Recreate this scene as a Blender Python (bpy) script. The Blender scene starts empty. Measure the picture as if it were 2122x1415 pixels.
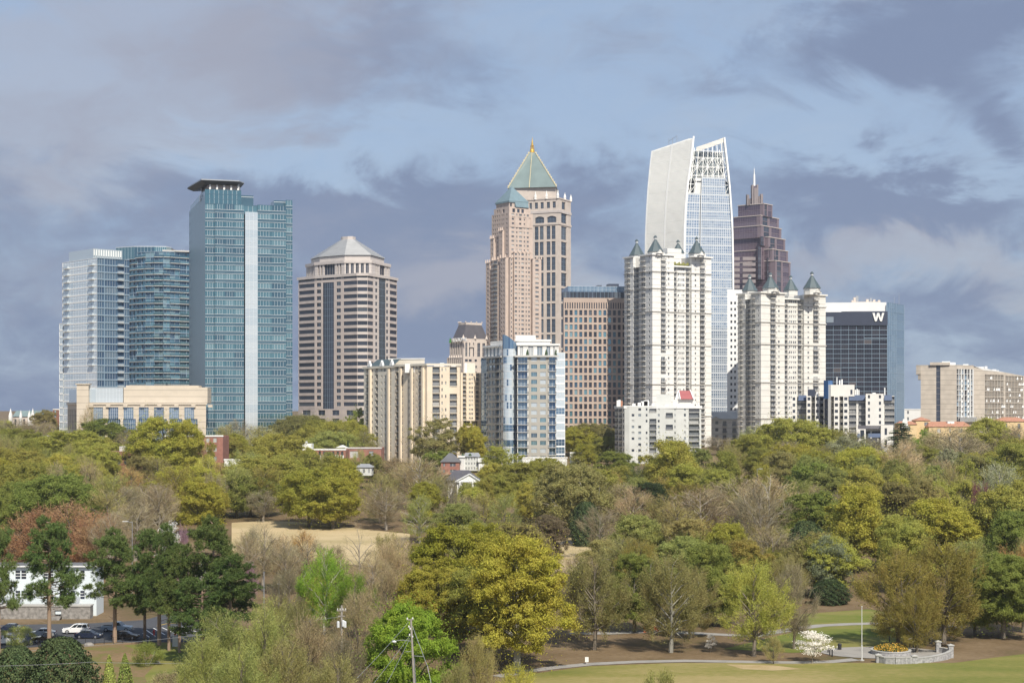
import bpy, math, random
import numpy as np
from mathutils import Vector, Matrix

# ---------------------------------------------------------------- camera, sky, sun, exposure
F, CX, HY, CAMZ = 3360.0, 1061.0, 850.0, 40.0      # focal length in photo pixels, principal column, horizon row, camera height
SUN_AZ, SUN_EL = math.radians(20), math.radians(45)   # sun stands behind the camera, to its right-hand side
scene = bpy.context.scene
col = scene.collection
cam_d = bpy.data.cameras.new('camera')
cam_d.sensor_width = 36.0
cam_d.lens = F / 2122.0 * 36.0
cam_d.shift_y = (HY - 707.5) / 2122.0
cam_d.clip_start = 1.0
cam_d.clip_end = 60000.0
cam = bpy.data.objects.new('camera', cam_d)
cam.location = (0, 0, CAMZ)
cam.rotation_euler = (math.radians(90), 0, 0)
col.objects.link(cam)
scene.camera = cam
scene.view_settings.view_transform = 'Standard'
scene.view_settings.look = 'None'
scene.view_settings.gamma = 1.0
scene.view_settings.use_curve_mapping = False
scene.view_settings.exposure = 0.58
scene.cycles.max_bounces = 6
scene.cycles.transparent_max_bounces = 8

sun_d = bpy.data.lights.new('sun', 'SUN')
sun_d.energy = 3.7
sun_d.angle = math.radians(0.53)
sun_d.color = (1.0, 0.93, 0.82)
sun = bpy.data.objects.new('sun', sun_d)
to_sun = Vector((math.sin(SUN_AZ) * math.cos(SUN_EL), -math.cos(SUN_AZ) * math.cos(SUN_EL), math.sin(SUN_EL)))
sun.rotation_euler = to_sun.to_track_quat('Z', 'Y').to_euler()
sun.location = (100, -200, 300)
col.objects.link(sun)

def build_world():
    w = bpy.data.worlds.new('World')
    scene.world = w
    w.use_nodes = True
    nt = w.node_tree
    nt.nodes.clear()
    N, L = nt.nodes, nt.links
    def math_(op, a, b=None, c=None):
        n = N.new('ShaderNodeMath'); n.operation = op
        for i, v in enumerate((a, b, c)):
            if v is None: continue
            if isinstance(v, (int, float)): n.inputs[i].default_value = v
            else: L.new(v, n.inputs[i])
        return n.outputs[0]
    sky = N.new('ShaderNodeTexSky')
    sky.sky_type = 'NISHITA'
    sky.sun_disc = False
    sky.sun_elevation = SUN_EL
    sky.sun_rotation = math.radians(180) - SUN_AZ
    sky.altitude = 300
    bg = N.new('ShaderNodeBackground')
    L.new(sky.outputs[0], bg.inputs[0])
    bg.inputs[1].default_value = 0.095
    tc = N.new('ShaderNodeTexCoord')
    sep = N.new('ShaderNodeSeparateXYZ')
    L.new(tc.outputs['Generated'], sep.inputs[0])
    az = math_('ARCTAN2', sep.outputs[0], sep.outputs[1])
    el = math_('ARCSINE', sep.outputs[2])
    # cloud decks: stretched noise over the sky's azimuth and elevation
    def noise(sx, sy, scale, detail, rough, off, dist=0.0):
        comb = N.new('ShaderNodeCombineXYZ')
        L.new(math_('MULTIPLY', az, sx), comb.inputs[0])
        L.new(math_('MULTIPLY', el, sy), comb.inputs[1])
        comb.inputs[2].default_value = off
        n = N.new('ShaderNodeTexNoise')
        n.inputs['Scale'].default_value = scale
        n.inputs['Detail'].default_value = detail
        n.inputs['Roughness'].default_value = rough
        n.inputs['Distortion'].default_value = dist
        L.new(comb.outputs[0], n.inputs['Vector'])
        return n.outputs[0]
    n1 = noise(5.0, 10.0, 1.0, 8, 0.56, 3.1, 0.5)
    n2 = noise(8.0, 15.0, 1.0, 7, 0.56, 9.7, 0.4)
    n3 = noise(15.0, 30.0, 1.0, 9, 0.66, 5.2, 1.1)
    w1 = noise(11.0, 20.0, 1.0, 6, 0.6, 14.2, 0.6)
    az_w = math_('ADD', az, math_('MULTIPLY', math_('SUBTRACT', n2, 0.5), 0.16))
    el_w = math_('ADD', el, math_('MULTIPLY', math_('SUBTRACT', w1, 0.5), 0.13))
    def blob(px, py, rx, ry, tilt=0.0):
        a0, e0 = math.atan((px - CX) / F), math.atan((HY - py) / F)
        ra, re = rx / F, ry / F
        da = math_('SUBTRACT', az_w, a0); de = math_('SUBTRACT', el_w, e0)
        c, s = math.cos(tilt), math.sin(tilt)
        p = math_('ADD', math_('MULTIPLY', da, c), math_('MULTIPLY', de, s))
        q = math_('SUBTRACT', math_('MULTIPLY', de, c), math_('MULTIPLY', da, s))
        p = math_('DIVIDE', p, ra); q = math_('DIVIDE', q, re)
        r2 = math_('ADD', math_('MULTIPLY', p, p), math_('MULTIPLY', q, q))
        return math_('POWER', 2.718, math_('MULTIPLY', r2, -1.0))
    def total(base, blobs):
        for amt, b in blobs:
            base = math_('ADD', base, math_('MULTIPLY', blob(*b), amt))
        return base
    def ramp(v, lo, hi):
        n = N.new('ShaderNodeMapRange'); n.interpolation_type = 'SMOOTHSTEP'
        n.inputs[1].default_value = lo; n.inputs[2].default_value = hi
        L.new(v, n.inputs[0])
        return n.outputs[0]
    # grey slate cloud
    dark = total(math_('ADD', math_('MULTIPLY', n1, 0.95), math_('MULTIPLY', n3, 0.72)), [
        (0.20, (150, 470, 380, 90, 0.0)), (0.30, (620, 430, 420, 80, 0.0)), (0.34, (900, 480, 260, 120, 0.0)), (0.30, (480, 130, 420, 110, 0.30)), (0.22, (760, 60, 200, 60, 0.3)),
        (0.46, (1760, 430, 230, 100, -0.15)), (0.40, (2000, 440, 260, 90, 0.0)), (0.46, (1960, 110, 260, 90, 0.1)), (0.34, (2000, 215, 110, 70, -0.3)), (0.40, (2100, 290, 60, 50, 0.0)),
        (0.36, (1230, 400, 150, 100, 0.0)), (0.26, (960, 140, 130, 110, 0.5)), (0.22, (1480, 160, 120, 40, 0.3)), (0.18, (1340, 60, 160, 40, 0.2)), (0.40, (1950, 690, 500, 80, 0.0)), (0.44, (350, 720, 700, 130, 0.0)), (0.36, (900, 650, 240, 110, 0.0)), (0.12, (700, 430, 400, 60, -0.1)),
        (-0.26, (1230, 190, 330, 120, 0.1)), (-0.36, (1640, 290, 340, 70, 0.12)), (-0.30, (700, 300, 330, 60, 0.12)), (-0.24, (420, 315, 130, 30, 0.1)), (-0.22, (140, 190, 180, 50, 0.0)), (-0.20, (880, 350, 120, 50, 0.5)),
        (-0.26, (1560, 30, 340, 60, 0.0)), (-0.2, (1060, 40, 160, 70, 0.0)), (-0.3, (2060, 360, 120, 40, -0.1))])
    dark = ramp(dark, 0.58, 1.28)
    # pale warm grey cloud
    pale = total(math_('ADD', math_('MULTIPLY', n2, 0.60), math_('MULTIPLY', n3, 0.50)), [
        (0.56, (50, 300, 300, 110, 0.1)), (0.56, (150, 50, 560, 120, 0.14)), (0.25, (420, 230, 400, 90, 0.1)), (0.50, (1850, 560, 420, 50, 0.0)), (0.34, (960, 600, 240, 70, 0.0)), (0.30, (1150, 560, 200, 60, 0.0)),
        (0.10, (300, 600, 400, 70, 0.0)), (-0.3, (1960, 200, 300, 160, 0.0)), (-0.35, (1750, 440, 350, 70, 0.0)), (-0.35, (1900, 740, 500, 60, 0.0)), (-0.3, (500, 760, 700, 80, 0.0)), (-0.12, (1100, 250, 420, 200, 0.0)),
        (0.16, (560, 130, 380, 90, 0.2))])
    pale = ramp(pale, 0.45, 1.05)
    def rgb(c):
        n = N.new('ShaderNodeRGB'); n.outputs[0].default_value = (*c, 1); return n.outputs[0]
    def mix(f, a, b):
        n = N.new('ShaderNodeMix'); n.data_type = 'RGBA'
        L.new(f, n.inputs[0]); L.new(a, n.inputs[6]); L.new(b, n.inputs[7]); return n.outputs[2]
    thin = mix(n3, rgb((0.300, 0.420, 0.635)), rgb((0.43, 0.52, 0.655)))
    cl = mix(math_('MULTIPLY', dark, 0.92), thin, rgb((0.205, 0.262, 0.405)))
    cl = mix(math_('MULTIPLY', pale, 0.70), cl, rgb((0.43, 0.44, 0.515)))
    bg2 = N.new('ShaderNodeBackground')
    L.new(cl, bg2.inputs[0]); bg2.inputs[1].default_value = 0.67
    ms = N.new('ShaderNodeMixShader')
    L.new(math_('ADD', 0.80, math_('MULTIPLY', dark, 0.18)), ms.inputs[0])
    L.new(bg.outputs[0], ms.inputs[1]); L.new(bg2.outputs[0], ms.inputs[2])
    out = N.new('ShaderNodeOutputWorld')
    L.new(ms.outputs[0], out.inputs[0])
build_world()

# ---------------------------------------------------------------- helpers
rnd = random.Random(7)
GP = [(-2000, 0), (400, 0), (500, 5), (600, 9.5), (700, 14), (800, 18), (950, 22), (1300, 26), (30000, 26)]
def ground(y):
    return float(np.interp(y, [a for a, _ in GP], [b for _, b in GP]))
def X(px, D): return (px - CX) / F * D
def Z(py, D): return CAMZ - (py - HY) / F * D
def PX(x, D): return CX + x / D * F
def on_ground(px, py, lift=0.0):
    """point of the terrain seen at a photo pixel"""
    k = (py - HY) / F
    lo, hi = 50.0, 3000.0
    for _ in range(60):
        m = (lo + hi) / 2
        if CAMZ - k * m > ground(m): lo = m
        else: hi = m
    return Vector((X(px, lo), lo, ground(lo) + lift))

def tag(o, label=None, cat=None, group=None, kind=None):
    if label: o['label'] = label
    if cat: o['category'] = cat
    if group: o['group'] = group
    if kind: o['kind'] = kind
    return o
def empty(name, loc, label=None, cat=None, group=None):
    o = bpy.data.objects.new(name, None)
    o.location = loc
    o.empty_display_size = 1
    col.objects.link(o)
    return tag(o, label, cat, group)

class MB:
    """collects faces (world coordinates) and links them as ONE mesh object"""
    def __init__(s): s.v = []; s.f = []; s.m = []
    def quad(s, a, b, c, d, m=0):
        n = len(s.v); s.v += [tuple(a), tuple(b), tuple(c), tuple(d)]; s.f.append((n, n+1, n+2, n+3)); s.m.append(m)
    def poly(s, pts, m=0):
        n = len(s.v); s.v += [tuple(p) for p in pts]; s.f.append(tuple(range(n, n+len(pts)))); s.m.append(m)
    def box(s, x0, y0, z0, x1, y1, z1, m=0, M=None):
        n = len(s.v)
        vs = [(x0,y0,z0),(x1,y0,z0),(x1,y1,z0),(x0,y1,z0),(x0,y0,z1),(x1,y0,z1),(x1,y1,z1),(x0,y1,z1)]
        if M is not None: vs = [tuple(M @ Vector(v)) for v in vs]
        s.v += vs
        for f in ((0,3,2,1),(4,5,6,7),(0,1,5,4),(1,2,6,5),(2,3,7,6),(3,0,4,7)):
            s.f.append(tuple(n+i for i in f)); s.m.append(m)
    def prism(s, pts, z0, z1, m=0, top=True, pts1=None, bottom=False):
        """pts: 2D outline counter-clockwise seen from above"""
        n = len(s.v); k = len(pts); q = pts1 or pts
        s.v += [(p[0], p[1], z0) for p in pts] + [(p[0], p[1], z1) for p in q]
        for i in range(k):
            j = (i+1) % k
            s.f.append((n+i, n+j, n+k+j, n+k+i)); s.m.append(m)
        if top: s.f.append(tuple(n+k+i for i in range(k))); s.m.append(m)
        if bottom: s.f.append(tuple(n+i for i in reversed(range(k)))); s.m.append(m)
    def cone(s, pts, z0, apex, m=0):
        n = len(s.v); k = len(pts)
        s.v += [(p[0], p[1], z0) for p in pts] + [tuple(apex)]
        for i in range(k):
            s.f.append((n+i, n+(i+1) % k, n+k)); s.m.append(m)
    def tube(s, a, b, r0, r1, m=0, k=6):
        a, b = Vector(a), Vector(b)
        d = (b-a)
        if d.length < 1e-6: return
        d.normalize()
        u = d.orthogonal().normalized(); w = d.cross(u)
        n = len(s.v)
        for p, r in ((a, r0), (b, r1)):
            for i in range(k):
                t = 2*math.pi*i/k
                s.v.append(tuple(p + u*(r*math.cos(t)) + w*(r*math.sin(t))))
        for i in range(k):
            j = (i+1) % k
            s.f.append((n+i, n+j, n+k+j, n+k+i)); s.m.append(m)
        s.f.append(tuple(n+k+i for i in range(k))); s.m.append(m)
        s.f.append(tuple(n+i for i in reversed(range(k)))); s.m.append(m)
    def path(s, pts, r0, r1=None, m=0, k=6):
        r1 = r0 if r1 is None else r1
        n = len(pts)-1
        for i in range(n):
            s.tube(pts[i], pts[i+1], r0+(r1-r0)*i/n, r0+(r1-r0)*(i+1)/n, m, k)
    def lathe(s, c, prof, k=12, m=0):
        n = len(s.v)
        for r, z in prof:
            for i in range(k):
                t = 2*math.pi*i/k
                s.v.append((c[0]+r*math.cos(t), c[1]+r*math.sin(t), c[2]+z))
        for j in range(len(prof)-1):
            for i in range(k):
                a, b = n+j*k+i, n+j*k+(i+1) % k
                s.f.append((a, b, b+k, a+k)); s.m.append(m)
    def mesh(s, name, mats, origin=(0,0,0), smooth=False):
        me = bpy.data.meshes.new(name)
        o = origin
        me.from_pydata([(v[0]-o[0], v[1]-o[1], v[2]-o[2]) for v in s.v], [], s.f)
        mats = mats if isinstance(mats, (list, tuple)) else [mats]
        for m in mats: me.materials.append(m)
        if len(mats) > 1: me.polygons.foreach_set('material_index', s.m)
        if smooth: me.polygons.foreach_set('use_smooth', [True]*len(s.f))
        me.update()
        return me
    def build(s, name, mats, parent=None, origin=None, smooth=False):
        if not s.f: return None
        if parent is not None: origin = parent_world(parent)
        elif origin is None: origin = (0, 0, 0)
        o = bpy.data.objects.new(name, s.mesh(name, mats, origin, smooth))
        if parent is not None: o.parent = parent
        else: o.location = origin
        col.objects.link(o)
        return o
def parent_world(p):
    v = Vector((0, 0, 0))
    while p is not None:
        v = v + p.location; p = p.parent
    return v

# ---------------------------------------------------------------- materials
def new_mat(name):
    m = bpy.data.materials.new(name); m.use_nodes = True
    return m, m.node_tree, m.node_tree.nodes['Principled BSDF']
def mat(name, c, rough=0.7, metal=0.0, spec=0.4, var=0.12, scale=0.25, c2=None, joints=None):
    m, nt, p = new_mat(name)
    N, L = nt.nodes, nt.links
    p.inputs['Roughness'].default_value = rough
    p.inputs['Metallic'].default_value = metal
    p.inputs['Specular IOR Level'].default_value = spec
    tc = N.new('ShaderNodeTexCoord')
    n = N.new('ShaderNodeTexNoise'); n.inputs['Scale'].default_value = scale; n.inputs['Detail'].default_value = 5
    L.new(tc.outputs['Object'], n.inputs['Vector'])
    r = N.new('ShaderNodeValToRGB')
    a = tuple(x*(1-var) for x in c); b = c2 or tuple(min(x*(1+var), 0.9) for x in c)
    r.color_ramp.elements[0].position = 0.32; r.color_ramp.elements[1].position = 0.68
    r.color_ramp.elements[0].color = (*a, 1); r.color_ramp.elements[1].color = (*b, 1)
    L.new(n.outputs[0], r.inputs[0])
    outc = r.outputs[0]
    if joints:
        sp = N.new('ShaderNodeSeparateXYZ'); L.new(tc.outputs['Object'], sp.inputs[0])
        mm = N.new('ShaderNodeMath'); mm.operation = 'FRACT'
        mu = N.new('ShaderNodeMath'); mu.operation = 'MULTIPLY'; mu.inputs[1].default_value = 1.0/joints
        L.new(sp.outputs[2], mu.inputs[0]); L.new(mu.outputs[0], mm.inputs[0])
        lt = N.new('ShaderNodeMath'); lt.operation = 'LESS_THAN'; lt.inputs[1].default_value = 0.08
        L.new(mm.outputs[0], lt.inputs[0])
        mx = N.new('ShaderNodeMix'); mx.data_type = 'RGBA'
        L.new(lt.outputs[0], mx.inputs[0]); L.new(outc, mx.inputs[6]); mx.inputs[7].default_value = (*[x*0.6 for x in c], 1)
        outc = mx.outputs[2]
    L.new(outc, p.inputs['Base Color'])
    return m
def glass(name, cols, metal=0.0, rough=0.06, spec=0.9, pos=None, bump=0.0):
    """window glass: each pane picks its tone (bare dark pane, blind, curtain) from a ramp"""
    m, nt, p = new_mat(name)
    N, L = nt.nodes, nt.links
    oi = N.new('ShaderNodeObjectInfo'); ge = N.new('ShaderNodeNewGeometry')
    ad = N.new('ShaderNodeMath'); ad.operation = 'ADD'
    L.new(oi.outputs['Random'], ad.inputs[0]); L.new(ge.outputs['Random Per Island'], ad.inputs[1])
    fr = N.new('ShaderNodeMath'); fr.operation = 'FRACT'; L.new(ad.outputs[0], fr.inputs[0])
    r = N.new('ShaderNodeValToRGB'); r.color_ramp.interpolation = 'CONSTANT'
    el = r.color_ramp.elements
    k = len(cols)
    pos = pos or [i/k for i in range(k)]
    while len(el) < k: el.new(0.5)
    for i in range(k):
        el[i].position = pos[i]; el[i].color = (*cols[i], 1)
    L.new(fr.outputs[0], r.inputs[0])
    L.new(r.outputs[0], p.inputs['Base Color'])
    p.inputs['Metallic'].default_value = metal
    p.inputs['Roughness'].default_value = rough
    p.inputs['Specular IOR Level'].default_value = spec
    if bump:
        tc = N.new('ShaderNodeTexCoord')
        n = N.new('ShaderNodeTexNoise'); n.inputs['Scale'].default_value = 0.09
        L.new(tc.outputs['Object'], n.inputs['Vector'])
        b = N.new('ShaderNodeBump'); b.inputs['Strength'].default_value = bump; b.inputs['Distance'].default_value = 0.5
        L.new(n.outputs[0], b.inputs['Height']); L.new(b.outputs[0], p.inputs['Normal'])
    return m
M = {}
M['white'] = mat('white_stucco', (0.72, 0.70, 0.65), 0.8, var=0.05)
M['whitepaint'] = mat('white_paint', (0.78, 0.78, 0.76), 0.6, var=0.03)
M['stucco_cool'] = mat('pale_grey_stucco', (0.60, 0.61, 0.58), 0.8, var=0.06)
M['stucco_tan'] = mat('grey_tan_stucco', (0.40, 0.38, 0.335), 0.8, var=0.06)
M['ivory'] = mat('ivory_stucco', (0.72, 0.70, 0.645), 0.8, var=0.06, joints=3.1)
M['ivory2'] = mat('ivory_plaster', (0.77, 0.755, 0.715), 0.8, var=0.05, joints=3.1)
M['moulding'] = mat('stone_moulding', (0.47, 0.45, 0.41), 0.8, var=0.06)
M['cream'] = mat('cream_stucco', (0.73, 0.625, 0.485), 0.8, var=0.06)
M['cream2'] = mat('pale_cream_stucco', (0.69, 0.635, 0.535), 0.8, var=0.05)
M['beige'] = mat('beige_limestone', (0.60, 0.52, 0.415), 0.8, var=0.05, joints=3.0)
M['granite'] = mat('pink_grey_granite', (0.53, 0.46, 0.42), 0.7, var=0.08)
M['granite_pale'] = mat('pale_granite', (0.58, 0.52, 0.48), 0.7, var=0.06, joints=1.6)
M['rose'] = mat('rose_tan_granite', (0.54, 0.44, 0.375), 0.75, var=0.08)
M['rose_pale'] = mat('pale_rose_stone', (0.58, 0.505, 0.44), 0.75, var=0.08)
M['terracotta'] = mat('terracotta_panel', (0.44, 0.345, 0.285), 0.7, var=0.06)
M['plum'] = glass('plum_glass', [(0.165, 0.12, 0.15), (0.12, 0.085, 0.115), (0.20, 0.15, 0.18)], 0.4, 0.12)
M['plumstone'] = mat('mauve_granite', (0.205, 0.16, 0.18), 0.5, var=0.08)
M['concrete'] = mat('tan_concrete', (0.50, 0.445, 0.375), 0.85, var=0.10, joints=3.0)
M['metal'] = mat('grey_metal', (0.42, 0.44, 0.46), 0.4, 0.5, var=0.05)
M['roofgrey'] = mat('grey_metal_roof', (0.42, 0.42, 0.41), 0.45, 0.35, var=0.08)
M['roofdark'] = mat('charcoal_roof', (0.10, 0.095, 0.105), 0.6, var=0.1)
M['slate'] = mat('slate_green_roof', (0.075, 0.105, 0.115), 0.55, var=0.1)
M['copper'] = mat('verdigris_copper', (0.185, 0.245, 0.24), 0.55, var=0.1, scale=0.12)
M['copper2'] = mat('blue_green_copper', (0.17, 0.245, 0.275), 0.55, var=0.1)
M['gold'] = mat('gold_leaf', (0.80, 0.50, 0.10), 0.35, 0.7, var=0.1)
M['goldtrim'] = mat('gilt_ridge', (0.62, 0.55, 0.36), 0.5, 0.2, var=0.1)
M['redroof'] = mat('red_metal_roof', (0.40, 0.125, 0.12), 0.5, var=0.08)
M['tile'] = mat('orange_clay_tile', (0.44, 0.215, 0.135), 0.75, var=0.15, scale=1.5)
M['brick'] = mat('red_brick', (0.32, 0.15, 0.115), 0.85, var=0.15, scale=0.8)
M['brick2'] = mat('brown_brick', (0.22, 0.10, 0.07), 0.85, var=0.15, scale=0.8)
M['yellowst'] = mat('yellow_stucco', (0.66, 0.50, 0.28), 0.8, var=0.06)
M['navy'] = mat('navy_panel', (0.045, 0.055, 0.085), 0.45, var=0.08)
M['blue'] = mat('bright_blue_panel', (0.04, 0.14, 0.34), 0.5, var=0.05)
M['blueawning'] = mat('blue_awning', (0.07, 0.10, 0.17), 0.7, var=0.1)
M['black'] = mat('black_metal', (0.03, 0.03, 0.033), 0.5, var=0.1)
M['darkrail'] = mat('dark_railing', (0.21, 0.21, 0.21), 0.5, var=0.1)
M['slab'] = mat('concrete_slab', (0.52, 0.51, 0.48), 0.8, var=0.06)
M['stone'] = mat('grey_fieldstone', (0.25, 0.235, 0.215), 0.9, var=0.35, scale=1.6)
M['stonecap'] = mat('stone_cap', (0.42, 0.41, 0.38), 0.8, var=0.1)
M['blockwall'] = mat('grey_block', (0.33, 0.325, 0.32), 0.9, var=0.3, scale=3.0)
M['siding'] = mat('pale_siding', (0.66, 0.72, 0.74), 0.7, var=0.03)
M['asphaltroof'] = mat('grey_shingle', (0.13, 0.13, 0.135), 0.8, var=0.15)
M['wood'] = mat('weathered_pole', (0.30, 0.275, 0.24), 0.9, var=0.2, scale=2)
M['g_dark'] = glass('dark_window', [(0.035,0.045,0.065),(0.05,0.06,0.085),(0.03,0.036,0.05),(0.09,0.105,0.125)], 0.0, 0.06, 0.55, [0,.35,.65,.9])
M['g_res'] = glass('apartment_window', [(0.15,0.165,0.18),(0.28,0.29,0.30),(0.11,0.12,0.14),(0.47,0.47,0.45)], 0.0, 0.08, 0.9, [0,.35,.6,.85])
M['g_pale'] = glass('pale_window', [(0.30,0.33,0.36),(0.22,0.26,0.30),(0.42,0.43,0.43),(0.52,0.52,0.50)], 0.0, 0.1, 0.9)
M['g_teal'] = glass('teal_glass', [(0.11,0.235,0.285),(0.15,0.29,0.335),(0.085,0.175,0.23),(0.22,0.365,0.40)], 0.62, 0.07, 0.9, [0,.3,.65,.85], bump=0.14)
M['g_tealband'] = glass('teal_spandrel', [(0.085,0.165,0.215),(0.10,0.185,0.235)], 0.45, 0.15)
M['g_pale_blue'] = glass('pale_blue_glass', [(0.60,0.66,0.69),(0.56,0.63,0.67),(0.64,0.69,0.71)], 0.35, 0.15)
M['g_ice'] = glass('ice_glass', [(0.66,0.73,0.77),(0.58,0.67,0.73),(0.72,0.77,0.79)], 0.3, 0.12)
M['g_blue'] = glass('blue_glass', [(0.14,0.24,0.37),(0.20,0.31,0.43),(0.10,0.18,0.30),(0.26,0.36,0.46)], 0.55, 0.06, 0.9, [0,.3,.6,.85], bump=.1)
M['g_sky'] = glass('sky_glass', [(0.47,0.56,0.67),(0.39,0.49,0.62),(0.54,0.62,0.70),(0.27,0.37,0.52)], 0.6, 0.06, 0.9, [0,.4,.75,.93])
M['g_teal2'] = glass('green_blue_glass', [(0.12,0.25,0.33),(0.17,0.33,0.39),(0.07,0.14,0.21),(0.28,0.41,0.44)], 0.5, 0.07, 0.9, [0,.3,.6,.85])
M['g_steel'] = glass('steel_blue_panel', [(0.19,0.285,0.385),(0.17,0.26,0.36),(0.215,0.31,0.41)], 0.3, 0.25)
M['teal_panel'] = mat('teal_grey_panel', (.20, .285, .31), .3, .25, var=.06); M['roofedge'] = mat('dark_roof_edge', (.055, .06, .065), .5, .2, var=.05)
M['crownstone'] = mat('grey_mauve_stone', (.26, .225, .225), .7, var=.08); M['screen'] = mat('grey_green_screen', (.22, .26, .26), .6, var=.1)
M['g_black'] = glass('black_glass', [(0.018,0.020,0.030),(0.025,0.026,0.038),(0.04,0.04,0.05),(0.10,0.085,0.085)], 0.0, 0.05, 0.6, [0,.4,.75,.95])
M['mull'] = mat('white_mullion', (0.60, 0.63, 0.65), 0.5, 0.2, var=0.03)
M['mullblue'] = mat('blue_grey_mullion', (0.27, 0.36, 0.44), 0.5, 0.2, var=0.03)
M['fin'] = mat('white_metal_fin', (0.84, 0.84, 0.81), 0.5, 0.0, var=0.02)
M['finpanel'] = mat('pale_metal_panel', (0.66, 0.66, 0.64), 0.5, 0.0, var=0.03)

# ---------------------------------------------------------------- window, balcony meshes shared by their copies
_cache = {}
def pane_mesh(w, h, nb, nh, g, fr, t=0.10):
    key = ('pane', round(w, 2), round(h, 2), nb, nh, g, fr)
    if key not in _cache:
        mb = MB()
        mb.box(-w/2, -0.03, -h/2, w/2, 0.03, h/2, 0)
        y0, y1 = -0.09, -0.032
        for i in range(1, nb): 
            x = -w/2 + w*i/nb; mb.box(x-t/2, y0, -h/2, x+t/2, y1, h/2, 1)
        for i in range(1, nh):
            z = -h/2 + h*i/nh
            for b in range(max(nb, 1)):
                xa = -w/2 + w*b/max(nb,1) + (t/2 if b else 0); xb = -w/2 + w*(b+1)/max(nb,1) - (t/2 if b < nb-1 else 0)
                mb.box(xa, y0, z-t/2, xb, y1, z+t/2, 1)
        _cache[key] = mb.mesh('window', [M[g], M[fr]])
    return _cache[key]
def balcony_mesh(w, d, slabm, railm, rail='bars', h=1.05):
    key = ('bal', round(w, 2), round(d, 2), slabm, railm, rail)
    if key not in _cache:
        mb = MB()
        mb.box(-w/2, -d, -0.22, w/2, 0, 0, 0)
        if rail == 'bars':
            mb.box(-w/2, -d, h-0.08, w/2, -d+0.08, h, 1)
            mb.box(-w/2, -d+0.08, h-0.08, -w/2+0.08, 0, h, 1); mb.box(w/2-0.08, -d+0.08, h-0.08, w/2, 0, h, 1)
            n = max(3, int(w/0.32))
            for i in range(n+1):
                x = -w/2+0.03 + (w-0.06)*i/n
                mb.box(x-0.03, -d+0.01, 0, x+0.03, -d+0.07, h-0.08, 1)
            for s in (-1, 1):
                for q in (0.35, 0.7):
                    x = s*(w/2-0.04); mb.box(x-0.03, -d+d*q-0.03, 0, x+0.03, -d+d*q+0.03, h-0.08, 1)
        elif rail == 'solid':
            mb.box(-w/2, -d, 0, w/2, -d+0.15, h, 1)
        else:
            mb.box(-w/2, -d, 0.1, w/2, -d+0.05, h, 1)
            mb.box(-w/2, -d+0.05, 0.1, -w/2+0.05, 0, h, 1); mb.box(w/2-0.05, -d+0.05, 0.1, w/2, 0, h, 1)
        _cache[key] = mb.mesh('balcony', [M[slabm], M[railm]])
    return _cache[key]

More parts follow.
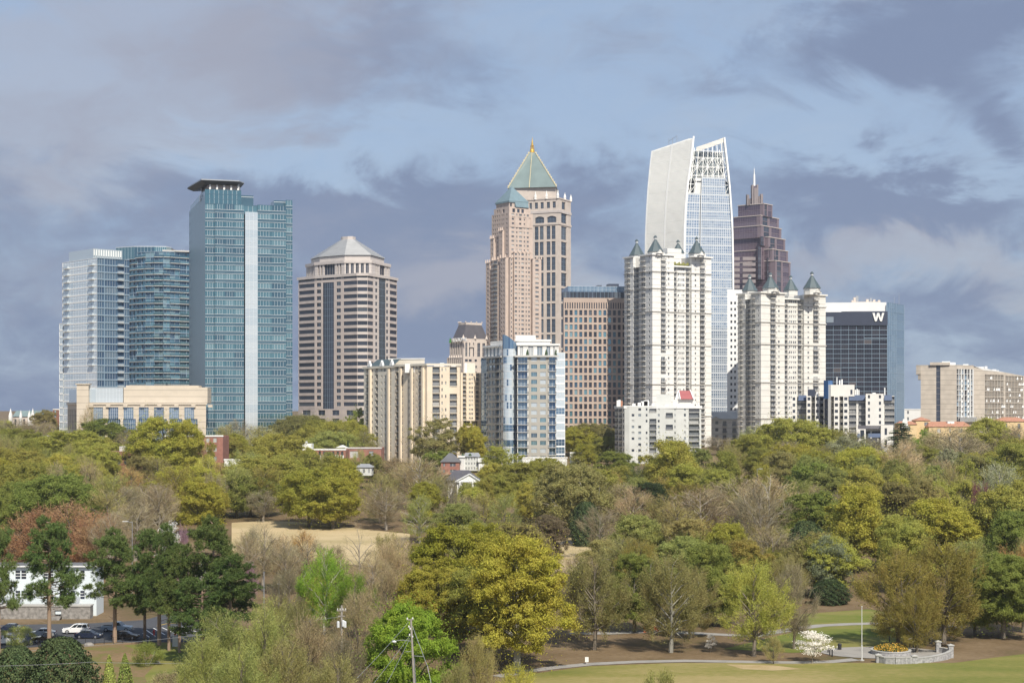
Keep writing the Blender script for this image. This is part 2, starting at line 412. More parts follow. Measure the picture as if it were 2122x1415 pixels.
class Building:
    def __init__(s, name, label, D, px, cat='building', group=None):
        s.D = D
        s.root = empty(name, (X(px, D), D, ground(D)), label, cat, group)
        s.o = s.root.location.copy()
        s.mbs = {}
        s.panes = []; s.bals = []
    def mb(s, name, m):
        return s.mbs.setdefault((name, m), MB())
    def corner(s, xl, xc, xr, beta, D=None):
        """front corner and the far ends of its two faces; beta turns the face right of the corner away from the picture plane"""
        D = D or s.D
        C = Vector((X(xc, D), D))
        def hit(d, px):
            k = (px-CX)/F
            return (k*C.y - C.x) / (d.x - k*d.y)
        dR = Vector((math.cos(beta), math.sin(beta))); dL = Vector((-math.sin(beta), math.cos(beta)))
        R = C + dR*hit(dR, xr); Lp = C + dL*hit(dL, xl)
        return C, R, Lp
    def core(s, pts, z0, z1, m='g_dark', name='core', inset=0.0):
        s.mb(name, m).prism(pts, z0, z1)
    def facade(s, P0, P1, z0, z1, cols, nfl, sill=.25, head=.12, depth=.35, wall='white', g='g_dark', fr='mull', nb=1, nh=1,
               bal=('slab', 'darkrail', 'bars'), bal_d=1.3, wname='window', wallname='wall', trim=None, gaps=None, bal_from=0, skip=0.0, gsel=None, t=0.10):
        P0, P1 = Vector(P0), Vector(P1)
        d = (P1-P0); L = d.length; d.normalize(); n = Vector((d.y, -d.x))
        tot = sum(c[1] for c in cols); xs = [0.0]
        for c in cols: xs.append(xs[-1] + c[1]/tot*L)
        fh = (z1-z0)/nfl
        W = s.mb(wallname, wall)
        def pt(x, z, o=0.0):
            q = P0 + d*x + n*o
            return (q.x, q.y, z)
        ang = math.atan2(d.y, d.x)
        r = random.Random(int(P0.x*13+P0.y*7+z0))
        for i, c in enumerate(cols):
            x0, x1 = xs[i], xs[i+1]; k = c[0]
            if k == 'w':
                W.quad(pt(x0, z0), pt(x1, z0), pt(x1, z1), pt(x0, z1)); continue
            if k == 'v':
                s._hole(W, pt, x0, x1, z0, z1, depth)
                s.panes.append((pt((x0+x1)/2, (z0+z1)/2, -depth), ang, x1-x0, z1-z0, c[2] if len(c) > 2 else g, fr, max(1, int((x1-x0)/1.6)), nfl, 'glass_strip'))
                continue
            for j in range(nfl):
                za = z0 + j*fh; zb = za + fh
                wa, wb = za + fh*sill, zb - fh*head
                if (skip and r.random() < skip) or (gaps and j in gaps):
                    W.quad(pt(x0, za), pt(x1, za), pt(x1, zb), pt(x0, zb)); continue
                dd = depth
                if k in ('b', 'r'): wa = za + 0.02
                if k == 'r': dd = 1.0; wa = za + 0.25; wb = zb - fh*0.10
                W.quad(pt(x0, za), pt(x1, za), pt(x1, wa), pt(x0, wa))
                W.quad(pt(x0, wb), pt(x1, wb), pt(x1, zb), pt(x0, zb))
                s._hole(W, pt, x0, x1, wa, wb, dd)
                gg = g
                if gsel: gg = gsel(i, j, r)
                wn = wname
                if k in ('b', 'r'): gg = 'g_res' if g not in ('g_teal2', 'g_blue') else g; wn = 'balcony_door'
                s.panes.append((pt((x0+x1)/2, (wa+wb)/2, -dd), ang, x1-x0, wb-wa, gg, fr, c[2] if len(c) > 2 else nb, nh, wn))
                if k == 'b' and j >= bal_from:
                    s.bals.append((pt((x0+x1)/2, za+0.02, 0.0), ang, (x1-x0)*1.25, bal_d, bal))
                if k == 'r' and j >= bal_from:
                    s.bals.append((pt((x0+x1)/2, wa, 0.12), ang, (x1-x0)*1.02, 0.12 if len(c) <= 3 else c[3], bal))
            if len(c) > 4: pass
        if trim:
            tm, th, offs = trim
            T = s.mb('floor_trim', tm)
            for j in range(nfl):
                for q in offs:
                    z = z0 + (j+q)*fh
                    a, b, c2, d2 = pt(0, z, 0.12), pt(L, z, 0.12), pt(L, z+th, 0.12), pt(0, z+th, 0.12)
                    T.quad(a, b, c2, d2); T.quad(d2, c2, pt(L, z+th), pt(0, z+th)); T.quad(pt(0, z), pt(L, z), b, a)
    def _hole(s, W, pt, x0, x1, z0, z1, dp):
        W.quad(pt(x0, z0), pt(x1, z0), pt(x1, z0, -dp), pt(x0, z0, -dp))
        W.quad(pt(x0, z1, -dp), pt(x1, z1, -dp), pt(x1, z1), pt(x0, z1))
        W.quad(pt(x0, z0), pt(x0, z0, -dp), pt(x0, z1, -dp), pt(x0, z1))
        W.quad(pt(x1, z0, -dp), pt(x1, z0), pt(x1, z1), pt(x1, z1, -dp))
    def band(s, pts, z0, z1, out, m, name='cornice', closed=False):
        """a moulding that runs along an open line of points (left to right as seen)"""
        T = MB()
        for i in range(len(pts)-1):
            a, b = Vector(pts[i]), Vector(pts[i+1]); d = (b-a).normalized(); n = Vector((d.y, -d.x))*out
            e0 = d*out if i == 0 else Vector((0, 0)); e1 = d*out if i == len(pts)-2 else Vector((0, 0))
            a1, b1 = a+n-d*out*(1 if i > 0 or True else 0), b+n+d*out
            T.quad((*a1, z0), (*b1, z0), (*b1, z1+i*0.003), (*a1, z1+i*0.003))
            T.quad((*a1, z1+i*0.003), (*b1, z1+i*0.003), (*b, z1+i*0.003), (*a, z1+i*0.003))
            T.quad((*a, z0-i*0.003), (*b, z0-i*0.003), (*b1, z0-i*0.003), (*a1, z0-i*0.003))
            T.quad((*a, z0), (*a1, z0), (*a1, z1), (*a, z1)); T.quad((*b1, z0), (*b, z0), (*b, z1), (*b1, z1))
        T.build(name, M[m], s.root)
    def part(s, name, m, fn, smooth=False):
        mb = MB(); fn(mb); return mb.build(name, m if isinstance(m, (list, tuple)) and not isinstance(m[0], str) else ([M[x] for x in m] if isinstance(m, (list, tuple)) else M[m]), s.root, smooth=smooth)
    def finish(s):
        for (name, m), mb in s.mbs.items(): mb.build(name, M[m], s.root)
        def vis(p):
            (x, y, z), ang, w, h = p[:4]
            n = Vector((math.sin(ang), -math.cos(ang))); v = Vector((-x, -y)).normalized()
            return w*h*max(n.dot(v), 0.0)*(1.0 if z > 28 else 0.3) + z*1e-4
        by = {}
        for p in s.panes: by.setdefault(p[8], []).append(p)
        for wn, ps in by.items():
            ps.sort(key=vis, reverse=True)
            for p in ps[:100]:
                o = bpy.data.objects.new(wn, pane_mesh(p[2], p[3], p[6], p[7], p[4], p[5]))
                o.parent = s.root; o.location = Vector(p[0]) - s.o; o.rotation_euler = (0, 0, p[1])
                col.objects.link(o)
            rest = ps[100:]
            if rest:
                kinds = sorted({p[4] for p in rest}); mb = MB()
                frs = sorted({p[5] for p in rest})
                for p in rest:
                    Mx = Matrix.Translation(p[0]) @ Matrix.Rotation(p[1], 4, 'Z'); w, h = p[2], p[3]
                    mb.box(-w/2, -0.03, -h/2, w/2, 0.03, h/2, kinds.index(p[4]), Mx)
                    for i in range(1, p[6]):
                        x = -w/2 + w*i/p[6]; mb.box(x-0.05, -0.09, -h/2, x+0.05, -0.032, h/2, len(kinds)+frs.index(p[5]), Mx)
                o = mb.build('window_panes' if wn == 'window' else wn + '_panes', [M[k] for k in kinds] + [M[f] for f in frs], s.root)
                o['kind'] = 'stuff'
        bs = sorted(s.bals, key=lambda p: -(p[2]*(1 if p[0][2] > 28 else .3)*max(0.0, Vector((math.sin(p[1]), -math.cos(p[1]))).dot(Vector((-p[0][0], -p[0][1])).normalized())) + p[0][2]*1e-3))
        for p in bs[:100]:
            o = bpy.data.objects.new('balcony', balcony_mesh(p[2], p[3], *p[4]))
            o.parent = s.root; o.location = Vector(p[0]) - s.o; o.rotation_euler = (0, 0, p[1])
            col.objects.link(o)
        if bs[100:]:
            mb = MB(); b0 = bs[100][4]
            for p in bs[100:]:
                me = balcony_mesh(p[2], p[3], *p[4]); Mx = Matrix.Translation(p[0]) @ Matrix.Rotation(p[1], 4, 'Z'); n = len(mb.v)
                mb.v += [tuple(Mx @ v.co) for v in me.vertices]
                for f in me.polygons:
                    mb.f.append(tuple(n+i for i in f.vertices)); mb.m.append(f.material_index)
            o = mb.build('balconies', [M[b0[0]], M[b0[1]]], s.root); o['kind'] = 'stuff'
        return s.root
def V2(x, y): return Vector((x, y))
def rep(pattern, n): return list(pattern)*n
# ---------------------------------------------------------------- buildings of the skyline
def backs(B, C, R, Lp, z0, z1, wall, roof='roofgrey', name='wall'):
    K = R + Lp - C
    W = B.mb(name, wall)
    W.quad((*R, z0), (*K, z0), (*K, z1), (*R, z1)); W.quad((*K, z0), (*Lp, z0), (*Lp, z1), (*K, z1))
    B.mb('roof', roof).quad((*C, z1-0.3), (*R, z1-0.3), (*K, z1-0.3), (*Lp, z1-0.3))
def block(B, pts, z0, z1, m, name='penthouse', roof=None):
    B.mb(name, m).prism([tuple(p) for p in pts], z0, z1)
def rect(C, R, Lp, a0, a1, b0, b1):
    """sub-rectangle: a along the face right of the corner, b along the one left of it (fractions)"""
    u, v = R-C, Lp-C
    return [tuple(C+u*a+v*b) for a, b in ((a0, b0), (a1, b0), (a1, b1), (a0, b1))]
def along(A, B_, t): return A + (B_-A)*t
def pyramid_z(pts, z0, apex_z): 
    c = sum((Vector(p) for p in pts), Vector((0, 0)))/len(pts); return (c.x, c.y, apex_z)
deg = math.radians

def pale_glass_tower():
    D = 850; B = Building('glass_tower', 'pale icy glass tower with thin balconies and a lower side strip, beside the stone church', D, 200, 'tower')
    C, R, L = B.corner(129, 201, 268, deg(42)); z0, z1 = ground(D)-1, Z(534, D)
    B.facade(L, C, z0, z1, [('w', .02), ('g', .30, 4), ('g', .38, 5), ('g', .05, 1), ('g', .25, 3)], 27, .12, .06, .12, 'fin', 'g_ice', 'mull', nh=2)
    B.facade(C, R, z0, z1, [('g', .22, 3), ('w', .02), ('g', .40, 5), ('b', .14), ('g', .22, 3)], 27, .12, .06, .3, 'mullblue', 'g_blue', 'mull', bal=('slab', 'g_pale_blue', 'panel'), bal_from=6)
    backs(B, C, R, L, z0, z1, 'mullblue')
    fh = (z1-z0)/27                                     # balconies on the pale face, at both its ends
    d = (C-L).normalized(); ang = math.atan2(d.y, d.x)
    for j in range(12, 27):
        for t, w in ((.14, 5.2), (.86, 5.0)):
            p = along(L, C, t); B.bals.append(((p.x, p.y, z0+j*fh+.1), ang, w, 1.2, ('slab', 'g_pale_blue', 'panel')))
    pz = rect(C, R, L, .05, .95, .15, .85); block(B, pz, z1, Z(513, D), 'g_pale_blue')
    S = B.mb('roof_screen', 'fin'); q = [Vector(p) for p in pz]
    for i in range(12):
        p = along(q[0], q[1], (i+.5)/12); S.box(p.x-.2, p.y-.7, z1+1.6, p.x+.2, p.y-.5, Z(515, D))
    # lower glass strip at the side
    a = V2(X(123, D+30), D+30); b = V2(X(130.5, D+28), D+28)
    B.facade(a, b, z0, Z(664, D), [('g', 1, 2)], 18, .14, .08, .2, 'fin', 'g_pale_blue', 'mull', wname='side_window')
    B.mb('wall', 'fin').prism([(a.x, a.y+.5), (b.x, b.y+.5), (b.x, b.y+20), (a.x, a.y+20)], z0, Z(664, D))
    return B.finish()
def curved_balcony_tower():
    D = 950; B = Building('apartment_tower', 'blue curved apartment tower striped with balconies, between two glass towers', D, 320, 'tower')
    z0, z1 = ground(D)-1, Z(520, D); nf = 33; fh = (z1-z0)/nf
    pxs = [268, 284, 302, 320, 338, 352, 372, 400]; ds = [D+16, D+9, D+4, D+2, D+2, D+4, D+8, D+14]
    P = [V2(X(p, d), d) for p, d in zip(pxs, ds)]
    for i in range(7):
        a, b = P[i], P[i+1]; L = (b-a).length
        hi = z1 if i < 4 else z1
        B.facade(a, b, z0, hi, [('w', .03), ('g', .47, 3), ('w', .04), ('g', .46, 2)], nf, .04, .10, .5, 'mullblue', 'g_teal2', 'mullblue', nh=1, t=.08)
        n = Vector((b.y-a.y, a.x-b.x)).normalized(); ang = math.atan2((b-a).y, (b-a).x)
        for j in range(6, nf):
            if (i*7+j*3) % 11 in (0, 1): continue
            p = (a+b)/2
            B.bals.append(((p.x, p.y, z0+j*fh+.15), ang, L*.99, .9, ('white', 'g_teal', 'panel')))
    W = B.mb('wall', 'mullblue')
    back = [tuple(p) for p in P] + [(P[-1].x+2, D+45), (P[0].x+2, D+45)]
    B.mb('roof', 'roofgrey').poly([(x, y, z1-.3) for x, y in back])
    W.quad((*P[-1], z0), (P[-1].x+2, D+45, z0), (P[-1].x+2, D+45, z1), (*P[-1], z1)); W.quad((P[0].x+2, D+45, z0), (*P[0], z0), (*P[0], z1), (P[0].x+2, D+45, z1))
    q = [V2(X(240, D+16), D+16), V2(X(278, D+9), D+9), V2(X(320, D+9), D+9), V2(X(345, D+10), D+10), V2(X(355, D+16), D+16)]
    zt = Z(507, D)
    for i in range(4):
        B.facade(q[i], q[i+1], z1-4, zt, [('g', 1, 6)], 1, .02, .05, .1, 'mull', 'g_teal', 'mull', wname='crown_glass')
    B.mb('roof', 'roofgrey').poly([(p.x, p.y, zt-.4) for p in q] + [(q[-1].x, D+40, zt-.4), (q[0].x, D+40, zt-.4)])
    can = B.mb('canopy', 'slab'); can.prism([(X(334, D), D+3), (X(398, D), D+10), (X(398, D), D+30), (X(334, D), D+30)], Z(519.5, D), Z(516.5, D), bottom=True)
    pole = B.mb('antenna', 'metal')
    for p in (366, 371): pole.tube((X(p, D), D+14, z1), (X(p, D), D+14, Z(512, D)), .25, .2)
    return B.finish()
def teal_tower():
    D = 800; B = Building('office_tower', 'tall teal glass office tower with a flat overhanging roof and one pale vertical strip', D, 480, 'tower')
    C, R, L = B.corner(392, 425, 606, deg(17.5)); z0 = ground(D)-1
    zm = Z(422, D); zr = Z(421, D); nf = 29
    u = (R-C).normalized(); n = Vector((u.y, -u.x))
    def T(px):
        k = (px-CX)/F
        return C + u*((k*C.y-C.x)/(u.x-k*u.y))
    a0, a1, a2, a3, a4 = T(425), T(445), T(505), T(533), T(592)
    tr = ('mull', .15, (.0, .34))
    kw = dict(nfl=nf, sill=.36, head=.04, depth=.12, wall='g_tealband', g='g_teal', fr='mull', trim=tr)
    B.facade(a0, a1, z0, zm, [('g', 1, 4)], **kw)
    b1, b2 = a1+n*1.2, a2+n*1.2
    B.facade(b1, b2, z0, zm, [('g', .33, 4), ('g', .34, 4), ('g', .33, 4)], **kw)
    B.mb('wall', 'g_tealband').quad((*a1, z0), (*b1, z0), (*b1, zm), (*a1, zm)); B.mb('wall', 'g_tealband').quad((*b2, z0), (*a2, z0), (*a2, zm), (*b2, zm))
    s1, s2 = T(507)+n*1.8, T(533)+n*1.8; zs = Z(437, D)
    B.facade(s1, s2, z0, zs, [('g', 1, 3)], 28, .02, .02, .05, 'mull', 'g_pale_blue', 'mull', wname='pale_strip', nh=2)
    q = [tuple(s1), tuple(s2), tuple(T(533)), tuple(T(507))]
    B.mb('strip_top', 'mull').poly([(x, y, zs-.05) for x, y in q]); 
    B.mb('strip_side', 'g_pale_blue').quad((*q[3], z0), (*q[0], z0), (*q[0], zs), (*q[3], zs)); B.mb('strip_side', 'g_pale_blue').quad((*q[1], z0), (*q[2], z0), (*q[2], zs), (*q[1], zs))
    B.facade(T(505), a3, zs-1, zm, [('g', 1, 3)], 1, .1, .1, .1, 'g_tealband', 'g_teal', 'mull')
    b3, b4 = a3+n*1.2, a4+n*1.2
    B.facade(b3, b4, z0, zr, [('g', .5, 5), ('g', .5, 5)], **kw)
    B.mb('wall', 'g_tealband').quad((*b4, z0), (*a4, z0), (*a4, zr), (*b4, zr)); B.mb('wall', 'g_tealband').quad((*a3, z0), (*b3, z0), (*b3, zr), (*a3, zr))
    B.facade(a4, R, z0, Z(408, D), [('g', 1, 3)], **kw)
    # blank side face with thin sloping blue-grey lines
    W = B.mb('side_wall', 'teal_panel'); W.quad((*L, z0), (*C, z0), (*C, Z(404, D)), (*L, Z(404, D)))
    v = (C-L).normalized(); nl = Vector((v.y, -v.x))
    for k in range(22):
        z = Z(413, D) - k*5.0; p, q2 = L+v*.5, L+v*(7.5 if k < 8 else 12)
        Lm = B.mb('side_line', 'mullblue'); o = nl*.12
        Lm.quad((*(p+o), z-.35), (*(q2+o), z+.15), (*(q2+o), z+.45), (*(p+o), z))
    mid = along(L, C, .5)
    backs(B, C, R, L, z0, zm, 'g_tealband')
    # stepped upper boxes and the drum under the roof
    K = [tuple(C+n*-.3), tuple(T(500)+n*-.3), tuple(T(500)+n*-14), tuple(L+u*1)]
    zc = Z(392, D)
    B.facade(C, T(500), zm, zc, [('g', 1, 8)], 3, .08, .05, .06, 'g_tealband', 'g_teal', 'mull', wname='crown_window')
    B.mb('crown', 'g_tealband').prism([tuple(C-n*.6), tuple(T(500)-n*.6), tuple(T(500)-n*16), tuple(L+u*.5+n*1)], zm-.2, zc)
    for p0, p1, yt in ((495, 527, 400), (570, 605, 408)):
        B.mb('upper_box', 'g_tealband').prism([tuple(T(p0)-n*3), tuple(T(p1)-n*3), tuple(T(p1)-n*14), tuple(T(p0)-n*14)], zm-.2, Z(yt, D))
        B.band([T(p0)-n*3, T(p1)-n*3], Z(yt+4, D), Z(yt+3, D), .1, 'mull', 'box_trim')
    # open storey with columns, then the overhanging roof slab
    Lm = along(C, L, .40)
    Pm = [C-n*1.2+u*2.5, T(494)-n*1.2, T(502)-n*7, T(502)-n*15, Lm+u*2.5+n*1]
    B.mb('attic', 'granite').prism([tuple(p) for p in Pm], zc, Z(381, D))
    for i in range(5):
        p = along(Pm[0]+n*.7, Pm[1]+n*.7, i/4); B.part('column', 'whitepaint', lambda mb, p=p: mb.box(p.x-.45, p.y-.4, zc, p.x+.45, p.y+.4, Z(377, D)))
    for i in range(7):
        p = along(Pm[4], Pm[0], i/7+.05)+nl*.6; B.part('column', 'granite', lambda mb, p=p: mb.box(p.x-.35, p.y-.6, zc, p.x+.35, p.y+.6, Z(378, D)))
    e = n*2.6
    roofp = [C+e-u*2.0, T(494)+e, T(508)-n*4, T(508)-n*16, Lm-u*5.2-n*3, Lm-u*5.2+n*1]
    zt = Z(373, D)
    def slab(mb):
        lo = [tuple(along(V2(*p), sum(Pm, Vector((0, 0)))/5, .16)) for p in roofp]
        mb.prism(lo, zt-2.2, zt-.7, pts1=[tuple(p) for p in roofp], bottom=True); mb.prism([tuple(p) for p in roofp], zt-.69, zt)
    B.part('roof_slab', 'roofedge', slab)
    B.band([roofp[5], roofp[0], roofp[1], roofp[2]], zt-.45, zt+.05, .12, 'metal', 'fascia')
    # round white emblem shapes at the corner of the crown
    r = B.mb('roof_sign', 'whitepaint')
    for i, (w, h, z) in enumerate(((1.0, 4.2, 396), (1.9, 3.4, 409), (1.0, 2.6, 402))):
        p = along(L, C, .82 - .07*(i % 2)) + nl*.2; a = p-v*w/2; b = p+v*w/2; zz = Z(z, D)
        r.quad((*a, zz), (*b, zz), (*b, zz+h), (*a, zz+h)); r.quad((*(a+nl*.3), zz), (*(b+nl*.3), zz), (*(b+nl*.3), zz+h), (*(a+nl*.3), zz+h))
    return B.finish()
def beige_bank_block():
    D = 760; B = Building('civic_building', 'low beige limestone block with seven tall stepped windows under the teal towers', D, 300, 'building')
    z0 = ground(D)-1; zt = Z(834, D); y = D
    C = V2(X(163, D), D); R = V2(X(427, D+6), D+6); L = V2(X(140, D+38), D+38)
    d = (R-C).normalized(); n = Vector((d.y, -d.x)); T = lambda px: C+d*((X(px, D+3)-C.x)/d.x)
    base = 4.0
    cols = [('w', 27)] + [('g', 20, 6), ('w', 12)]*7 + [('w', 6)]
    zw = zt-2.0; zs = Z(868, D)
    narrow = [('w', 30)] + [('g', 20.5, 5), ('w', 11.3)]*7 + [('w', 14)]
    wide = [('w', 27.3)] + [('g', 26, 7), ('w', 5.8)]*7 + [('w', 12)]
    B.facade(C, R, zs, zw, narrow, 1, .0, .03, .5, 'beige', 'g_blue', 'mull', nh=8, wname='upper_window')
    B.facade(C, R, z0+base, zs, wide, 1, .0, .0, .5, 'beige', 'g_blue', 'mull', nh=9, wname='lower_window')
    W = B.mb('wall', 'beige'); W.quad((*C, z0), (*R, z0), (*R, z0+base), (*C, z0+base)); W.quad((*C, zw), (*R, zw), (*R, zt), (*C, zt))
    B.facade(L, C, z0, zt, [('w', .1)] + [('g', .08, 1), ('w', .07)]*6, 1, .05, .12, .6, 'beige', 'g_dark', 'mull', nh=8, wname='side_window')
    backs(B, C, R, L, z0, zt, 'beige')
    B.band([L, C, R], zt-1.0, zt+.1, .5, 'beige', 'cornice')
    for px in [178+34.5*i for i in range(8)]:              # corbels under the cornice
        p = T(px+14)+n*.4; B.part('corbel', 'beige', lambda mb, p=p: mb.box(p.x-1.0, p.y-.4, zt-2.2, p.x+1.0, p.y+.4, zt-1.05))
    up = [T(255)-n*4, T(426)-n*4, T(426)-n*26, T(255)-n*26]
    B.mb('upper_hall', 'beige').prism([tuple(p) for p in up], zt-.3, Z(802, D))
    B.mb('upper_hall', 'beige').prism([tuple(up[0]+n*.0+d*1), tuple(T(408)-n*4.5), tuple(T(408)-n*20), tuple(T(256)-n*20)], Z(802, D), Z(798, D))
    B.facade(T(187)-n*3, T(254)-n*3, zt-.3, Z(803, D), [('g', 1, 10)], 1, .02, .04, .1, 'mull', 'g_pale_blue', 'mull', nh=4, wname='glass_hall')
    g = [T(187)-n*3.3, T(254)-n*3.3, T(254)-n*20, T(187)-n*20]; B.mb('glass_hall_roof', 'mull').prism([tuple(p) for p in g], zt-.3, Z(803, D)-.05)
    py = [T(163)+n*.8, T(187)+n*.8, T(187)-n*5, T(163)-n*5]
    B.mb('pylon', 'beige').prism([tuple(p) for p in py], z0, Z(797, D)); pc = [py[0]+n*.5-d*.5, py[1]+n*.5+d*.5, py[2]-n*.5+d*.5, py[3]-n*.5-d*.5]
    B.mb('pylon_cap', 'beige').prism([tuple(p) for p in pc], Z(797, D)+.01, Z(794.5, D), bottom=True)
    gl = [L+d*.5-n*2, C-d*.1-n*6+d*0, C-n*20, L-n*12]
    B.mb('side_glass', 'g_pale_blue').prism([tuple(along(L, C, .15)), tuple(along(L, C, .95)), tuple(along(L, C, .95)+d*8), tuple(along(L, C, .15)+d*8)], zt-.3, Z(806, D))
    return B.finish()
def octagonal_office():
    D = 950; B = Building('office_tower', 'pink granite office tower with ribbon windows and a stepped pyramid roof', D, 720, 'tower')
    # outline, left to right as seen: chamfer, broad bay, front block, chamfer, narrow bay, end block
    cz = (1.0/3.37, 600.0)
    def P(zx, dep): return V2(X(600+zx/3.37, D+dep), D+dep)
    pts = [P(62, 34), P(176, 22), P(372, 8), P(472, 1), P(546, 1), P(588, 8), P(698, 26), P(750, 38)]
    z0, zb, zt = ground(D)-1, Z(847, D), Z(567, D)
    nf = 20; fh = (zt-zb)/nf
    W = 'granite'; kw = dict(sill=.42, head=.0, depth=.3, wall=W, g='g_dark', fr='black', wname='window_band')
    B.facade(pts[0], pts[1], zb, zt, [('w', .02), ('g', .96, 8), ('w', .02)], nf, **kw)
    B.facade(pts[1], pts[2], zb, zt-fh, [('w', .07), ('g', .155, 2), ('w', .06), ('v', .40, 'g_dark'), ('w', .09), ('g', .155, 2), ('w', .07)], nf-1, .42, .0, .3, W, 'g_dark', 'mullblue')
    B.facade(pts[1], pts[2], zt-fh, zt, [('w', .07), ('g', .155, 2), ('w', .06), ('g', .40, 6), ('w', .09), ('g', .155, 2), ('w', .07)], 1, .42, .0, .3, W, 'g_dark', 'mullblue')
    B.facade(pts[2], pts[3], zb, zt, [('w', .05), ('g', .95, 7)], nf, **kw)
    B.facade(pts[3], pts[4], zb, zt, [('g', 1, 5)], nf, .42, .0, .3, 'granite_pale', 'g_dark', 'black', wname='window_band')
    B.facade(pts[4], pts[5], zb, zt, [('g', .92, 4), ('w', .08)], nf, **kw)
    B.facade(pts[5], pts[6], zb, zt, [('w', .1), ('g', .13, 1), ('w', .1), ('v', .43, 'g_dark'), ('w', .03), ('g', .13, 1), ('w', .08)], nf, .42, .0, .3, 'granite_pale', 'g_dark', 'mullblue')
    B.facade(pts[6], pts[7], zb, zt, [('w', .06), ('g', .94, 4)], nf, **kw)
    ctr = V2(X(722, D+48), D+48)
    ring = [tuple(p) for p in pts] + [tuple(2*ctr-p) for p in (pts[1], pts[3], pts[5])]
    B.mb('roof', 'roofgrey').poly([(p[0], p[1], zt-.2) for p in ring])
    Wb = B.mb('wall', W); Wb.quad((*pts[7], z0), (*ring[8], z0), (*ring[8], zt), (*pts[7], zt)); Wb.quad((*ring[-1], z0), (*pts[0], z0), (*pts[0], zt), (*ring[-1], zt))
    for i in range(7):                                      # base storeys with square windows
        o = pts[i] - Vector((0, .6)); q = pts[i+1] - Vector((0, .6)); k = max(1, int((q-o).length/9))
        B.facade(o, q, z0, zb-.05, rep([('w', .25), ('g', .5, 2), ('w', .25)], k), 4, .25, .15, .4, W, 'g_dark', 'mullblue', wname='base_window')
    B.band(pts, zt-1.2, zt+.4, .7, 'granite_pale', 'cornice')
    # upper tier
    def Q(zx, dep): return V2(X(600+zx/3.37, D+dep), D+dep)
    up = [Q(116, 40), Q(178, 27), Q(384, 11), Q(572, 11), Q(702, 40)]
    zu = Z(536, D)
    kk = dict(nfl=1, sill=.06, head=.14, depth=.6, wall='granite_pale', g='g_dark', fr='granite_pale')
    B.facade(up[0], up[1], zt, zu, [('w', .2)] + rep([('g', .08), ('w', .09)], 5), **kk, wname='upper_window')
    B.facade(up[1], up[2], zt, zu, [('w', .1), ('g', .05), ('w', .05), ('g', .05), ('w', .06), ('g', .36, 4), ('w', .08), ('g', .04), ('w', .05), ('g', .05), ('w', .11)], **kk, wname='upper_window')
    B.facade(up[2], up[3], zt, zu, [('w', .05)] + rep([('g', .105, 2), ('w', .08)], 5) + [('w', .02)], **kk, wname='upper_window')
    B.facade(up[3], up[4], zt, zu, [('w', .22), ('g', .05), ('w', .05), ('g', .05), ('w', .08), ('g', .27, 2), ('w', .1), ('g', .05), ('w', .13)], **kk, wname='upper_window')
    c2 = ctr
    rb = [tuple(p) for p in up] + [tuple(2*c2-p) for p in (up[1], up[2], up[3])]
    B.mb('upper_roof', 'roofgrey').poly([(p[0], p[1], zu-.1) for p in rb])
    B.band(up, zu-1.6, zu+.2, .5, 'granite_pale', 'upper_cornice')
    # drum and stepped pyramid
    def ringp(h, s=1.0):
        base = [Q(152, 45), Q(210, 30), Q(385, 17), Q(565, 17), Q(660, 40)]
        base = base + [2*c2-p for p in (base[1], base[2], base[3])]
        return [tuple(c2+(p-c2)*s) for p in base]
    B.mb('drum', 'granite_pale').prism(ringp(0), zu, Z(524, D)); zp = Z(523, D); za = Z(481, D)
    n = 15
    P_ = B.mb('pyramid_roof', 'roofgrey')
    for i in range(n):
        s = 1.03 - (1.03-.215)*i/n; s2 = s-.02
        P_.prism(ringp(0, s), zp+(za-zp)*i/n, zp+(za-zp)*(i+1)/n, pts1=ringp(0, s2), bottom=True)
    B.mb('lantern', 'granite_pale').prism(ringp(0, .205), za, Z(474, D))
    return B.finish()
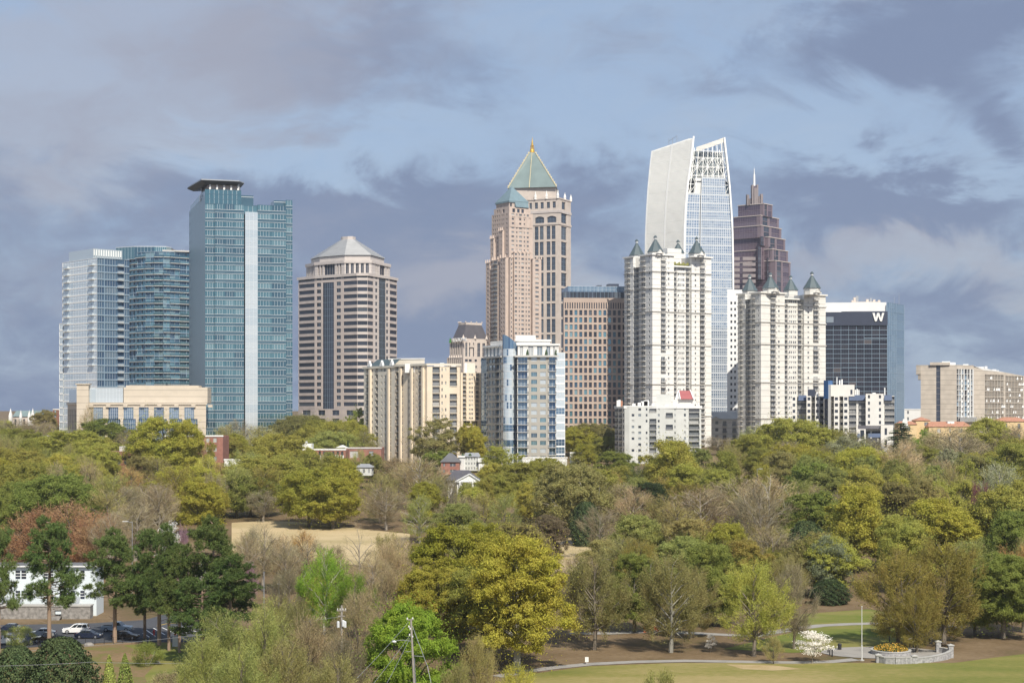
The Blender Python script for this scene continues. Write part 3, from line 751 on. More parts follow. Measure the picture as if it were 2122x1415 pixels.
def cream_condo():
    D = 735; B = Building('condominium', 'cream condominium slab with brown stacked balconies and a green roof edge', D, 880, 'building')
    z0 = ground(D)-1; nf = 15
    C = V2(X(885, D), D); A = V2(X(754, D+42), D+42); zt = Z(757, D)
    dl = (C-A).normalized(); n = Vector((dl.y, -dl.x))
    bs = ('cream2', 'darkrail', 'bars')
    fl = [('w', 1), ('r', 1), ('w', 1.2), ('g', .5), ('w', 1.2), ('r', 1), ('w', 1.3), ('g', .5), ('w', .8), ('g', .5), ('w', 1.2), ('r', 1.1), ('w', 1.4)]
    P1 = along(A, C, .5)
    B.facade(A, P1, z0, zt, fl, nf, .3, .25, .3, 'cream2', 'g_res', 'cream2', bal=bs)
    # projecting orange-cream piers between balcony columns
    B.facade(P1, C, z0, zt+.8, [('w', .5), ('r', 1), ('w', .9), ('r', 1), ('w', 2.2), ('g', .4), ('w', .8), ('r', .9), ('w', .9), ('g', .4), ('w', .7), ('r', .9), ('w', 2.2)], nf, .3, .25, .3, 'cream', 'g_res', 'cream2', bal=bs)
    for t in (.12, .42, .61, .78, .95):
        p = along(A, C, t)
        B.part('pier', 'cream', lambda mb, p=p: mb.prism([tuple(p-dl*.7+n*1.1), tuple(p+dl*.7+n*1.1), tuple(p+dl*.7), tuple(p-dl*.7)], z0, zt-1))
    # front block
    E = V2(X(953, D+5), D+5); E1 = V2(X(955, D+14), D+14); E2 = V2(X(996, D+18), D+18)
    fr_ = [('w', 1.1), ('r', 1.5), ('w', .35), ('g', .25), ('w', .5), ('g', .25), ('w', .7), ('r', 1.5), ('w', .6)]
    B.facade(C, E, z0, zt-.4, fr_, nf, .3, .25, .3, 'cream', 'g_res', 'whitepaint', bal=('cream2', 'darkrail', 'bars'), skip=.12)
    B.facade(E, E1, z0, zt-.4, [('w', 1)], nf, wall='cream')
    zp = Z(871, D+16)
    B.facade(E1, E2, zp, zt-3, [('w', .5), ('r', .9), ('w', .7), ('g', .45, 2), ('w', .2), ('g', .45, 2), ('w', .7), ('r', .9), ('w', .4)], 11, .3, .25, .3, 'cream', 'g_res', 'whitepaint', bal=bs)
    # parking decks under it
    B.facade(E1, E2, z0, zp-.05, [('w', .12), ('g', .36), ('w', .05), ('g', .36), ('w', .11)], 5, .42, .04, 1.2, 'beige', 'g_black', 'black', wname='parking_opening')
    K = [tuple(A), tuple(C), tuple(E), tuple(E1), tuple(E2), (E2.x, D+60), (A.x+8, D+75)]
    B.mb('roof', 'roofgrey').poly([(x, y, zt-3.2) for x, y in K])
    W = B.mb('wall', 'cream'); W.quad((*E2, z0), (E2.x, D+60, z0), (E2.x, D+60, zt-3), (*E2, zt-3)); W.quad((A.x+8, D+75, z0), (*A, z0), (*A, zt), (A.x+8, D+75, zt))
    B.band([A, P1], zt-.5, zt+.5, .5, 'cream2', 'cornice'); B.band([P1, C, E], zt-.1, zt+.9, .5, 'cream2', 'parapet')
    g = B.mb('green_roof', 'slate')                          # sloped green roof with white gables
    a, b = along(A, C, .08), along(A, C, .49); up = Z(748.5, D+30)
    g.quad((*(a+n*.3), zt+.5), (*(b+n*.3), zt+.5), (*(b-n*4), up+1), (*(a-n*4+dl*1.5), up+1))
    for t in (.1, .3, .46):
        p = along(A, C, t)+n*.6
        B.part('gable', 'whitepaint', lambda mb, p=p: mb.prism([tuple(p-dl*1.6), tuple(p+dl*1.6), tuple(p+dl*1.6-n*1), tuple(p-dl*1.6-n*1)], zt+.4, zt+3.2, pts1=[tuple(p-dl*.1), tuple(p+dl*.1), tuple(p+dl*.1-n*1), tuple(p-dl*.1-n*1)]))
    ph = [V2(X(806, D+30), D+30), V2(X(880, D+24), D+24), V2(X(880, D+45), D+45), V2(X(806, D+50), D+50)]
    B.mb('penthouse', 'cream2').prism([tuple(p) for p in ph], zt-3, Z(743, D+27)); B.band([ph[0], ph[1]], Z(744.5, D+27), Z(742.3, D+27), .3, 'ivory2', 'penthouse_trim')
    for px, w, h, dd in ((845, 12, 2.2, 10), (862, 9, 1.8, 8), (905, 12, 2.2, 14), (916, 9, 2.8, 16), (940, 10, 1.8, 14), (965, 5, 3.0, 24), (975, 20, 3.2, 30)):
        p = V2(X(px, D+dd), D+dd); B.part('roof_unit', 'cream2' if w > 15 else 'whitepaint', lambda mb, p=p, w=w, h=h: mb.box(p.x-w*.11, p.y, zt-3.1, p.x+w*.11, p.y+4, zt+h-1.2))
    return B.finish()
def cylinder_condo():
    D = 715; B = Building('condominium', 'condominium with a round pale glass corner bay and an ivory penthouse level', D, 1072, 'building')
    z0 = ground(D)-1; nf = 15; zt = Z(737, D)
    T = lambda px, dep=0: V2(X(px, D+dep), D+dep)
    bl = ('slab', 'darkrail', 'bars')
    # front, right of the glass drum
    P = [T(1072), T(1095), T(1137), T(1152), T(1171, 1)]
    B.facade(P[0], P[1], z0, zt, [('w', .06), ('b', .85, 3), ('w', .09)], nf, .1, .1, 1.2, 'white', 'g_blue', 'whitepaint', bal=bl, bal_d=.4)
    B.facade(P[1], P[2], z0, zt, [('w', .14), ('g', .28, 3), ('w', .16), ('g', .28, 3), ('w', .14)], nf, .3, .15, .25, 'stucco_tan', 'g_teal2', 'mull', gsel=lambda i, j, r: 'g_pale_blue' if r.random() < .55 else 'g_teal2')
    B.facade(P[2], P[3], z0, zt, [('w', .05), ('b', .9, 2), ('w', .05)], nf, .1, .1, 1.2, 'white', 'g_blue', 'whitepaint', bal=bl, bal_d=.4)
    B.facade(P[3], P[4], z0, zt+1.5, [('g', .95, 3), ('w', .05)], nf, .12, .06, .1, 'fin', 'g_ice', 'mull', nh=2, gsel=lambda i, j, r: 'g_blue' if j < 4 or r.random() < .18 else 'g_ice')
    # left wing
    Q = [T(997, 30), T(1008, 24), T(1012, 20), T(1026, 13), T(1040, 6)]
    B.facade(Q[0], Q[1], z0, zt, [('g', 1, 2)], nf, .1, .06, .1, 'mullblue', 'g_blue', 'mull')
    B.facade(Q[1], Q[2], z0, zt, [('w', .3), ('r', .7)], nf, .1, .1, 1.0, 'stucco_cool', 'g_blue', 'mull', bal=bl)
    B.facade(Q[2], Q[3], z0, zt, [('w', .08), ('g', .38, 2), ('w', .1), ('g', .38, 2), ('w', .06)], nf, .2, .15, .25, 'stucco_tan', 'g_blue', 'mull')
    B.facade(Q[3], Q[4], z0, zt, [('r', .6), ('w', .1), ('g', .25), ('w', .05)], nf, .15, .1, .3, 'stucco_tan', 'g_blue', 'mull', bal=bl)
    # the glass drum with its slanted top
    c = T(1057, 7); r = (X(1073, D)-X(1041, D))/2; k = 14
    ring = [c + Vector((math.cos(math.pi + math.pi*i/k), math.sin(math.pi + math.pi*i/k)))*r for i in range(k+1)]
    for i in range(k):
        zz = Z(722, D)
        B.facade(ring[i], ring[i+1], z0, zz, [('g', 1, 1)], nf+1, .10, .05, .06, 'mull', 'g_ice', 'mull', wname='drum_glass', nh=2, gsel=lambda i_, j, q: 'g_blue' if q.random() < .22 or j in (3, 5) else 'g_ice')
    def crown(mb):
        for i in range(k):
            a, b = ring[i], ring[i+1]; h = lambda p: Z(692 + 22*max(0.0, (p.x-c.x+r)/(2*r))**1.6, D)
            mb.quad((*a, Z(722, D)), (*b, Z(722, D)), (*b, h(b)), (*a, h(a)))
            a2, b2 = along(a, c, .03), along(b, c, .03); mb.quad((*b2, Z(722, D)), (*a2, Z(722, D)), (*a2, h(a)), (*b2, h(b))); mb.quad((*a, h(a)), (*b, h(b)), (*b2, h(b)), (*a2, h(a)))
    B.part('drum_crown', 'g_blue', crown)
    K = [Q[0], Q[1], Q[2], Q[3], Q[4], c, P[0], P[1], P[2], P[3], P[4], V2(P[4].x*1.05-.8, D+40), V2(Q[0].x+6, D+58)]
    B.mb('roof', 'slab').poly([(p.x, p.y, zt-.1) for p in K])
    W = B.mb('wall', 'stucco_cool'); W.quad((*P[4], z0), (P[4].x*1.05-.8, D+40, z0), (P[4].x*1.05-.8, D+40, zt), (*P[4], zt)); W.quad((Q[0].x+6, D+58, z0), (*Q[0], z0), (*Q[0], zt), (Q[0].x+6, D+58, zt))
    B.band([P[0], P[3]], zt-.6, zt+.2, 1.2, 'slab', 'terrace_edge'); B.band([Q[1], Q[4]], zt-.6, zt+.2, 1.2, 'slab', 'terrace_edge')
    # ivory penthouse in three steps
    u = Z(712, D)
    B.facade(T(1073, 3), T(1158, 3), zt, u, [('w', .05), ('g', .08, 2), ('w', .12), ('g', .13, 2), ('w', .09), ('g', .13, 2), ('w', .1), ('g', .09, 2), ('w', .07), ('g', .04), ('w', .1)], 1, .05, .2, .3, 'ivory2', 'g_pale', 'whitepaint', wname='penthouse_window')
    B.mb('penthouse', 'ivory2').prism([tuple(T(1073, 3.6)), tuple(T(1158, 3.6)), tuple(T(1158, 30)), tuple(T(1073, 30))], zt, u-.05)
    B.mb('penthouse', 'ivory2').prism([tuple(T(1070, 6)), tuple(T(1140, 6)), tuple(T(1140, 28)), tuple(T(1070, 28))], u-.04, Z(703, D))
    B.mb('penthouse', 'ivory2').prism([tuple(T(1068, 8)), tuple(T(1110, 8)), tuple(T(1110, 26)), tuple(T(1068, 26))], Z(703, D)+.01, Z(693, D))
    B.band([T(1073, 3), T(1158, 3)], u-.7, u+.1, .6, 'whitepaint', 'penthouse_cornice')
    B.band([T(1070, 6), T(1140, 6)], Z(703, D)-.6, Z(703, D)+.1, .5, 'whitepaint', 'upper_cornice')
    B.facade(T(1004, 24), T(1040, 10), zt, Z(713, D), [('w', .1), ('g', .1), ('w', .1), ('g', .1), ('w', .1), ('g', .12), ('w', .1), ('g', .1), ('w', .18)], 1, .05, .2, .6, 'ivory2', 'g_blue', 'whitepaint', wname='penthouse_window')
    B.mb('penthouse', 'ivory2').prism([tuple(T(1016, 20)), tuple(T(1041, 12)), tuple(T(1041, 30)), tuple(T(1016, 36))], Z(713, D)+.01, Z(703.5, D))
    B.band([T(1004, 24), T(1040, 10)], Z(713, D)-.6, Z(713, D)+.1, .6, 'whitepaint', 'penthouse_cornice')
    for px in (1093, 1132, 1152):
        p = T(px, .6)
        B.part('terrace_shrub', 'holly_leaf', lambda mb, p=p: mb.lathe((p.x, p.y, zt), [(.1, 0), (.7, .3), (.55, 1.4), (.25, 2.5), (.02, 3.0)], 8))
    return B.finish()
def small_mansard_tower():
    D = 1180; B = Building('office_tower', 'small stone tower with a dark mansard roof and a green and white sign', D, 965, 'tower')
    z0 = ground(D)-1
    C, R, L = B.corner(926, 960, 1010, deg(40)); z1 = Z(740, D)
    kw = dict(wall='rose_pale', g='g_dark', fr='rose_pale')
    B.facade(L, C, z0, z1, rep([('w', .07), ('g', .05)], 8) + [('w', .07)], 6, .03, .03, .4, **kw)
    B.facade(C, R, z0, z1, [('w', .06), ('g', .1), ('w', .03), ('g', .1), ('w', .1), ('g', .08), ('w', .13), ('g', .1), ('w', .13)], 12, .3, .3, .4, **kw)
    backs(B, C, R, L, z0, z1, 'rose_pale')
    q = rect(C, R, L, .02, .98, .02, .86); c, r, l = V2(*q[0]), V2(*q[1]), V2(*q[3]); z2 = Z(701, D)
    B.facade(l, c, z1, z2, rep([('w', .1), ('g', .07)], 5) + [('w', .15)], 1, .05, .16, .5, **kw, wname='upper_window')
    B.facade(c, r, z1, z2, [('w', .08), ('g', .09, 2), ('w', .07), ('g', .05), ('w', .12), ('g', .05), ('w', .14), ('g', .12, 2), ('w', .1), ('g', .12, 2), ('w', .06)], 1, .05, .22, .5, **kw, wname='upper_window', nh=3)
    backs(B, c, r, l, z1, z2, 'rose_pale')
    for i in range(6):
        p = along(l, c, i/6); B.part('finial', 'rose_pale', lambda mb, p=p: mb.cone([(p.x-.7, p.y-.7), (p.x+.7, p.y-.7), (p.x+.7, p.y+.7), (p.x-.7, p.y+.7)], z1-.1, (p.x, p.y, z1+2.2)))
    for t in (0, .5, 1):
        p = along(c, r, t); B.part('finial', 'rose_pale', lambda mb, p=p: mb.cone([(p.x-1, p.y-1), (p.x+1, p.y-1), (p.x+1, p.y+1), (p.x-1, p.y+1)], z2-.1, (p.x, p.y, z2+3)))
    a = rect(c, r, l, .06, 1.12, .10, .9); K = V2(*a[0])+(V2(*a[2])-V2(*a[0]))*.5
    B.mb('mansard_roof', 'roofdark').prism(a, z2-.2, Z(671, D), pts1=[tuple(along(V2(*p), K, .36)) for p in a])
    t = [tuple(along(V2(*p), K, .34)) for p in a]
    B.mb('roof_cresting', 'rose_pale').prism(t, Z(671.5, D), Z(667, D), bottom=True)
    for i in range(7):
        p = along(V2(*t[3]), V2(*t[0]), i/6) if i < 3 else along(V2(*t[0]), V2(*t[1]), (i-3)/3)
        B.part('crest', 'rose_pale', lambda mb, p=p: mb.box(p.x-.4, p.y-.4, Z(667, D), p.x+.4, p.y+.4, Z(664.5, D)))
    # dark gable in the front of the roof
    m = along(c, r, .34); d = (r-c).normalized(); n = Vector((d.y, -d.x))
    B.part('gable', 'rose_pale', lambda mb: mb.prism([tuple(m-d*2+n*.8), tuple(m+d*2+n*.8), tuple(m+d*2), tuple(m-d*2)], Z(719, D), Z(704, D), pts1=[tuple(m-d*.1+n*.8), tuple(m+d*.1+n*.8), tuple(m+d*.1), tuple(m-d*.1)]))
    root = B.finish()
    dl = (c-l).normalized(); nl = Vector((dl.y, -dl.x))
    s0 = along(l, c, .04)+nl*.9; Ls = (c-l).length*.92
    sg = empty('roof_sign', (s0.x, s0.y, Z(712, D))); sg.parent = root; sg.location = sg.location - root.location
    mb = MB(); p = [s0, s0+dl*Ls*.2, s0+dl*Ls*.1]
    mb.poly([(*p[0], Z(709, D)), (*p[1], Z(709, D)), (*p[2], Z(698, D))]); mb.poly([(*(p[0]+nl*.4), Z(709, D)), (*(p[1]+nl*.4), Z(709, D)), (*(p[2]+nl*.4), Z(698, D))])
    o = mb.build('sign_emblem', mat('sign_green', (.12, .42, .08), .5), None); o.parent = sg; o.matrix_parent_inverse = Matrix.Translation(-parent_world(sg))
    txt('REGIONS', sg, s0+dl*Ls*.24+nl*.3, Z(707.5, D), 3.9, math.atan2(dl.y, dl.x), M['whitepaint'], 'sign_lettering', 1.08)
def txt(s, parent, p, z, size, ang, m, name, sx=1.0):
    cu = bpy.data.curves.new(name, 'FONT'); cu.body = s; cu.size = size; cu.extrude = size*.06
    cu.materials.append(m)
    tmp = bpy.data.objects.new(name, cu); col.objects.link(tmp)
    me = bpy.data.meshes.new_from_object(tmp.evaluated_get(bpy.context.evaluated_depsgraph_get())); bpy.data.objects.remove(tmp)
    if not me.materials: me.materials.append(m)
    o = bpy.data.objects.new(name, me); o.parent = parent
    o.location = Vector((p.x, p.y, z)) - parent_world(parent); o.rotation_euler = (math.radians(90), 0, ang); o.scale = (sx, 1, 1)
    col.objects.link(o); return o
def stepped_rose_tower():
    D = 1190; B = Building('residential_tower', 'stepped rose stone tower with a small blue copper pyramid roof', D, 1062, 'tower')
    z0 = ground(D)-1; zz = lambda y: Z(y, D)
    C, R, L = B.corner(1019, 1055, 1104, deg(34)); u, v = R-C, L-C
    pt = lambda a, b: C+u*a+v*b
    nf = 36; y0 = 440
    z1 = zz(y0); fh = zz(0)-zz(9.06); nfl = int((z1-z0)/fh)
    kw = dict(wall='rose', g='g_res', fr='rose')
    front = [('w', .10), ('g', .11), ('w', .09), ('g', .05), ('w', .07), ('g', .12), ('w', .08), ('g', .05), ('w', .08), ('g', .08), ('w', .17)]
    side = [('w', .05), ('g', .06), ('w', .06), ('g', .06), ('w', .07), ('g', .06), ('w', .05), ('g', .06), ('w', .09), ('g', .05), ('w', .05), ('g', .05), ('w', .12), ('g', .07), ('w', .1)]
    B.facade(C, R, z0, z1, front, nfl, .35, .22, .4, **kw)
    B.facade(L, C, z0, z1, side, nfl, .3, .25, .5, **kw)
    backs(B, C, R, L, z0, z1, 'rose')
    # lower projecting bays of the stem: they stop at staggered heights
    def bay(t0, t1, out, top, face, cols):
        A_, B2 = (C, R) if face == 'R' else (L, C)
        d = (B2-A_).normalized(); n = Vector((d.y, -d.x)); a, b = along(A_, B2, t0), along(A_, B2, t1)
        f = int((zz(top)-z0)/fh)
        B.facade(a+n*out, b+n*out, z0, zz(top), cols, f, .3, .25, .5, **kw)
        W = B.mb('wall', 'rose'); W.quad((*a, z0), (*(a+n*out), z0), (*(a+n*out), zz(top)), (*a, zz(top))); W.quad((*(b+n*out), z0), (*b, z0), (*b, zz(top)), (*(b+n*out), zz(top)))
        W.quad((*(a+n*out), zz(top)), (*(b+n*out), zz(top)), (*b, zz(top)), (*a, zz(top)))
        m = int((b-a).length/4)+1
        for i in range(m+1):
            p = along(a+n*out, b+n*out, i/m); B.part('pinnacle', 'rose', lambda mb, p=p: mb.prism([(p.x-.6, p.y-.5), (p.x+.6, p.y-.5), (p.x+.6, p.y+.5), (p.x-.6, p.y+.5)], zz(top)-.1, zz(top)+2.4, pts1=[(p.x-.25, p.y-.2), (p.x+.25, p.y-.2), (p.x+.25, p.y+.2), (p.x-.25, p.y+.2)]))
    bay(-.02, .08, 2.2, 534, 'R', [('w', .3), ('g', .5), ('w', .2)])
    bay(.16, .86, 1.6, 522, 'R', [('w', .04), ('g', .14), ('w', .1), ('g', .07), ('w', .09), ('g', .16), ('w', .1), ('g', .07), ('w', .09), ('g', .1), ('w', .05)])
    bay(.90, 1.27, 3.0, 534, 'R', [('w', .3), ('g', .4), ('w', .3)])
    bay(.70, .98, 3.0, 534, 'L', [('w', .1), ('g', .25), ('w', .2), ('g', .25), ('w', .2)])
    bay(.20, .52, 2.4, 536, 'L', [('w', .12), ('b', .7, 3), ('w', .18)])
    bay(-.16, .06, 2.8, 540, 'L', [('w', .3), ('g', .4), ('w', .3)])
    bay(.52, .72, 1.6, 476, 'L', [('w', .2), ('g', .2), ('w', .2), ('g', .2), ('w', .2)])
    bay(.04, .22, 1.8, 490, 'L', [('w', .3), ('g', .4), ('w', .3)])
    # upper tiers
    def tier(a0, a1, b0, b1, zl, zh, cr, cl, nfl=1, s=.1, h=.25):
        q = rect(C, R, L, a0, a1, b0, b1); c, r, l = V2(*q[0]), V2(*q[1]), V2(*q[3])
        B.facade(c, r, zl, zh, cr, nfl, s, h, .5, wall='rose', g='g_dark', fr='rose', wname='tier_window'); B.facade(l, c, zl, zh, cl, nfl, s, h, .5, wall='rose', g='g_dark', fr='rose', wname='tier_window')
        backs(B, c, r, l, zl, zh, 'rose'); return c, r, l
    w4 = [('w', .08), ('g', .14, 2), ('w', .16), ('g', .12, 2), ('w', .1), ('g', .12, 2), ('w', .12), ('g', .1), ('w', .06)]
    tier(.05, .95, .06, .94, z1-zz(440)+zz(440)-.0, zz(428), [('w', .15), ('g', .12), ('w', .1), ('g', .12), ('w', .08), ('g', .12), ('w', .31)], [('w', .2), ('g', .07), ('w', .07), ('g', .07), ('w', .16), ('g', .12), ('w', .31)])
    c, r, l = tier(.10, .86, .12, .88, zz(428), zz(417), [('w', .04), ('g', .1), ('w', .86)], rep([('w', .07), ('g', .04)], 8) + [('w', .12)])
    B.facade(pt(.03, -.015), pt(.97, -.015), zz(470), zz(446), w4, 1, .12, .12, .6, 'rose', 'g_dark', 'rose', wname='tall_window')
    q = rect(c, r, l, -.04, 1.04, -.04, 1.04); ctr = (V2(*q[0])+V2(*q[2]))/2
    B.mb('pyramid_roof', 'copper2').cone(q, zz(414.5), (ctr.x, ctr.y, zz(380)))
    B.mb('roof_eave', 'copper2').prism(q, zz(418), zz(414.4), bottom=True)
    # copper skirt on the front face
    d = u.normalized(); n = Vector((d.y, -d.x)); a, b = along(c, r, .28), along(c, r, 1.0)
    B.part('copper_skirt', 'copper2', lambda mb: (mb.quad((*(a+n*2.2-d*.0), zz(427.5)), (*(b+n*2.2), zz(427.5)), (*(b+n*.3), zz(414)), (*(a+n*.3), zz(414))), mb.poly([(*(a+n*2.2), zz(427.5)), (*(a+n*.3), zz(414)), (*a, zz(427.5))]), mb.poly([(*(b+n*.3), zz(414)), (*(b+n*2.2), zz(427.5)), (*b, zz(427.5))])))
    for i in range(4):
        for yy, k in ((407, .24), (423, .1)):
            p = along(c, r, .32+.17*i)+n*(1.2 if yy > 420 else -2.2); B.part('dormer', 'copper2', lambda mb, p=p, yy=yy: mb.cone([(p.x-.7, p.y-.5), (p.x+.7, p.y-.5), (p.x+.7, p.y+1.2), (p.x-.7, p.y+1.2)], zz(yy+1.5), (p.x, p.y+.2, zz(yy-3))))
    return B.finish()
def gold_spire_tower():
    D = 1280; B = Building('skyscraper', 'tall pale stone skyscraper with a green pyramid roof and golden spire', D, 1118, 'tower')
    z0 = ground(D)-1; zz = lambda y: Z(y, D)
    C, R, L = B.corner(1062, 1158, 1183, deg(64)); zt = zz(440)
    kw = dict(wall='rose_pale', g='g_dark', fr='mullblue')
    fh = zz(0)-zz(32.2); n = int((zz(465)-z0)/fh)
    # broad face: paired window strips, each group three storeys tall
    colsL = [('w', .06), ('g', .07, 2), ('w', .015), ('g', .07, 2), ('w', .06), ('g', .07, 2), ('w', .015), ('g', .07, 2), ('w', .06), ('g', .085, 3), ('w', .025), ('g', .085, 3), ('w', .065), ('g', .085, 3), ('w', .025), ('g', .085, 3), ('w', .075)]
    zl = zz(465)
    B.facade(L, C, zl-n*fh, zl, colsL, n, .07, .07, .7, **kw, nh=3)
    B.facade(C, R, zl-n*fh, zl, [('w', .2), ('g', .45, 2), ('w', .35)], n, .07, .07, .7, **kw, nh=3)
    # arched storey and gallery storey above a balustrade
    zb, zc, zd = zz(462), zz(437), zz(411)
    B.facade(L, C, zl, zc, [('w', .06), ('g', .155, 4), ('w', .06), ('g', .155, 4), ('w', .06), ('g', .195, 6), ('w', .065), ('g', .195, 6), ('w', .055)], 1, .16, .34, .7, **kw, wname='arched_window', nh=2)
    B.facade(C, R, zl, zc, [('w', .2), ('g', .45, 2), ('w', .35)], 1, .1, .1, .7, **kw, wname='arched_window', nh=3)
    B.facade(L, C, zc, zd, [('w', .06), ('g', .06), ('w', .04), ('g', .06), ('w', .06), ('g', .06), ('w', .04), ('g', .06), ('w', .065), ('g', .07, 2), ('w', .06), ('g', .07, 2), ('w', .07), ('g', .07, 2), ('w', .06), ('g', .07, 2), ('w', .07)], 1, .26, .24, .7, **kw, wname='arched_window', nh=3)
    B.facade(C, R, zc, zd, [('w', .25), ('g', .3, 2), ('w', .45)], 1, .2, .2, .7, **kw, wname='arched_window')
    for a0, a1 in ((.49, .685), (.75, .945), (.275, .43), (.06, .215)):   # arch heads
        a, b = along(L, C, a0), along(L, C, a1); d = (b-a).normalized(); nn = Vector((d.y, -d.x))*.05; w = (b-a).length
        def arch(mb):
            m = 8; zh = zc-(zc-zl)*.34
            for i in range(m):
                t0, t1 = i/m, (i+1)/m
                f = lambda t: zh - w*.16*(1-math.sin(math.pi*t))
                for lo, hi in ((t0, t1),): mb.quad((*(along(a, b, lo)+nn), f(lo)), (*(along(a, b, hi)+nn), f(hi)), (*(along(a, b, hi)+nn), zh+.3), (*(along(a, b, lo)+nn), zh+.3))
        B.part('arch', 'rose_pale', arch)
    for y, hh, m in ((465, 1.6, 'rose_pale'), (440, 2.0, 'granite_pale'), (412, 1.0, 'rose_pale')):
        B.band([L, C, R], zz(y), zz(y)+hh, .45, m, 'balustrade')
    B.mb('wall', 'rose_pale').quad((*L, z0), (*C, z0), (*C, zl-n*fh), (*L, zl-n*fh)); B.mb('wall', 'rose_pale').quad((*C, z0), (*R, z0), (*R, zl-n*fh), (*C, zl-n*fh))
    backs(B, C, R, L, z0, zd, 'rose_pale')
    # corner turret, a paler stack of bays beyond the corner
    d = (R-C).normalized(); q = [C+(C-L).normalized()*3.2, R+(C-L).normalized()*3.2]
    for t in (0.03, .27, .5, .74, .98):
        p = along(L, C, t); B.part('pinnacle', 'ivory2', lambda mb, p=p: (mb.box(p.x-.9, p.y-.9, zd, p.x+.9, p.y+.9, zd+2.5), mb.cone([(p.x-.9, p.y-.9), (p.x+.9, p.y-.9), (p.x+.9, p.y+.9), (p.x-.9, p.y+.9)], zd+2.5, (p.x, p.y, zd+7))))
    for t in (.5, 1):
        p = along(C, R, t); B.part('pinnacle', 'ivory2', lambda mb, p=p: (mb.box(p.x-.9, p.y-.9, zd, p.x+.9, p.y+.9, zd+2.5), mb.cone([(p.x-.9, p.y-.9), (p.x+.9, p.y-.9), (p.x+.9, p.y+.9), (p.x-.9, p.y+.9)], zd+2.5, (p.x, p.y, zd+6))))
    # attic block and pyramid: the pyramid sits square over an attic set back from the faces
    A0, A1, A2 = V2(X(1056, D+8), D+14), V2(X(1152, D+8), D+8), V2(X(1157, D+8), D+30); A3 = A0+A2-A1
    B.mb('attic', 'rose_pale').prism([tuple(A0), tuple(A1), tuple(A2), tuple(A3)], zd-.2, zz(385))
    ctr = V2(X(1103, D+24), D+24)
    e = [V2(X(1052, D+8), D+13), V2(X(1153.5, D+6), D+5), V2(X(1157.5, D+30), D+34), V2(X(1060, D+40), D+44)]
    w = 2.6; za, zp = Z(317, D+24), zz(385.5)
    top = [ctr+Vector(s)*w for s in ((-.9, -.9), (.9, -.9), (.9, .9), (-.9, .9))]
    B.mb('pyramid_roof', 'copper').prism([tuple(p) for p in e], zp, za, pts1=[tuple(p) for p in top], bottom=True)
    Rg = B.mb('ridge_trim', 'goldtrim')
    mid = along(e[0], e[1], .44)-Vector((0, .4)); mt = along(top[0], top[1], .44)-Vector((0, .3))
    Rg.tube((*mid, zp), (*mt, za), .35, .3); Rg.tube((*e[1], zp), (*top[1], za), .5, .4); Rg.tube((*e[0], zp), (*top[0], za), .45, .4); Rg.tube((*e[2], zp), (*top[2], za), .4, .3)
    for i in range(14):
        for p0, p1 in ((e[1], top[1]), (e[0], top[0])):
            p = along(p0, p1, (i+.5)/14); z = zp+(za-zp)*(i+.5)/14
            Rg.box(p.x-.55, p.y-.5, z, p.x+.55, p.y+.3, z+1.3)
    c = (ctr.x, ctr.y, za)
    B.part('spire_base', 'gold', lambda mb: mb.lathe(c, [(2.5, -.6), (2.7, .3), (2.0, .7), (1.8, 2.2), (1.6, 2.6)], 10))
    for i in range(6):
        t = i*math.pi/3; B.part('spire_column', 'gold', lambda mb, t=t: mb.tube((c[0]+1.5*math.cos(t), c[1]+1.5*math.sin(t), za+2.5), (c[0]+1.15*math.cos(t), c[1]+1.15*math.sin(t), za+5.6), .26, .22))
    B.part('spire', 'gold', lambda mb: mb.lathe(c, [(.7, 2.5), (.65, 5.4), (1.45, 5.5), (1.5, 5.8), (.85, 6.2), (.65, 8.4), (.28, 10.6), (.10, 12.4), (.02, 12.9)], 10))
    return B.finish()
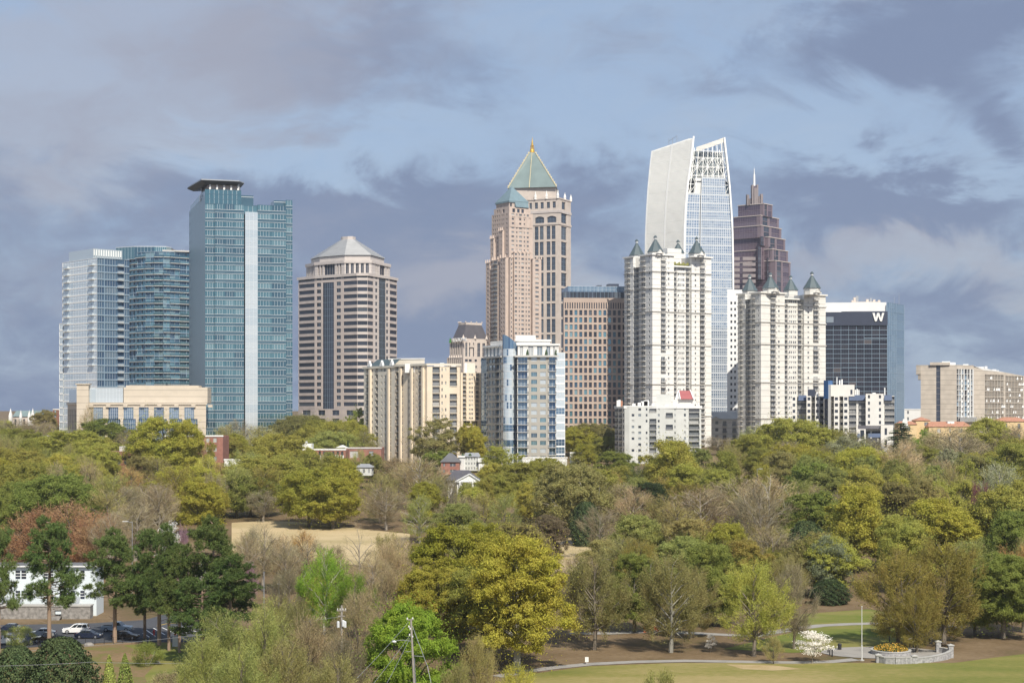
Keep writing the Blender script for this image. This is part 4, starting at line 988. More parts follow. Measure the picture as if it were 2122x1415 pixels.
def terracotta_slab():
    D = 900; B = Building('office_building', 'broad terracotta office block with a grid of square dark windows', D, 1230, 'building')
    z0 = ground(D)-1; zz = lambda y: Z(y, D)
    C = V2(X(1168, D), D); R = V2(X(1330, D+4), D+4); L = V2(X(1166, D+50), D+50)
    zt = zz(617); zw = zz(641); z2 = zz(626)
    d = (R-C).normalized(); n = Vector((d.y, -d.x))
    k = 16
    fh = zz(0)-zz(14.95); nf = int((zw-z0)/fh)
    B.facade(C, R, zw-nf*fh, zw, [('w', .25)] + rep([('g', .60), ('w', .40)], k), nf, .2, .1, .45, 'terracotta', 'g_teal2', 'terracotta', gsel=lambda i, j, r: 'g_teal2' if r.random() < .35 else 'g_dark')
    B.facade(C, R, zw, z2, [('w', .3)] + rep([('g', .28), ('w', .35)], k*2), 1, .12, .05, .45, 'terracotta', 'g_dark', 'black', wname='slit_window')
    W = B.mb('wall', 'terracotta'); W.quad((*C, z2), (*R, z2), (*R, zt), (*C, zt))
    W.quad((*L, z0), (*C, z0), (*C, zt), (*L, zt)); backs(B, C, R, L, z0, zt, 'terracotta')
    T = lambda px, o=0: C+d*((X(px, D)-C.x)/d.x)-n*o
    # pale sill lines
    for j in range(nf+1): 
        z = zw-j*fh; B.mb('floor_line', 'rose_pale').quad((*(C+n*.05), z-.12), (*(R+n*.05), z-.12), (*(R+n*.05), z+.12), (*(C+n*.05), z+.12))
    B.facade(T(1168, 1.5), R-n*1.5, zt, zz(604), rep([('g', 1, 2)], 20), 1, .02, .02, .06, 'navy', 'g_dark', 'mullblue', wname='attic_glass')
    B.mb('attic', 'navy').prism([tuple(T(1168, 2)), tuple(R-n*2), tuple(R-n*10), tuple(T(1168, 10))], zt-.2, zz(604)-.02)
    B.facade(T(1180, 6), R-n*6, zz(604), zz(591), rep([('g', 1, 2)], 18), 1, .02, .04, .06, 'mull', 'g_steel', 'mull', nh=2, wname='attic_glass')
    B.mb('penthouse', 'g_steel').prism([tuple(T(1180, 6.5)), tuple(R-n*6.5), tuple(R-n*36), tuple(T(1180, 36))], zz(604), zz(591)-.02)
    for a, b, y in ((1245, 1254, 587), (1268, 1290, 584)):
        B.mb('roof_unit', 'navy').prism([tuple(T(a, 12)), tuple(T(b, 12)), tuple(T(b, 20)), tuple(T(a, 20))], zz(591), zz(y))
    return B.finish()
def turret_tower(name_label, D, xl, xc, xr, y_roof, y_main, turr, nfl, seams, wall, garden, px):
    B = Building('apartment_tower', name_label, D, px, 'tower')
    z0 = ground(D)-1; zz = lambda y: Z(y, D)
    C, R, L = B.corner(xl, xc, xr, deg(31)); u, v = R-C, L-C; du, dv = u.normalized(), v.normalized()
    nR = Vector((du.y, -du.x)); nL = -du
    zt, zm = zz(y_roof), zz(y_main)
    fh = (zt-z0)/nfl; nm = int(round((zm-z0)/fh)); zm = z0+nm*fh
    bl = (wall, 'darkrail', 'bars')
    kw = dict(wall=wall, g='g_res', fr='whitepaint', bal=bl)
    gs = lambda i, j, r: 'g_pale' if r.random() < .5 else 'g_res'
    a = .36; b = .66                                    # right face: corner pavilion, set-back centre, far pavilion
    P1, P2 = along(C, R, a), along(C, R, b); s = -nR*1.6
    B.facade(C, P1, z0, zt, [('w', .38), ('b', .17, 2), ('w', .13), ('g', .07), ('w', .20)], nfl, .28, .28, .3, **kw, skip=.04)
    B.facade(P1+s, P2+s, z0, zm, [('w', .05), ('b', .17, 2), ('w', .11), ('g', .07), ('w', .03), ('g', .07), ('w', .05), ('g', .07), ('w', .03), ('g', .07), ('w', .09), ('b', .17, 2), ('w', .06)], nm, .28, .25, .3, **kw, gsel=gs, skip=.03)
    B.facade(P2, R, z0, zt, [('w', .16), ('g', .07), ('w', .20), ('b', .20, 2), ('w', .37)], nfl, .28, .28, .3, **kw, skip=.04)
    W = B.mb('wall', wall)
    for p, sgn in ((P1, 1), (P2, -1)):
        q = p+s
        if sgn > 0: W.quad((*p, z0), (*q, z0), (*q, zt), (*p, zt))
        else: W.quad((*q, z0), (*p, z0), (*p, zt), (*q, zt))
    Q1, Q2 = along(L, C, .32), along(L, C, .56); sl = -nL*0 + (-Vector(((C-L).normalized().y, -(C-L).normalized().x)))*1.6
    B.facade(L, Q1, z0, zt, [('w', .25), ('b', .38, 2), ('w', .37)], nfl, .28, .28, .3, **kw)
    B.facade(Q1+sl, Q2+sl, z0, zm, [('w', .08), ('b', .4, 2), ('w', .1), ('g', .3, 2), ('w', .12)], nm, .2, .25, .3, **kw)
    B.facade(Q2, C, z0, zt, [('w', .10), ('b', .32, 2), ('w', .28), ('g', .1), ('w', .2)], nfl, .28, .28, .3, **kw)
    W.quad((*Q1, z0), (*(Q1+sl), z0), (*(Q1+sl), zt), (*Q1, zt)); W.quad((*(Q2+sl), z0), (*Q2, z0), (*Q2, zt), (*(Q2+sl), zt))
    backs(B, C, R, L, z0, zm, wall)
    # pavilion tops
    for q in (rect(C, R, L, 0, a, 0, .44), rect(C, R, L, b, 1, 0, .44), rect(C, R, L, 0, a, .68, 1), rect(C, R, L, b, 1, .68, 1)):
        q = [V2(*p) for p in q]; c = sum(q, Vector((0, 0)))/4
        B.mb('pavilion_roof', 'slab').prism([tuple(along(p, c, .02)) for p in q], zm-2, zt-.2)
    for k, y in enumerate(seams):
        z = zz(y)
        for pts in ([Q2, C, P1], [P2, R], [L, Q1]): B.band(pts, z-.25, z+.25, .4, 'moulding', 'string_course')
        if z < zm: B.band([P1+s, P2+s], z-.25, z+.25, .3, 'moulding', 'string_course'); B.band([Q1+sl, Q2+sl], z-.25, z+.25, .3, 'moulding', 'string_course')
    for pts in ([L, Q1], [Q2, C, P1], [P2, R]): B.band(pts, zt-.3, zt+.5, .8, wall, 'cornice')
    B.band([P1+s, P2+s], zm-.3, zm+.5, .7, wall, 'cornice')
    # turrets: (px of apex, apex y, eave y, half width px, depth offset)
    for px_, ya, ye, hw, dep in turr:
        dd = D+dep; c = V2(X(px_, dd), dd); r = hw/F*dd; zr = Z(ye, dd); za = Z(ya, dd)
        sq = [c+Vector(p) for p in ((0, -r*1.0), (r*.98, 0), (0, r*1.0), (-r*.98, 0))]
        oct_ = [c+Vector((math.cos(t), math.sin(t)))*r*.9 for t in [math.pi/8+i*math.pi/4 for i in range(8)]]
        B.part('turret_drum', wall, lambda mb: mb.prism([tuple(p) for p in oct_], zt-.5 if dep < 20 else zm-.5, zr+.1))
        oc = [c+Vector((math.cos(t), math.sin(t)))*r*1.02 for t in [math.pi/8+i*math.pi/4 for i in range(8)]]
        h = za-zr
        def cap(mb):
            mb.prism([tuple(p) for p in oc], zr, zr+h*.80, pts1=[tuple(along(p, c, .90)) for p in oc], bottom=True)
        B.part('turret_roof', 'slate', cap)
        B.part('turret_lantern', 'whitepaint', lambda mb: mb.lathe((c.x, c.y, zr+h*.80), [(.8, 0), (.75, h*.09)], 8))
        B.part('turret_finial', 'slate', lambda mb: mb.lathe((c.x, c.y, zr+h*.89), [(1.1, 0), (.9, .5), (.35, 1.2), (.1, h*.13), (.02, h*.15)], 8))
        if dep < 16:                                     # little pediment in front of the drum
            for nn, dd2 in ((nR, du), (-Vector((dv.y, -dv.x))*-1, dv)):
                p = c+nn*(r*.86); t2 = Vector((-nn.y, nn.x))
                B.part('pediment', wall, lambda mb, p=p, t2=t2, nn=nn: (mb.poly([(*(p-t2*2.0+nn*.6), zt+.5), (*(p+t2*2.0+nn*.6), zt+.5), (*(p+nn*.6), zt+2.6)]), mb.quad((*(p-t2*2.2+nn*.9), zt+.4), (*(p+nn*.9), zt+2.7), (*(p-nn*1), zt+2.7), (*(p-t2*2.2-nn*1), zt+.4)), mb.quad((*(p+nn*.9), zt+2.7), (*(p+t2*2.2+nn*.9), zt+.4), (*(p+t2*2.2-nn*1), zt+.4), (*(p-nn*1), zt+2.7))))
    if garden:
        for i in range(12):
            p = along(P1+s, P2+s, .05+.08*i)+nR*-.8; h = .9+.5*((i*7) % 3)
            B.part('roof_shrub', 'roof_leaf', lambda mb, p=p, h=h: mb.lathe((p.x, p.y, zm+.5), [(.3, 0), (.9, .3*h), (.7, .8*h), (.05, 1.2*h)], 7))
        q = rect(C, R, L, .42, .66, .35, .6); B.mb('penthouse', wall).prism(q, zm-.3, zz(y_roof-19))
    return B
def slanted_fin_tower():
    D = 1080; B = Building('skyscraper', 'white finned glass skyscraper with curved sides and an open steel lattice top', D, 1425, 'tower')
    z0 = ground(D)-1; zz = lambda y: Z(y, D)
    # silhouettes sampled down the height: photo row -> left edge, shared corner, right edge
    rows = [(280, 1354, 1437, 1500), (330, 1348.5, 1432, 1506), (380, 1344, 1425, 1511), (430, 1341, 1420.5, 1514.5), (480, 1339, 1418.5, 1517), (540, 1338, 1417.5, 1518), (620, 1338, 1417, 1518.5), (900, 1338, 1417, 1518.5)]
    def at(y):
        ys = [r[0] for r in rows]; return [float(np.interp(y, ys, [r[i] for r in rows])) for i in (1, 2, 3)]
    C0, R0, _ = B.corner(1338, 1417, 1518.5, deg(14)); L0 = B.corner(1338, 1417, 1518.5, deg(48))[2]
    dc = V2(math.sin(deg(0)), 1)
    def line(y):
        """three plan points at the height of photo row y; faces lean back as they rise"""
        l, c, r = at(y); lean = max(0.0, (620-y)/340.0)**1.6*9
        Cc = V2(X(c, D+lean), D+lean)
        uR = (R0-C0).normalized(); uL = (L0-C0).normalized()
        hit = lambda d, px: ((px-CX)/F*Cc.y-Cc.x)/(d.x-(px-CX)/F*d.y)
        return Cc+uL*hit(uL, l), Cc, Cc+uR*hit(uR, r)
    ys = list(range(282, 620, 13)) + [620, 640] + list(range(680, 861, 40)) + [880]
    # pale finned face: panels storey by storey, thin ribs, one tall seam
    ytop_l = lambda t: 298 - 18*t                       # its top edge slopes up toward the corner
    def Lp(t, y):
        yy = max(y, ytop_l(t)); l, c, r = line(yy); p = along(l, c, t); return (p.x, p.y, zz(yy))
    Pn = B.mb('finned_panel', 'finpanel'); Fn = B.mb('fin', 'fin'); Sm = B.mb('seam', 'metal')
    n = 13
    for i in range(len(ys)-1):
        for k in range(n):
            t0, t1 = k/n, (k+1)/n
            a, b, c, d = Lp(t0, ys[i+1]), Lp(t1, ys[i+1]), Lp(t1, ys[i]), Lp(t0, ys[i])
            Pn.quad(a, b, c, d)
    nl = (C0-L0).normalized(); nn = Vector((nl.y, -nl.x, 0))
    nf = 36
    for k in range(nf+1):
        t = k/nf; w = .26 if k % 18 else .8
        dv = Vector((nl.x, nl.y, 0))*w/2
        for i in range(len(ys)-1):
            p, q = Vector(Lp(t, ys[i+1])), Vector(Lp(t, ys[i]))
            if (p-q).length < .05: continue
            o = nn*.8
            Fn.quad(p-dv+o, p+dv+o, q+dv+o, q-dv+o); Fn.quad(p-dv, p-dv+o, q-dv+o, q-dv); Fn.quad(p+dv+o, p+dv, q+dv, q+dv+o)
    for j in range(26):                                  # faint floor lines between the ribs
        y = 306+j*21.5
        for k in range(n):
            a, b = Vector(Lp(k/n, y)), Vector(Lp((k+1)/n, y))
            Sm.quad(a+nn*.25, b+nn*.25, b+nn*.25+Vector((0, 0, .45)), a+nn*.25+Vector((0, 0, .45)))
    # glass face right of the corner
    nr = (R0-C0).normalized(); nx = Vector((nr.y, -nr.x, 0))
    def Rp(t, y):
        l, c, r = line(y); p = along(c, r, t); return Vector((p.x, p.y, zz(y)))
    floors = []; y = 366.0
    while y < 872: floors.append(y); y += 5.9
    W = B.mb('wall', 'mull')
    tb = .33                                            # the broad glass bay starts here; narrow bay nearer the corner
    kk = 0
    for i in range(len(floors)-1):
        ya, yb = floors[i+1], floors[i]
        segs = [(.03, .30, 5), (.34, .62, 6), (.62, .90, 6), (.905, .985, 2)]
        for (t0, t1, nb) in segs:
            if yb < 398 and (t0 < .3 or t0 > .9): continue
            a, b, c, d = Rp(t0, ya+.6), Rp(t1, ya+.6), Rp(t1, yb-.1), Rp(t0, yb-.1)
            if 730 < 0: pass
            kk += 1
            m = 'g_sky'
            B.mbs.setdefault(('curtain_wall', m), MB())
            for q in range(nb):
                f0, f1 = q/nb, (q+1)/nb
                B.mbs[('curtain_wall', m)].quad(a.lerp(b, f0), a.lerp(b, f1), d.lerp(c, f1), d.lerp(c, f0))
    for i in range(0, len(floors)):
        for (t0, t1) in ((.02, .32), (.33, .99)):
            if floors[i] < 398 and t0 < .3: continue
            a, b = Rp(t0, floors[i]+.6)+nx*.08, Rp(t1 if floors[i] >= 398 else .9, floors[i]+.6)+nx*.08
            h = Vector((0, 0, .35 if i % 3 else 1.0)); W.quad(a, b, b+h, a+h)
    for t in [0.03, .085, .14, .19, .245, .30, .34] + [.34+.56*i/13 for i in range(1, 14)] + [.945, .985]:
        y0 = 366 if .33 < t < .905 else 398
        ylist = [y0] + [q for q in range(420, 620, 25)] + [700, 872]
        big = t in (.34, .30)
        for i in range(len(ylist)-1):
            a, b = Rp(t, ylist[i+1])+nx*.1, Rp(t, ylist[i])+nx*.1
            w = Vector((nr.x, nr.y, 0))*(.32 if big else .17)
            W.quad(a-w+nx*.2, a+w+nx*.2, b+w+nx*.2, b-w+nx*.2); W.quad(a-w, a-w+nx*.2, b-w+nx*.2, b-w)
    # right-hand blade edge
    Ed = B.mb('edge_fin', 'fin'); yl = [278] + list(range(300, 640, 20)) + [872]
    for i in range(len(yl)-1):
        Ed = B.mb('edge_fin', 'fin'); a, b = Rp(1.0, yl[i+1]), Rp(1.0, yl[i]); w = Vector((nr.x, nr.y, 0))*.55; o = nx*1.2
        Ed.quad(a-w+o, a+w+o, b+w+o, b-w+o); Ed.quad(a-w-o, a-w+o, b-w+o, b-w-o); Ed.quad(a+w+o, a+w-o, b+w-o, b+w+o)
        Ed2 = Rp(0.0, yl[i+1]), Rp(0.0, yl[i])
        a, b = Ed2; Ed = B.mb('corner_fin', 'fin'); Ed.quad(a-w+o*.6, a+w+o*.6, b+w+o*.6, b-w+o*.6); Ed.quad(a+w+o*.6, a+w-o, b+w-o, b+w+o*.6)
    # lattice: white steel verticals, chords and braces, in two planes, with louvres behind
    Lt = B.mb('steel_lattice', 'fin')
    ytop = lambda t: 304-26*t if t > .05 else 300
    lv = [398, 379, 360, 341, 322]
    cols_ = [.0, .07, .2, .35, .48, .62, .76, .9, 1.0]
    for dep in (0.3, 4.5):
        bk = -nx*dep
        for t in cols_:
            yb = 398 if (t < .3 or t > .9) else 364
            Lt.tube(Rp(t, yb)+bk, Rp(t, max(ytop(t), 278))+bk, .36, .32, k=4)
        for y in lv + [308]:
            for i in range(len(cols_)-1):
                t0, t1 = cols_[i], cols_[i+1]
                if y > 364 and .3 < t1 < .95 and t0 >= .2: continue
                if y < ytop((t0+t1)/2): continue
                Lt.tube(Rp(t0, y)+bk, Rp(t1, y)+bk, .26, .26, k=4)
        for i in range(len(cols_)-1):
            for j in range(len(lv)-1):
                t0, t1 = cols_[i], cols_[i+1]
                if lv[j] > 364 and .3 < t1 < .95 and t0 >= .2: continue
                a, b = (Rp(t0, lv[j]), Rp(t1, lv[j+1])) if (i+j) % 2 else (Rp(t1, lv[j]), Rp(t0, lv[j+1]))
                Lt.tube(a+bk, b+bk, .2, .2, k=4)
    for t in (.07, .2, .35, .48, .62, .76, .9):
        for y in lv[1:]: Lt.tube(Rp(t, y)-nx*.3, Rp(t, y-12)-nx*4.5, .16, .16, k=4)
    Cr = B.mb('crane_rail', 'ivory')
    for t0, t1 in ((.12, .55), (.55, .99)):
        a, b = Rp(t0, ytop(t0))+nx*.3, Rp(t1, ytop(t1))+nx*.3; h = Vector((0, 0, 3.2)); Cr.quad(a-h, b-h, b, a); Cr.quad(a, b, b-nx*2, a-nx*2)
    # roof screen behind the lattice (inner face of the finned wall, far wall, floor)
    bk = -nx*26
    Sc = B.mb('inner_screen', 'screen'); G = B.mb('roof', 'roofgrey')
    G.quad(Rp(0, 372), Rp(1, 372), Rp(1, 372)+bk, Rp(0, 372)+bk)
    for y0_, y1_ in ((398, 364), (364, 345), (345, 325), (325, 306)):
        f_ = lambda t, y: Rp(t, max(y, ytop(t)+4))-nx*7.0
        for t0 in (.0, .25, .5, .75): Sc.quad(f_(t0+.01, y0_), f_(t0+.25, y0_), f_(t0+.25, y1_), f_(t0+.01, y1_))
    Lv = B.mb('louvre_wall', 'finpanel'); Lv.quad(Rp(.17, 399)-nx*1.0, Rp(.335, 399)-nx*1.0, Rp(.335, 365)-nx*1.0, Rp(.17, 365)-nx*1.0)
    K0, K1 = Rp(0, 880), Rp(1, 880)
    Wk = B.mb('back_wall', 'g_steel')
    ll = Vector(Lp(0, 620)); 
    kb = ll + (Rp(1, 620)-Rp(0, 620))
    for ya, yb in ((880, 620), (620, 500), (500, 372)):
        Wk.quad(Rp(1, ya), Rp(1, ya)+Vector((*(L0-C0), 0)), Rp(1, yb)+Vector((*(L0-C0), 0))*.97, Rp(1, yb))
    Ms = B.mb('rooftop_mast', 'metal')
    for t in (.36, .45, .56): p = Vector(Lp(t, 284)); Ms.tube(p-nn*2, p-nn*2+Vector((0, 0, 5.5)), .15, .12)
    p, q = Vector(Lp(.36, 284))-nn*2+Vector((0, 0, 3.6)), Vector(Lp(.56, 284))-nn*2+Vector((0, 0, 5.3)); Ms.tube(p, q, .12, .12)
    root = B.finish()
    return root
def stepped_plum_tower():
    D = 1280; B = Building('skyscraper', 'dark mauve stepped skyscraper with a crown of fins and a needle mast', D, 1566, 'tower')
    z0 = ground(D)-1; zz = lambda y: Z(y, D); k = 4.879
    U = lambda zx: 1510+zx/k; Yv = lambda zy: 330+zy/k
    # stacked tiers (zoomed outline): left, corner, right, top row
    tiers = [(-20, 470, 625, 1024), (0, 440, 600, 905), (20, 400, 572, 780), (35, 330, 533, 660), (48, 320, 508, 555), (95, 352, 442, 432)]
    zb = z0; cap = []
    S = B.mb('setback_roof', 'plumstone')
    prevtop = z0
    for i, (l, c, r, yt) in enumerate(tiers):
        C, R, L = B.corner(U(l), U(c), U(r), deg(52), D+i*2.0)
        zt = zz(Yv(yt)); lo = z0 if i == 0 else zz(Yv(tiers[i-1][3]))-.2
        lo2 = z0 if i < 2 else lo
        K = R+L-C
        q = [tuple(C), tuple(R), tuple(K), tuple(L)]
        B.mb('tier_%s' % ('base' if i == 0 else 'wall'), 'plumstone').prism([tuple(along(V2(*p), (C+K)/2, .07)) for p in q], lo2, zt-.05)
        nf = max(2, int((zt-lo)/4.0))
        if i <= 1:
            B.facade(L, C, lo, zt, [('g', .9, 12), ('w', .1)], nf, .06, .06, .2, 'plumstone', 'plum', 'plumstone')
        else:
            B.facade(L, C, lo, zt, [('g', .86, 10), ('w', .14)], nf, .04, .04, .2, 'plumstone', 'plum', 'plumstone')
        B.facade(C, R, lo, zt, [('w', .12), ('g', .26, 2), ('w', .12), ('g', .40, 3), ('w', .10)], nf, .05, .05, .25, 'plumstone', 'plum', 'plumstone', gsel=lambda i_, j, rr: 'g_dark' if i_ == 1 else 'plum')
        B.band([L, C, R], zt-.3, zt+.3, .35, 'granite', 'tier_cap')
    # notched corner bays stepping down the corner, dark slots
    for a, b, ya, yb in ((325, 390, 775, 870), (440, 505, 775, 880), (415, 480, 880, 990), (390, 455, 990, 1210), (298, 365, 880, 1210), (532, 556, 785, 1300)):
        dd = D+3.0+(0 if a < 420 else 12) - (0 if b < 520 else -8)
        p0, p1 = V2(X(U(a), dd), dd), V2(X(U(b), dd), dd+3)
        B.facade(p0, p1, zz(Yv(yb)), zz(Yv(ya)), [('g', .5, 2), ('w', .12), ('g', .28, 1), ('w', .1)], max(2, int((yb-ya)/22)), .03, .03, .15, 'plumstone', 'plum', 'plumstone', wname='corner_glass', gsel=lambda i_, j, rr: 'g_dark' if i_ == 0 else 'plum')
        B.mb('corner_bay', 'plumstone').prism([(p0.x, p0.y+.4), (p1.x, p1.y+.4), (p1.x, p1.y+14), (p0.x, p0.y+14)], zz(Yv(yb)), zz(Yv(ya)))
    # tan spandrel bars on the lower front
    for j in range(6):
        zt = zz(Yv(990+j*57)); l, c, r, yt = tiers[0]
        for a, b in ((50, 112), (142, 272)):
            dd = D-1.2; B.mb('spandrel', 'crownstone').box(X(U(a), dd), dd, zt-2.6, X(U(b), dd), dd+2.5, zt)
    # crown of grouped fins, then the mast
    dd = D+16
    for a, b, y in ((185, 212, 330), (205, 222, 372), (235, 252, 230), (258, 284, 262), (283, 300, 228), (306, 318, 345), (326, 350, 322), (186, 190, 326)):
        B.part('crown_fin', 'crownstone', lambda mb, a=a, b=b, y=y: mb.box(X(U(a), dd), dd+(0 if y < 300 else 1.5), zz(Yv(440)), X(U(b), dd), dd+6, zz(Yv(y))))
    B.part('crown_core', 'plum', lambda mb: (mb.box(X(U(200), dd), dd+2.5, zz(Yv(440)), X(U(338), dd), dd+9, zz(Yv(368))), mb.box(X(U(240), dd), dd+1, zz(Yv(440)), X(U(296), dd), dd+9, zz(Yv(240)))))
    B.part('mast', 'fin', lambda mb: mb.lathe((X(U(266), dd), dd+4, zz(Yv(238))), [(1.0, 0), (.9, 3), (.75, 9.2), (.5, 9.3), (.34, 11), (.26, 14)] + [(.12, (Yv(238)-Yv(38))/F*D-8), (.03, (Yv(238)-Yv(38))/F*D)], 8))
    return B.finish()
def white_slab():
    D = 940; B = Building('office_building', 'plain white slab with small dark windows, wedged between two turreted towers', D, 1520, 'building')
    z0 = ground(D)-1; zt = Z(600, D); A, R = V2(X(1507, D), D), V2(X(1560, D+3), D+3)
    nf = 23
    B.facade(A, R, z0, zt-6, [('w', .12)] + rep([('g', .07), ('w', .07)], 6), nf, .3, .28, .3, 'whitepaint', 'g_dark', 'whitepaint')
    W = B.mb('wall', 'whitepaint'); W.quad((*A, zt-6), (*R, zt-6), (*R, zt), (*A, zt)); ax = A.x*(D+30)/D+.5; W.quad((ax, D+30, z0), (*A, z0), (*A, zt), (ax, D+30, zt)); W.quad((*R, z0), (R.x, D+30, z0), (R.x, D+30, zt), (*R, zt))
    B.mb('roof', 'roofgrey').poly([(*A, zt-.2), (*R, zt-.2), (R.x, D+30, zt-.2), (ax, D+30, zt-.2)])
    return B.finish()
def sign_hotel():
    D = 940; B = Building('hotel', 'black gridded glass hotel with a white letter sign and steel blue side', D, 1780, 'hotel')
    z0 = ground(D)-1; zz = lambda y: Z(y, D)
    A, C, R = V2(X(1700, D+3), D+3), V2(X(1839, D), D), V2(X(1874, D+26), D+26)
    zg, zt = zz(674), zz(645)
    d = (C-A).normalized(); n = Vector((d.y, -d.x)); T = lambda px, o=0.0: A+d*((X(px, D+1)-A.x)/d.x)+n*o
    fh = zz(0)-zz(9.75); nf = int((zg-z0)/fh)
    cols = [('w', .12), ('g', .16, 3)] + rep([('w', .12), ('g', .88, 3)], 8)
    cols = rep([('w', .035), ('g', .965, 3)], 9) + [('w', .035)]
    B.facade(T(1696), C, zg-nf*fh, zg, cols, nf, .04, .04, .2, 'mullblue', 'g_black', 'navy', nh=2)
    W = B.mb('sign_band', 'navy'); o = n*.8
    for a, b, top in ((T(1700), T(1730), zz(647)), (T(1730), T(1744), zz(647)), (T(1744), C, zz(645))):
        W.quad((*(a+o), zg), (*(b+o), zg), (*(b+o), top), (*(a+o), top))
    B.mb('sign_band', 'navy').quad((*(T(1700)+o), zz(647)), (*(C+o), zz(645)), (*(C-n*3), zz(645)), (*(T(1700)-n*3), zz(647)))
    w2 = B.mb('band_window', 'g_pale'); w2.quad((*T(1713, .95), zz(668)), (*T(1728, .95), zz(668)), (*T(1728, .95), zz(656)), (*T(1713, .95), zz(656)))
    for y, a, b in ((701, 1790, 1839), (762, 1747, 1777)): B.mb('ledge', 'mullblue').quad((*T(a, .3), zz(y)), (*T(b, .3), zz(y)), (*T(b, .3), zz(y-1)), (*T(a, .3), zz(y-1)))
    # white mechanical storey on the roof
    q = [T(1700, -2), T(1837, -2), T(1837, -2)+Vector((0, 24)), T(1700, -2)+Vector((0, 24))]
    B.mb('mechanical_storey', 'whitepaint').prism([tuple(p) for p in q], zt-.2, zz(626))
    for px, y in ((1775, 614), (1780, 611), (1801, 618), (1808, 616), (1815, 619), (1771, 620), (1825, 620)):
        p = T(px, -8); B.part('roof_unit', 'rose_pale' if px % 2 else 'metal', lambda mb, p=p, y=y: mb.box(p.x-.7, p.y-.6, zz(626), p.x+.7, p.y+.6, zz(y)))
    B.part('roof_curb', 'rose_pale', lambda mb: mb.prism([tuple(T(1771, -7)), tuple(T(1828, -7)), tuple(T(1828, -12)), tuple(T(1771, -12))], zz(626), zz(623.5)))
    # steel blue side with a shuttered strip
    fl = 16
    P1 = along(C, R, .52)
    B.facade(C, P1, z0, zz(626), rep([('g', .3, 1), ('w', .04), ('g', .3, 1), ('w', .04)], 2), 26, .02, .02, .1, 'mullblue', 'g_steel', 'mullblue', wname='side_panel')
    B.facade(P1, R, z0, zz(626), [('g', .96, 1), ('w', .04)], fl, .02, .01, .1, 'mullblue', 'g_steel', 'mullblue', wname='side_panel')
    K = R+Vector((-40, 10)); Wb = B.mb('wall', 'mullblue'); Wb.quad((*R, z0), (*K, z0), (*K, zz(626)), (*R, zz(626)))
    B.mb('roof', 'roofgrey').poly([(*A, zt-.3), (*C, zt-.3), (*R, zt-.3), (*K, zt-.3)])
    for px, y in ((1853, 612), (1863, 603)): B.part('antenna', 'metal', lambda mb, px=px, y=y: mb.tube((X(px, D+14), D+14, zz(628)), (X(px, D+14), D+14, zz(y)), .12, .08))
    # the letter W
    def W_(mb):
        pr = [(0, 0), (.2, 0), (.33, .68), (.44, .18), (.42, .0), (.60, .0), (.72, .66), (.85, 0), (1, 0), (.80, 1), (.66, 1), (.53, .42), (.38, 1), (.24, 1)]
        strokes = [((0, 0), (.19, 0), (.36, 1), (.22, 1)), ((.40, 0), (.58, 0), (.36, 1), (.22, 1)), ((.40, 0), (.58, 0), (.80, 1), (.66, 1)), ((.82, 0), (1, 0), (.80, 1), (.66, 1))]
        x0, x1, yt, yb = 1807, 1831, 648.5, 666
        for k, s in enumerate(strokes):
            f = lambda p, off: (*(T(x0+(x1-x0)*p[0], off)), zz(yt+(yb-yt)*p[1]))
            o1 = 1.35+.004*k
            mb.quad(f(s[3], o1), f(s[2], o1), f(s[1], o1), f(s[0], o1))
            for i in range(4):
                a, b = s[i], s[(i+1) % 4]; mb.quad(f(a, .85), f(b, .85), f(b, o1), f(a, o1))
    B.part('letter_sign', 'sign_white', W_)
    return B.finish()
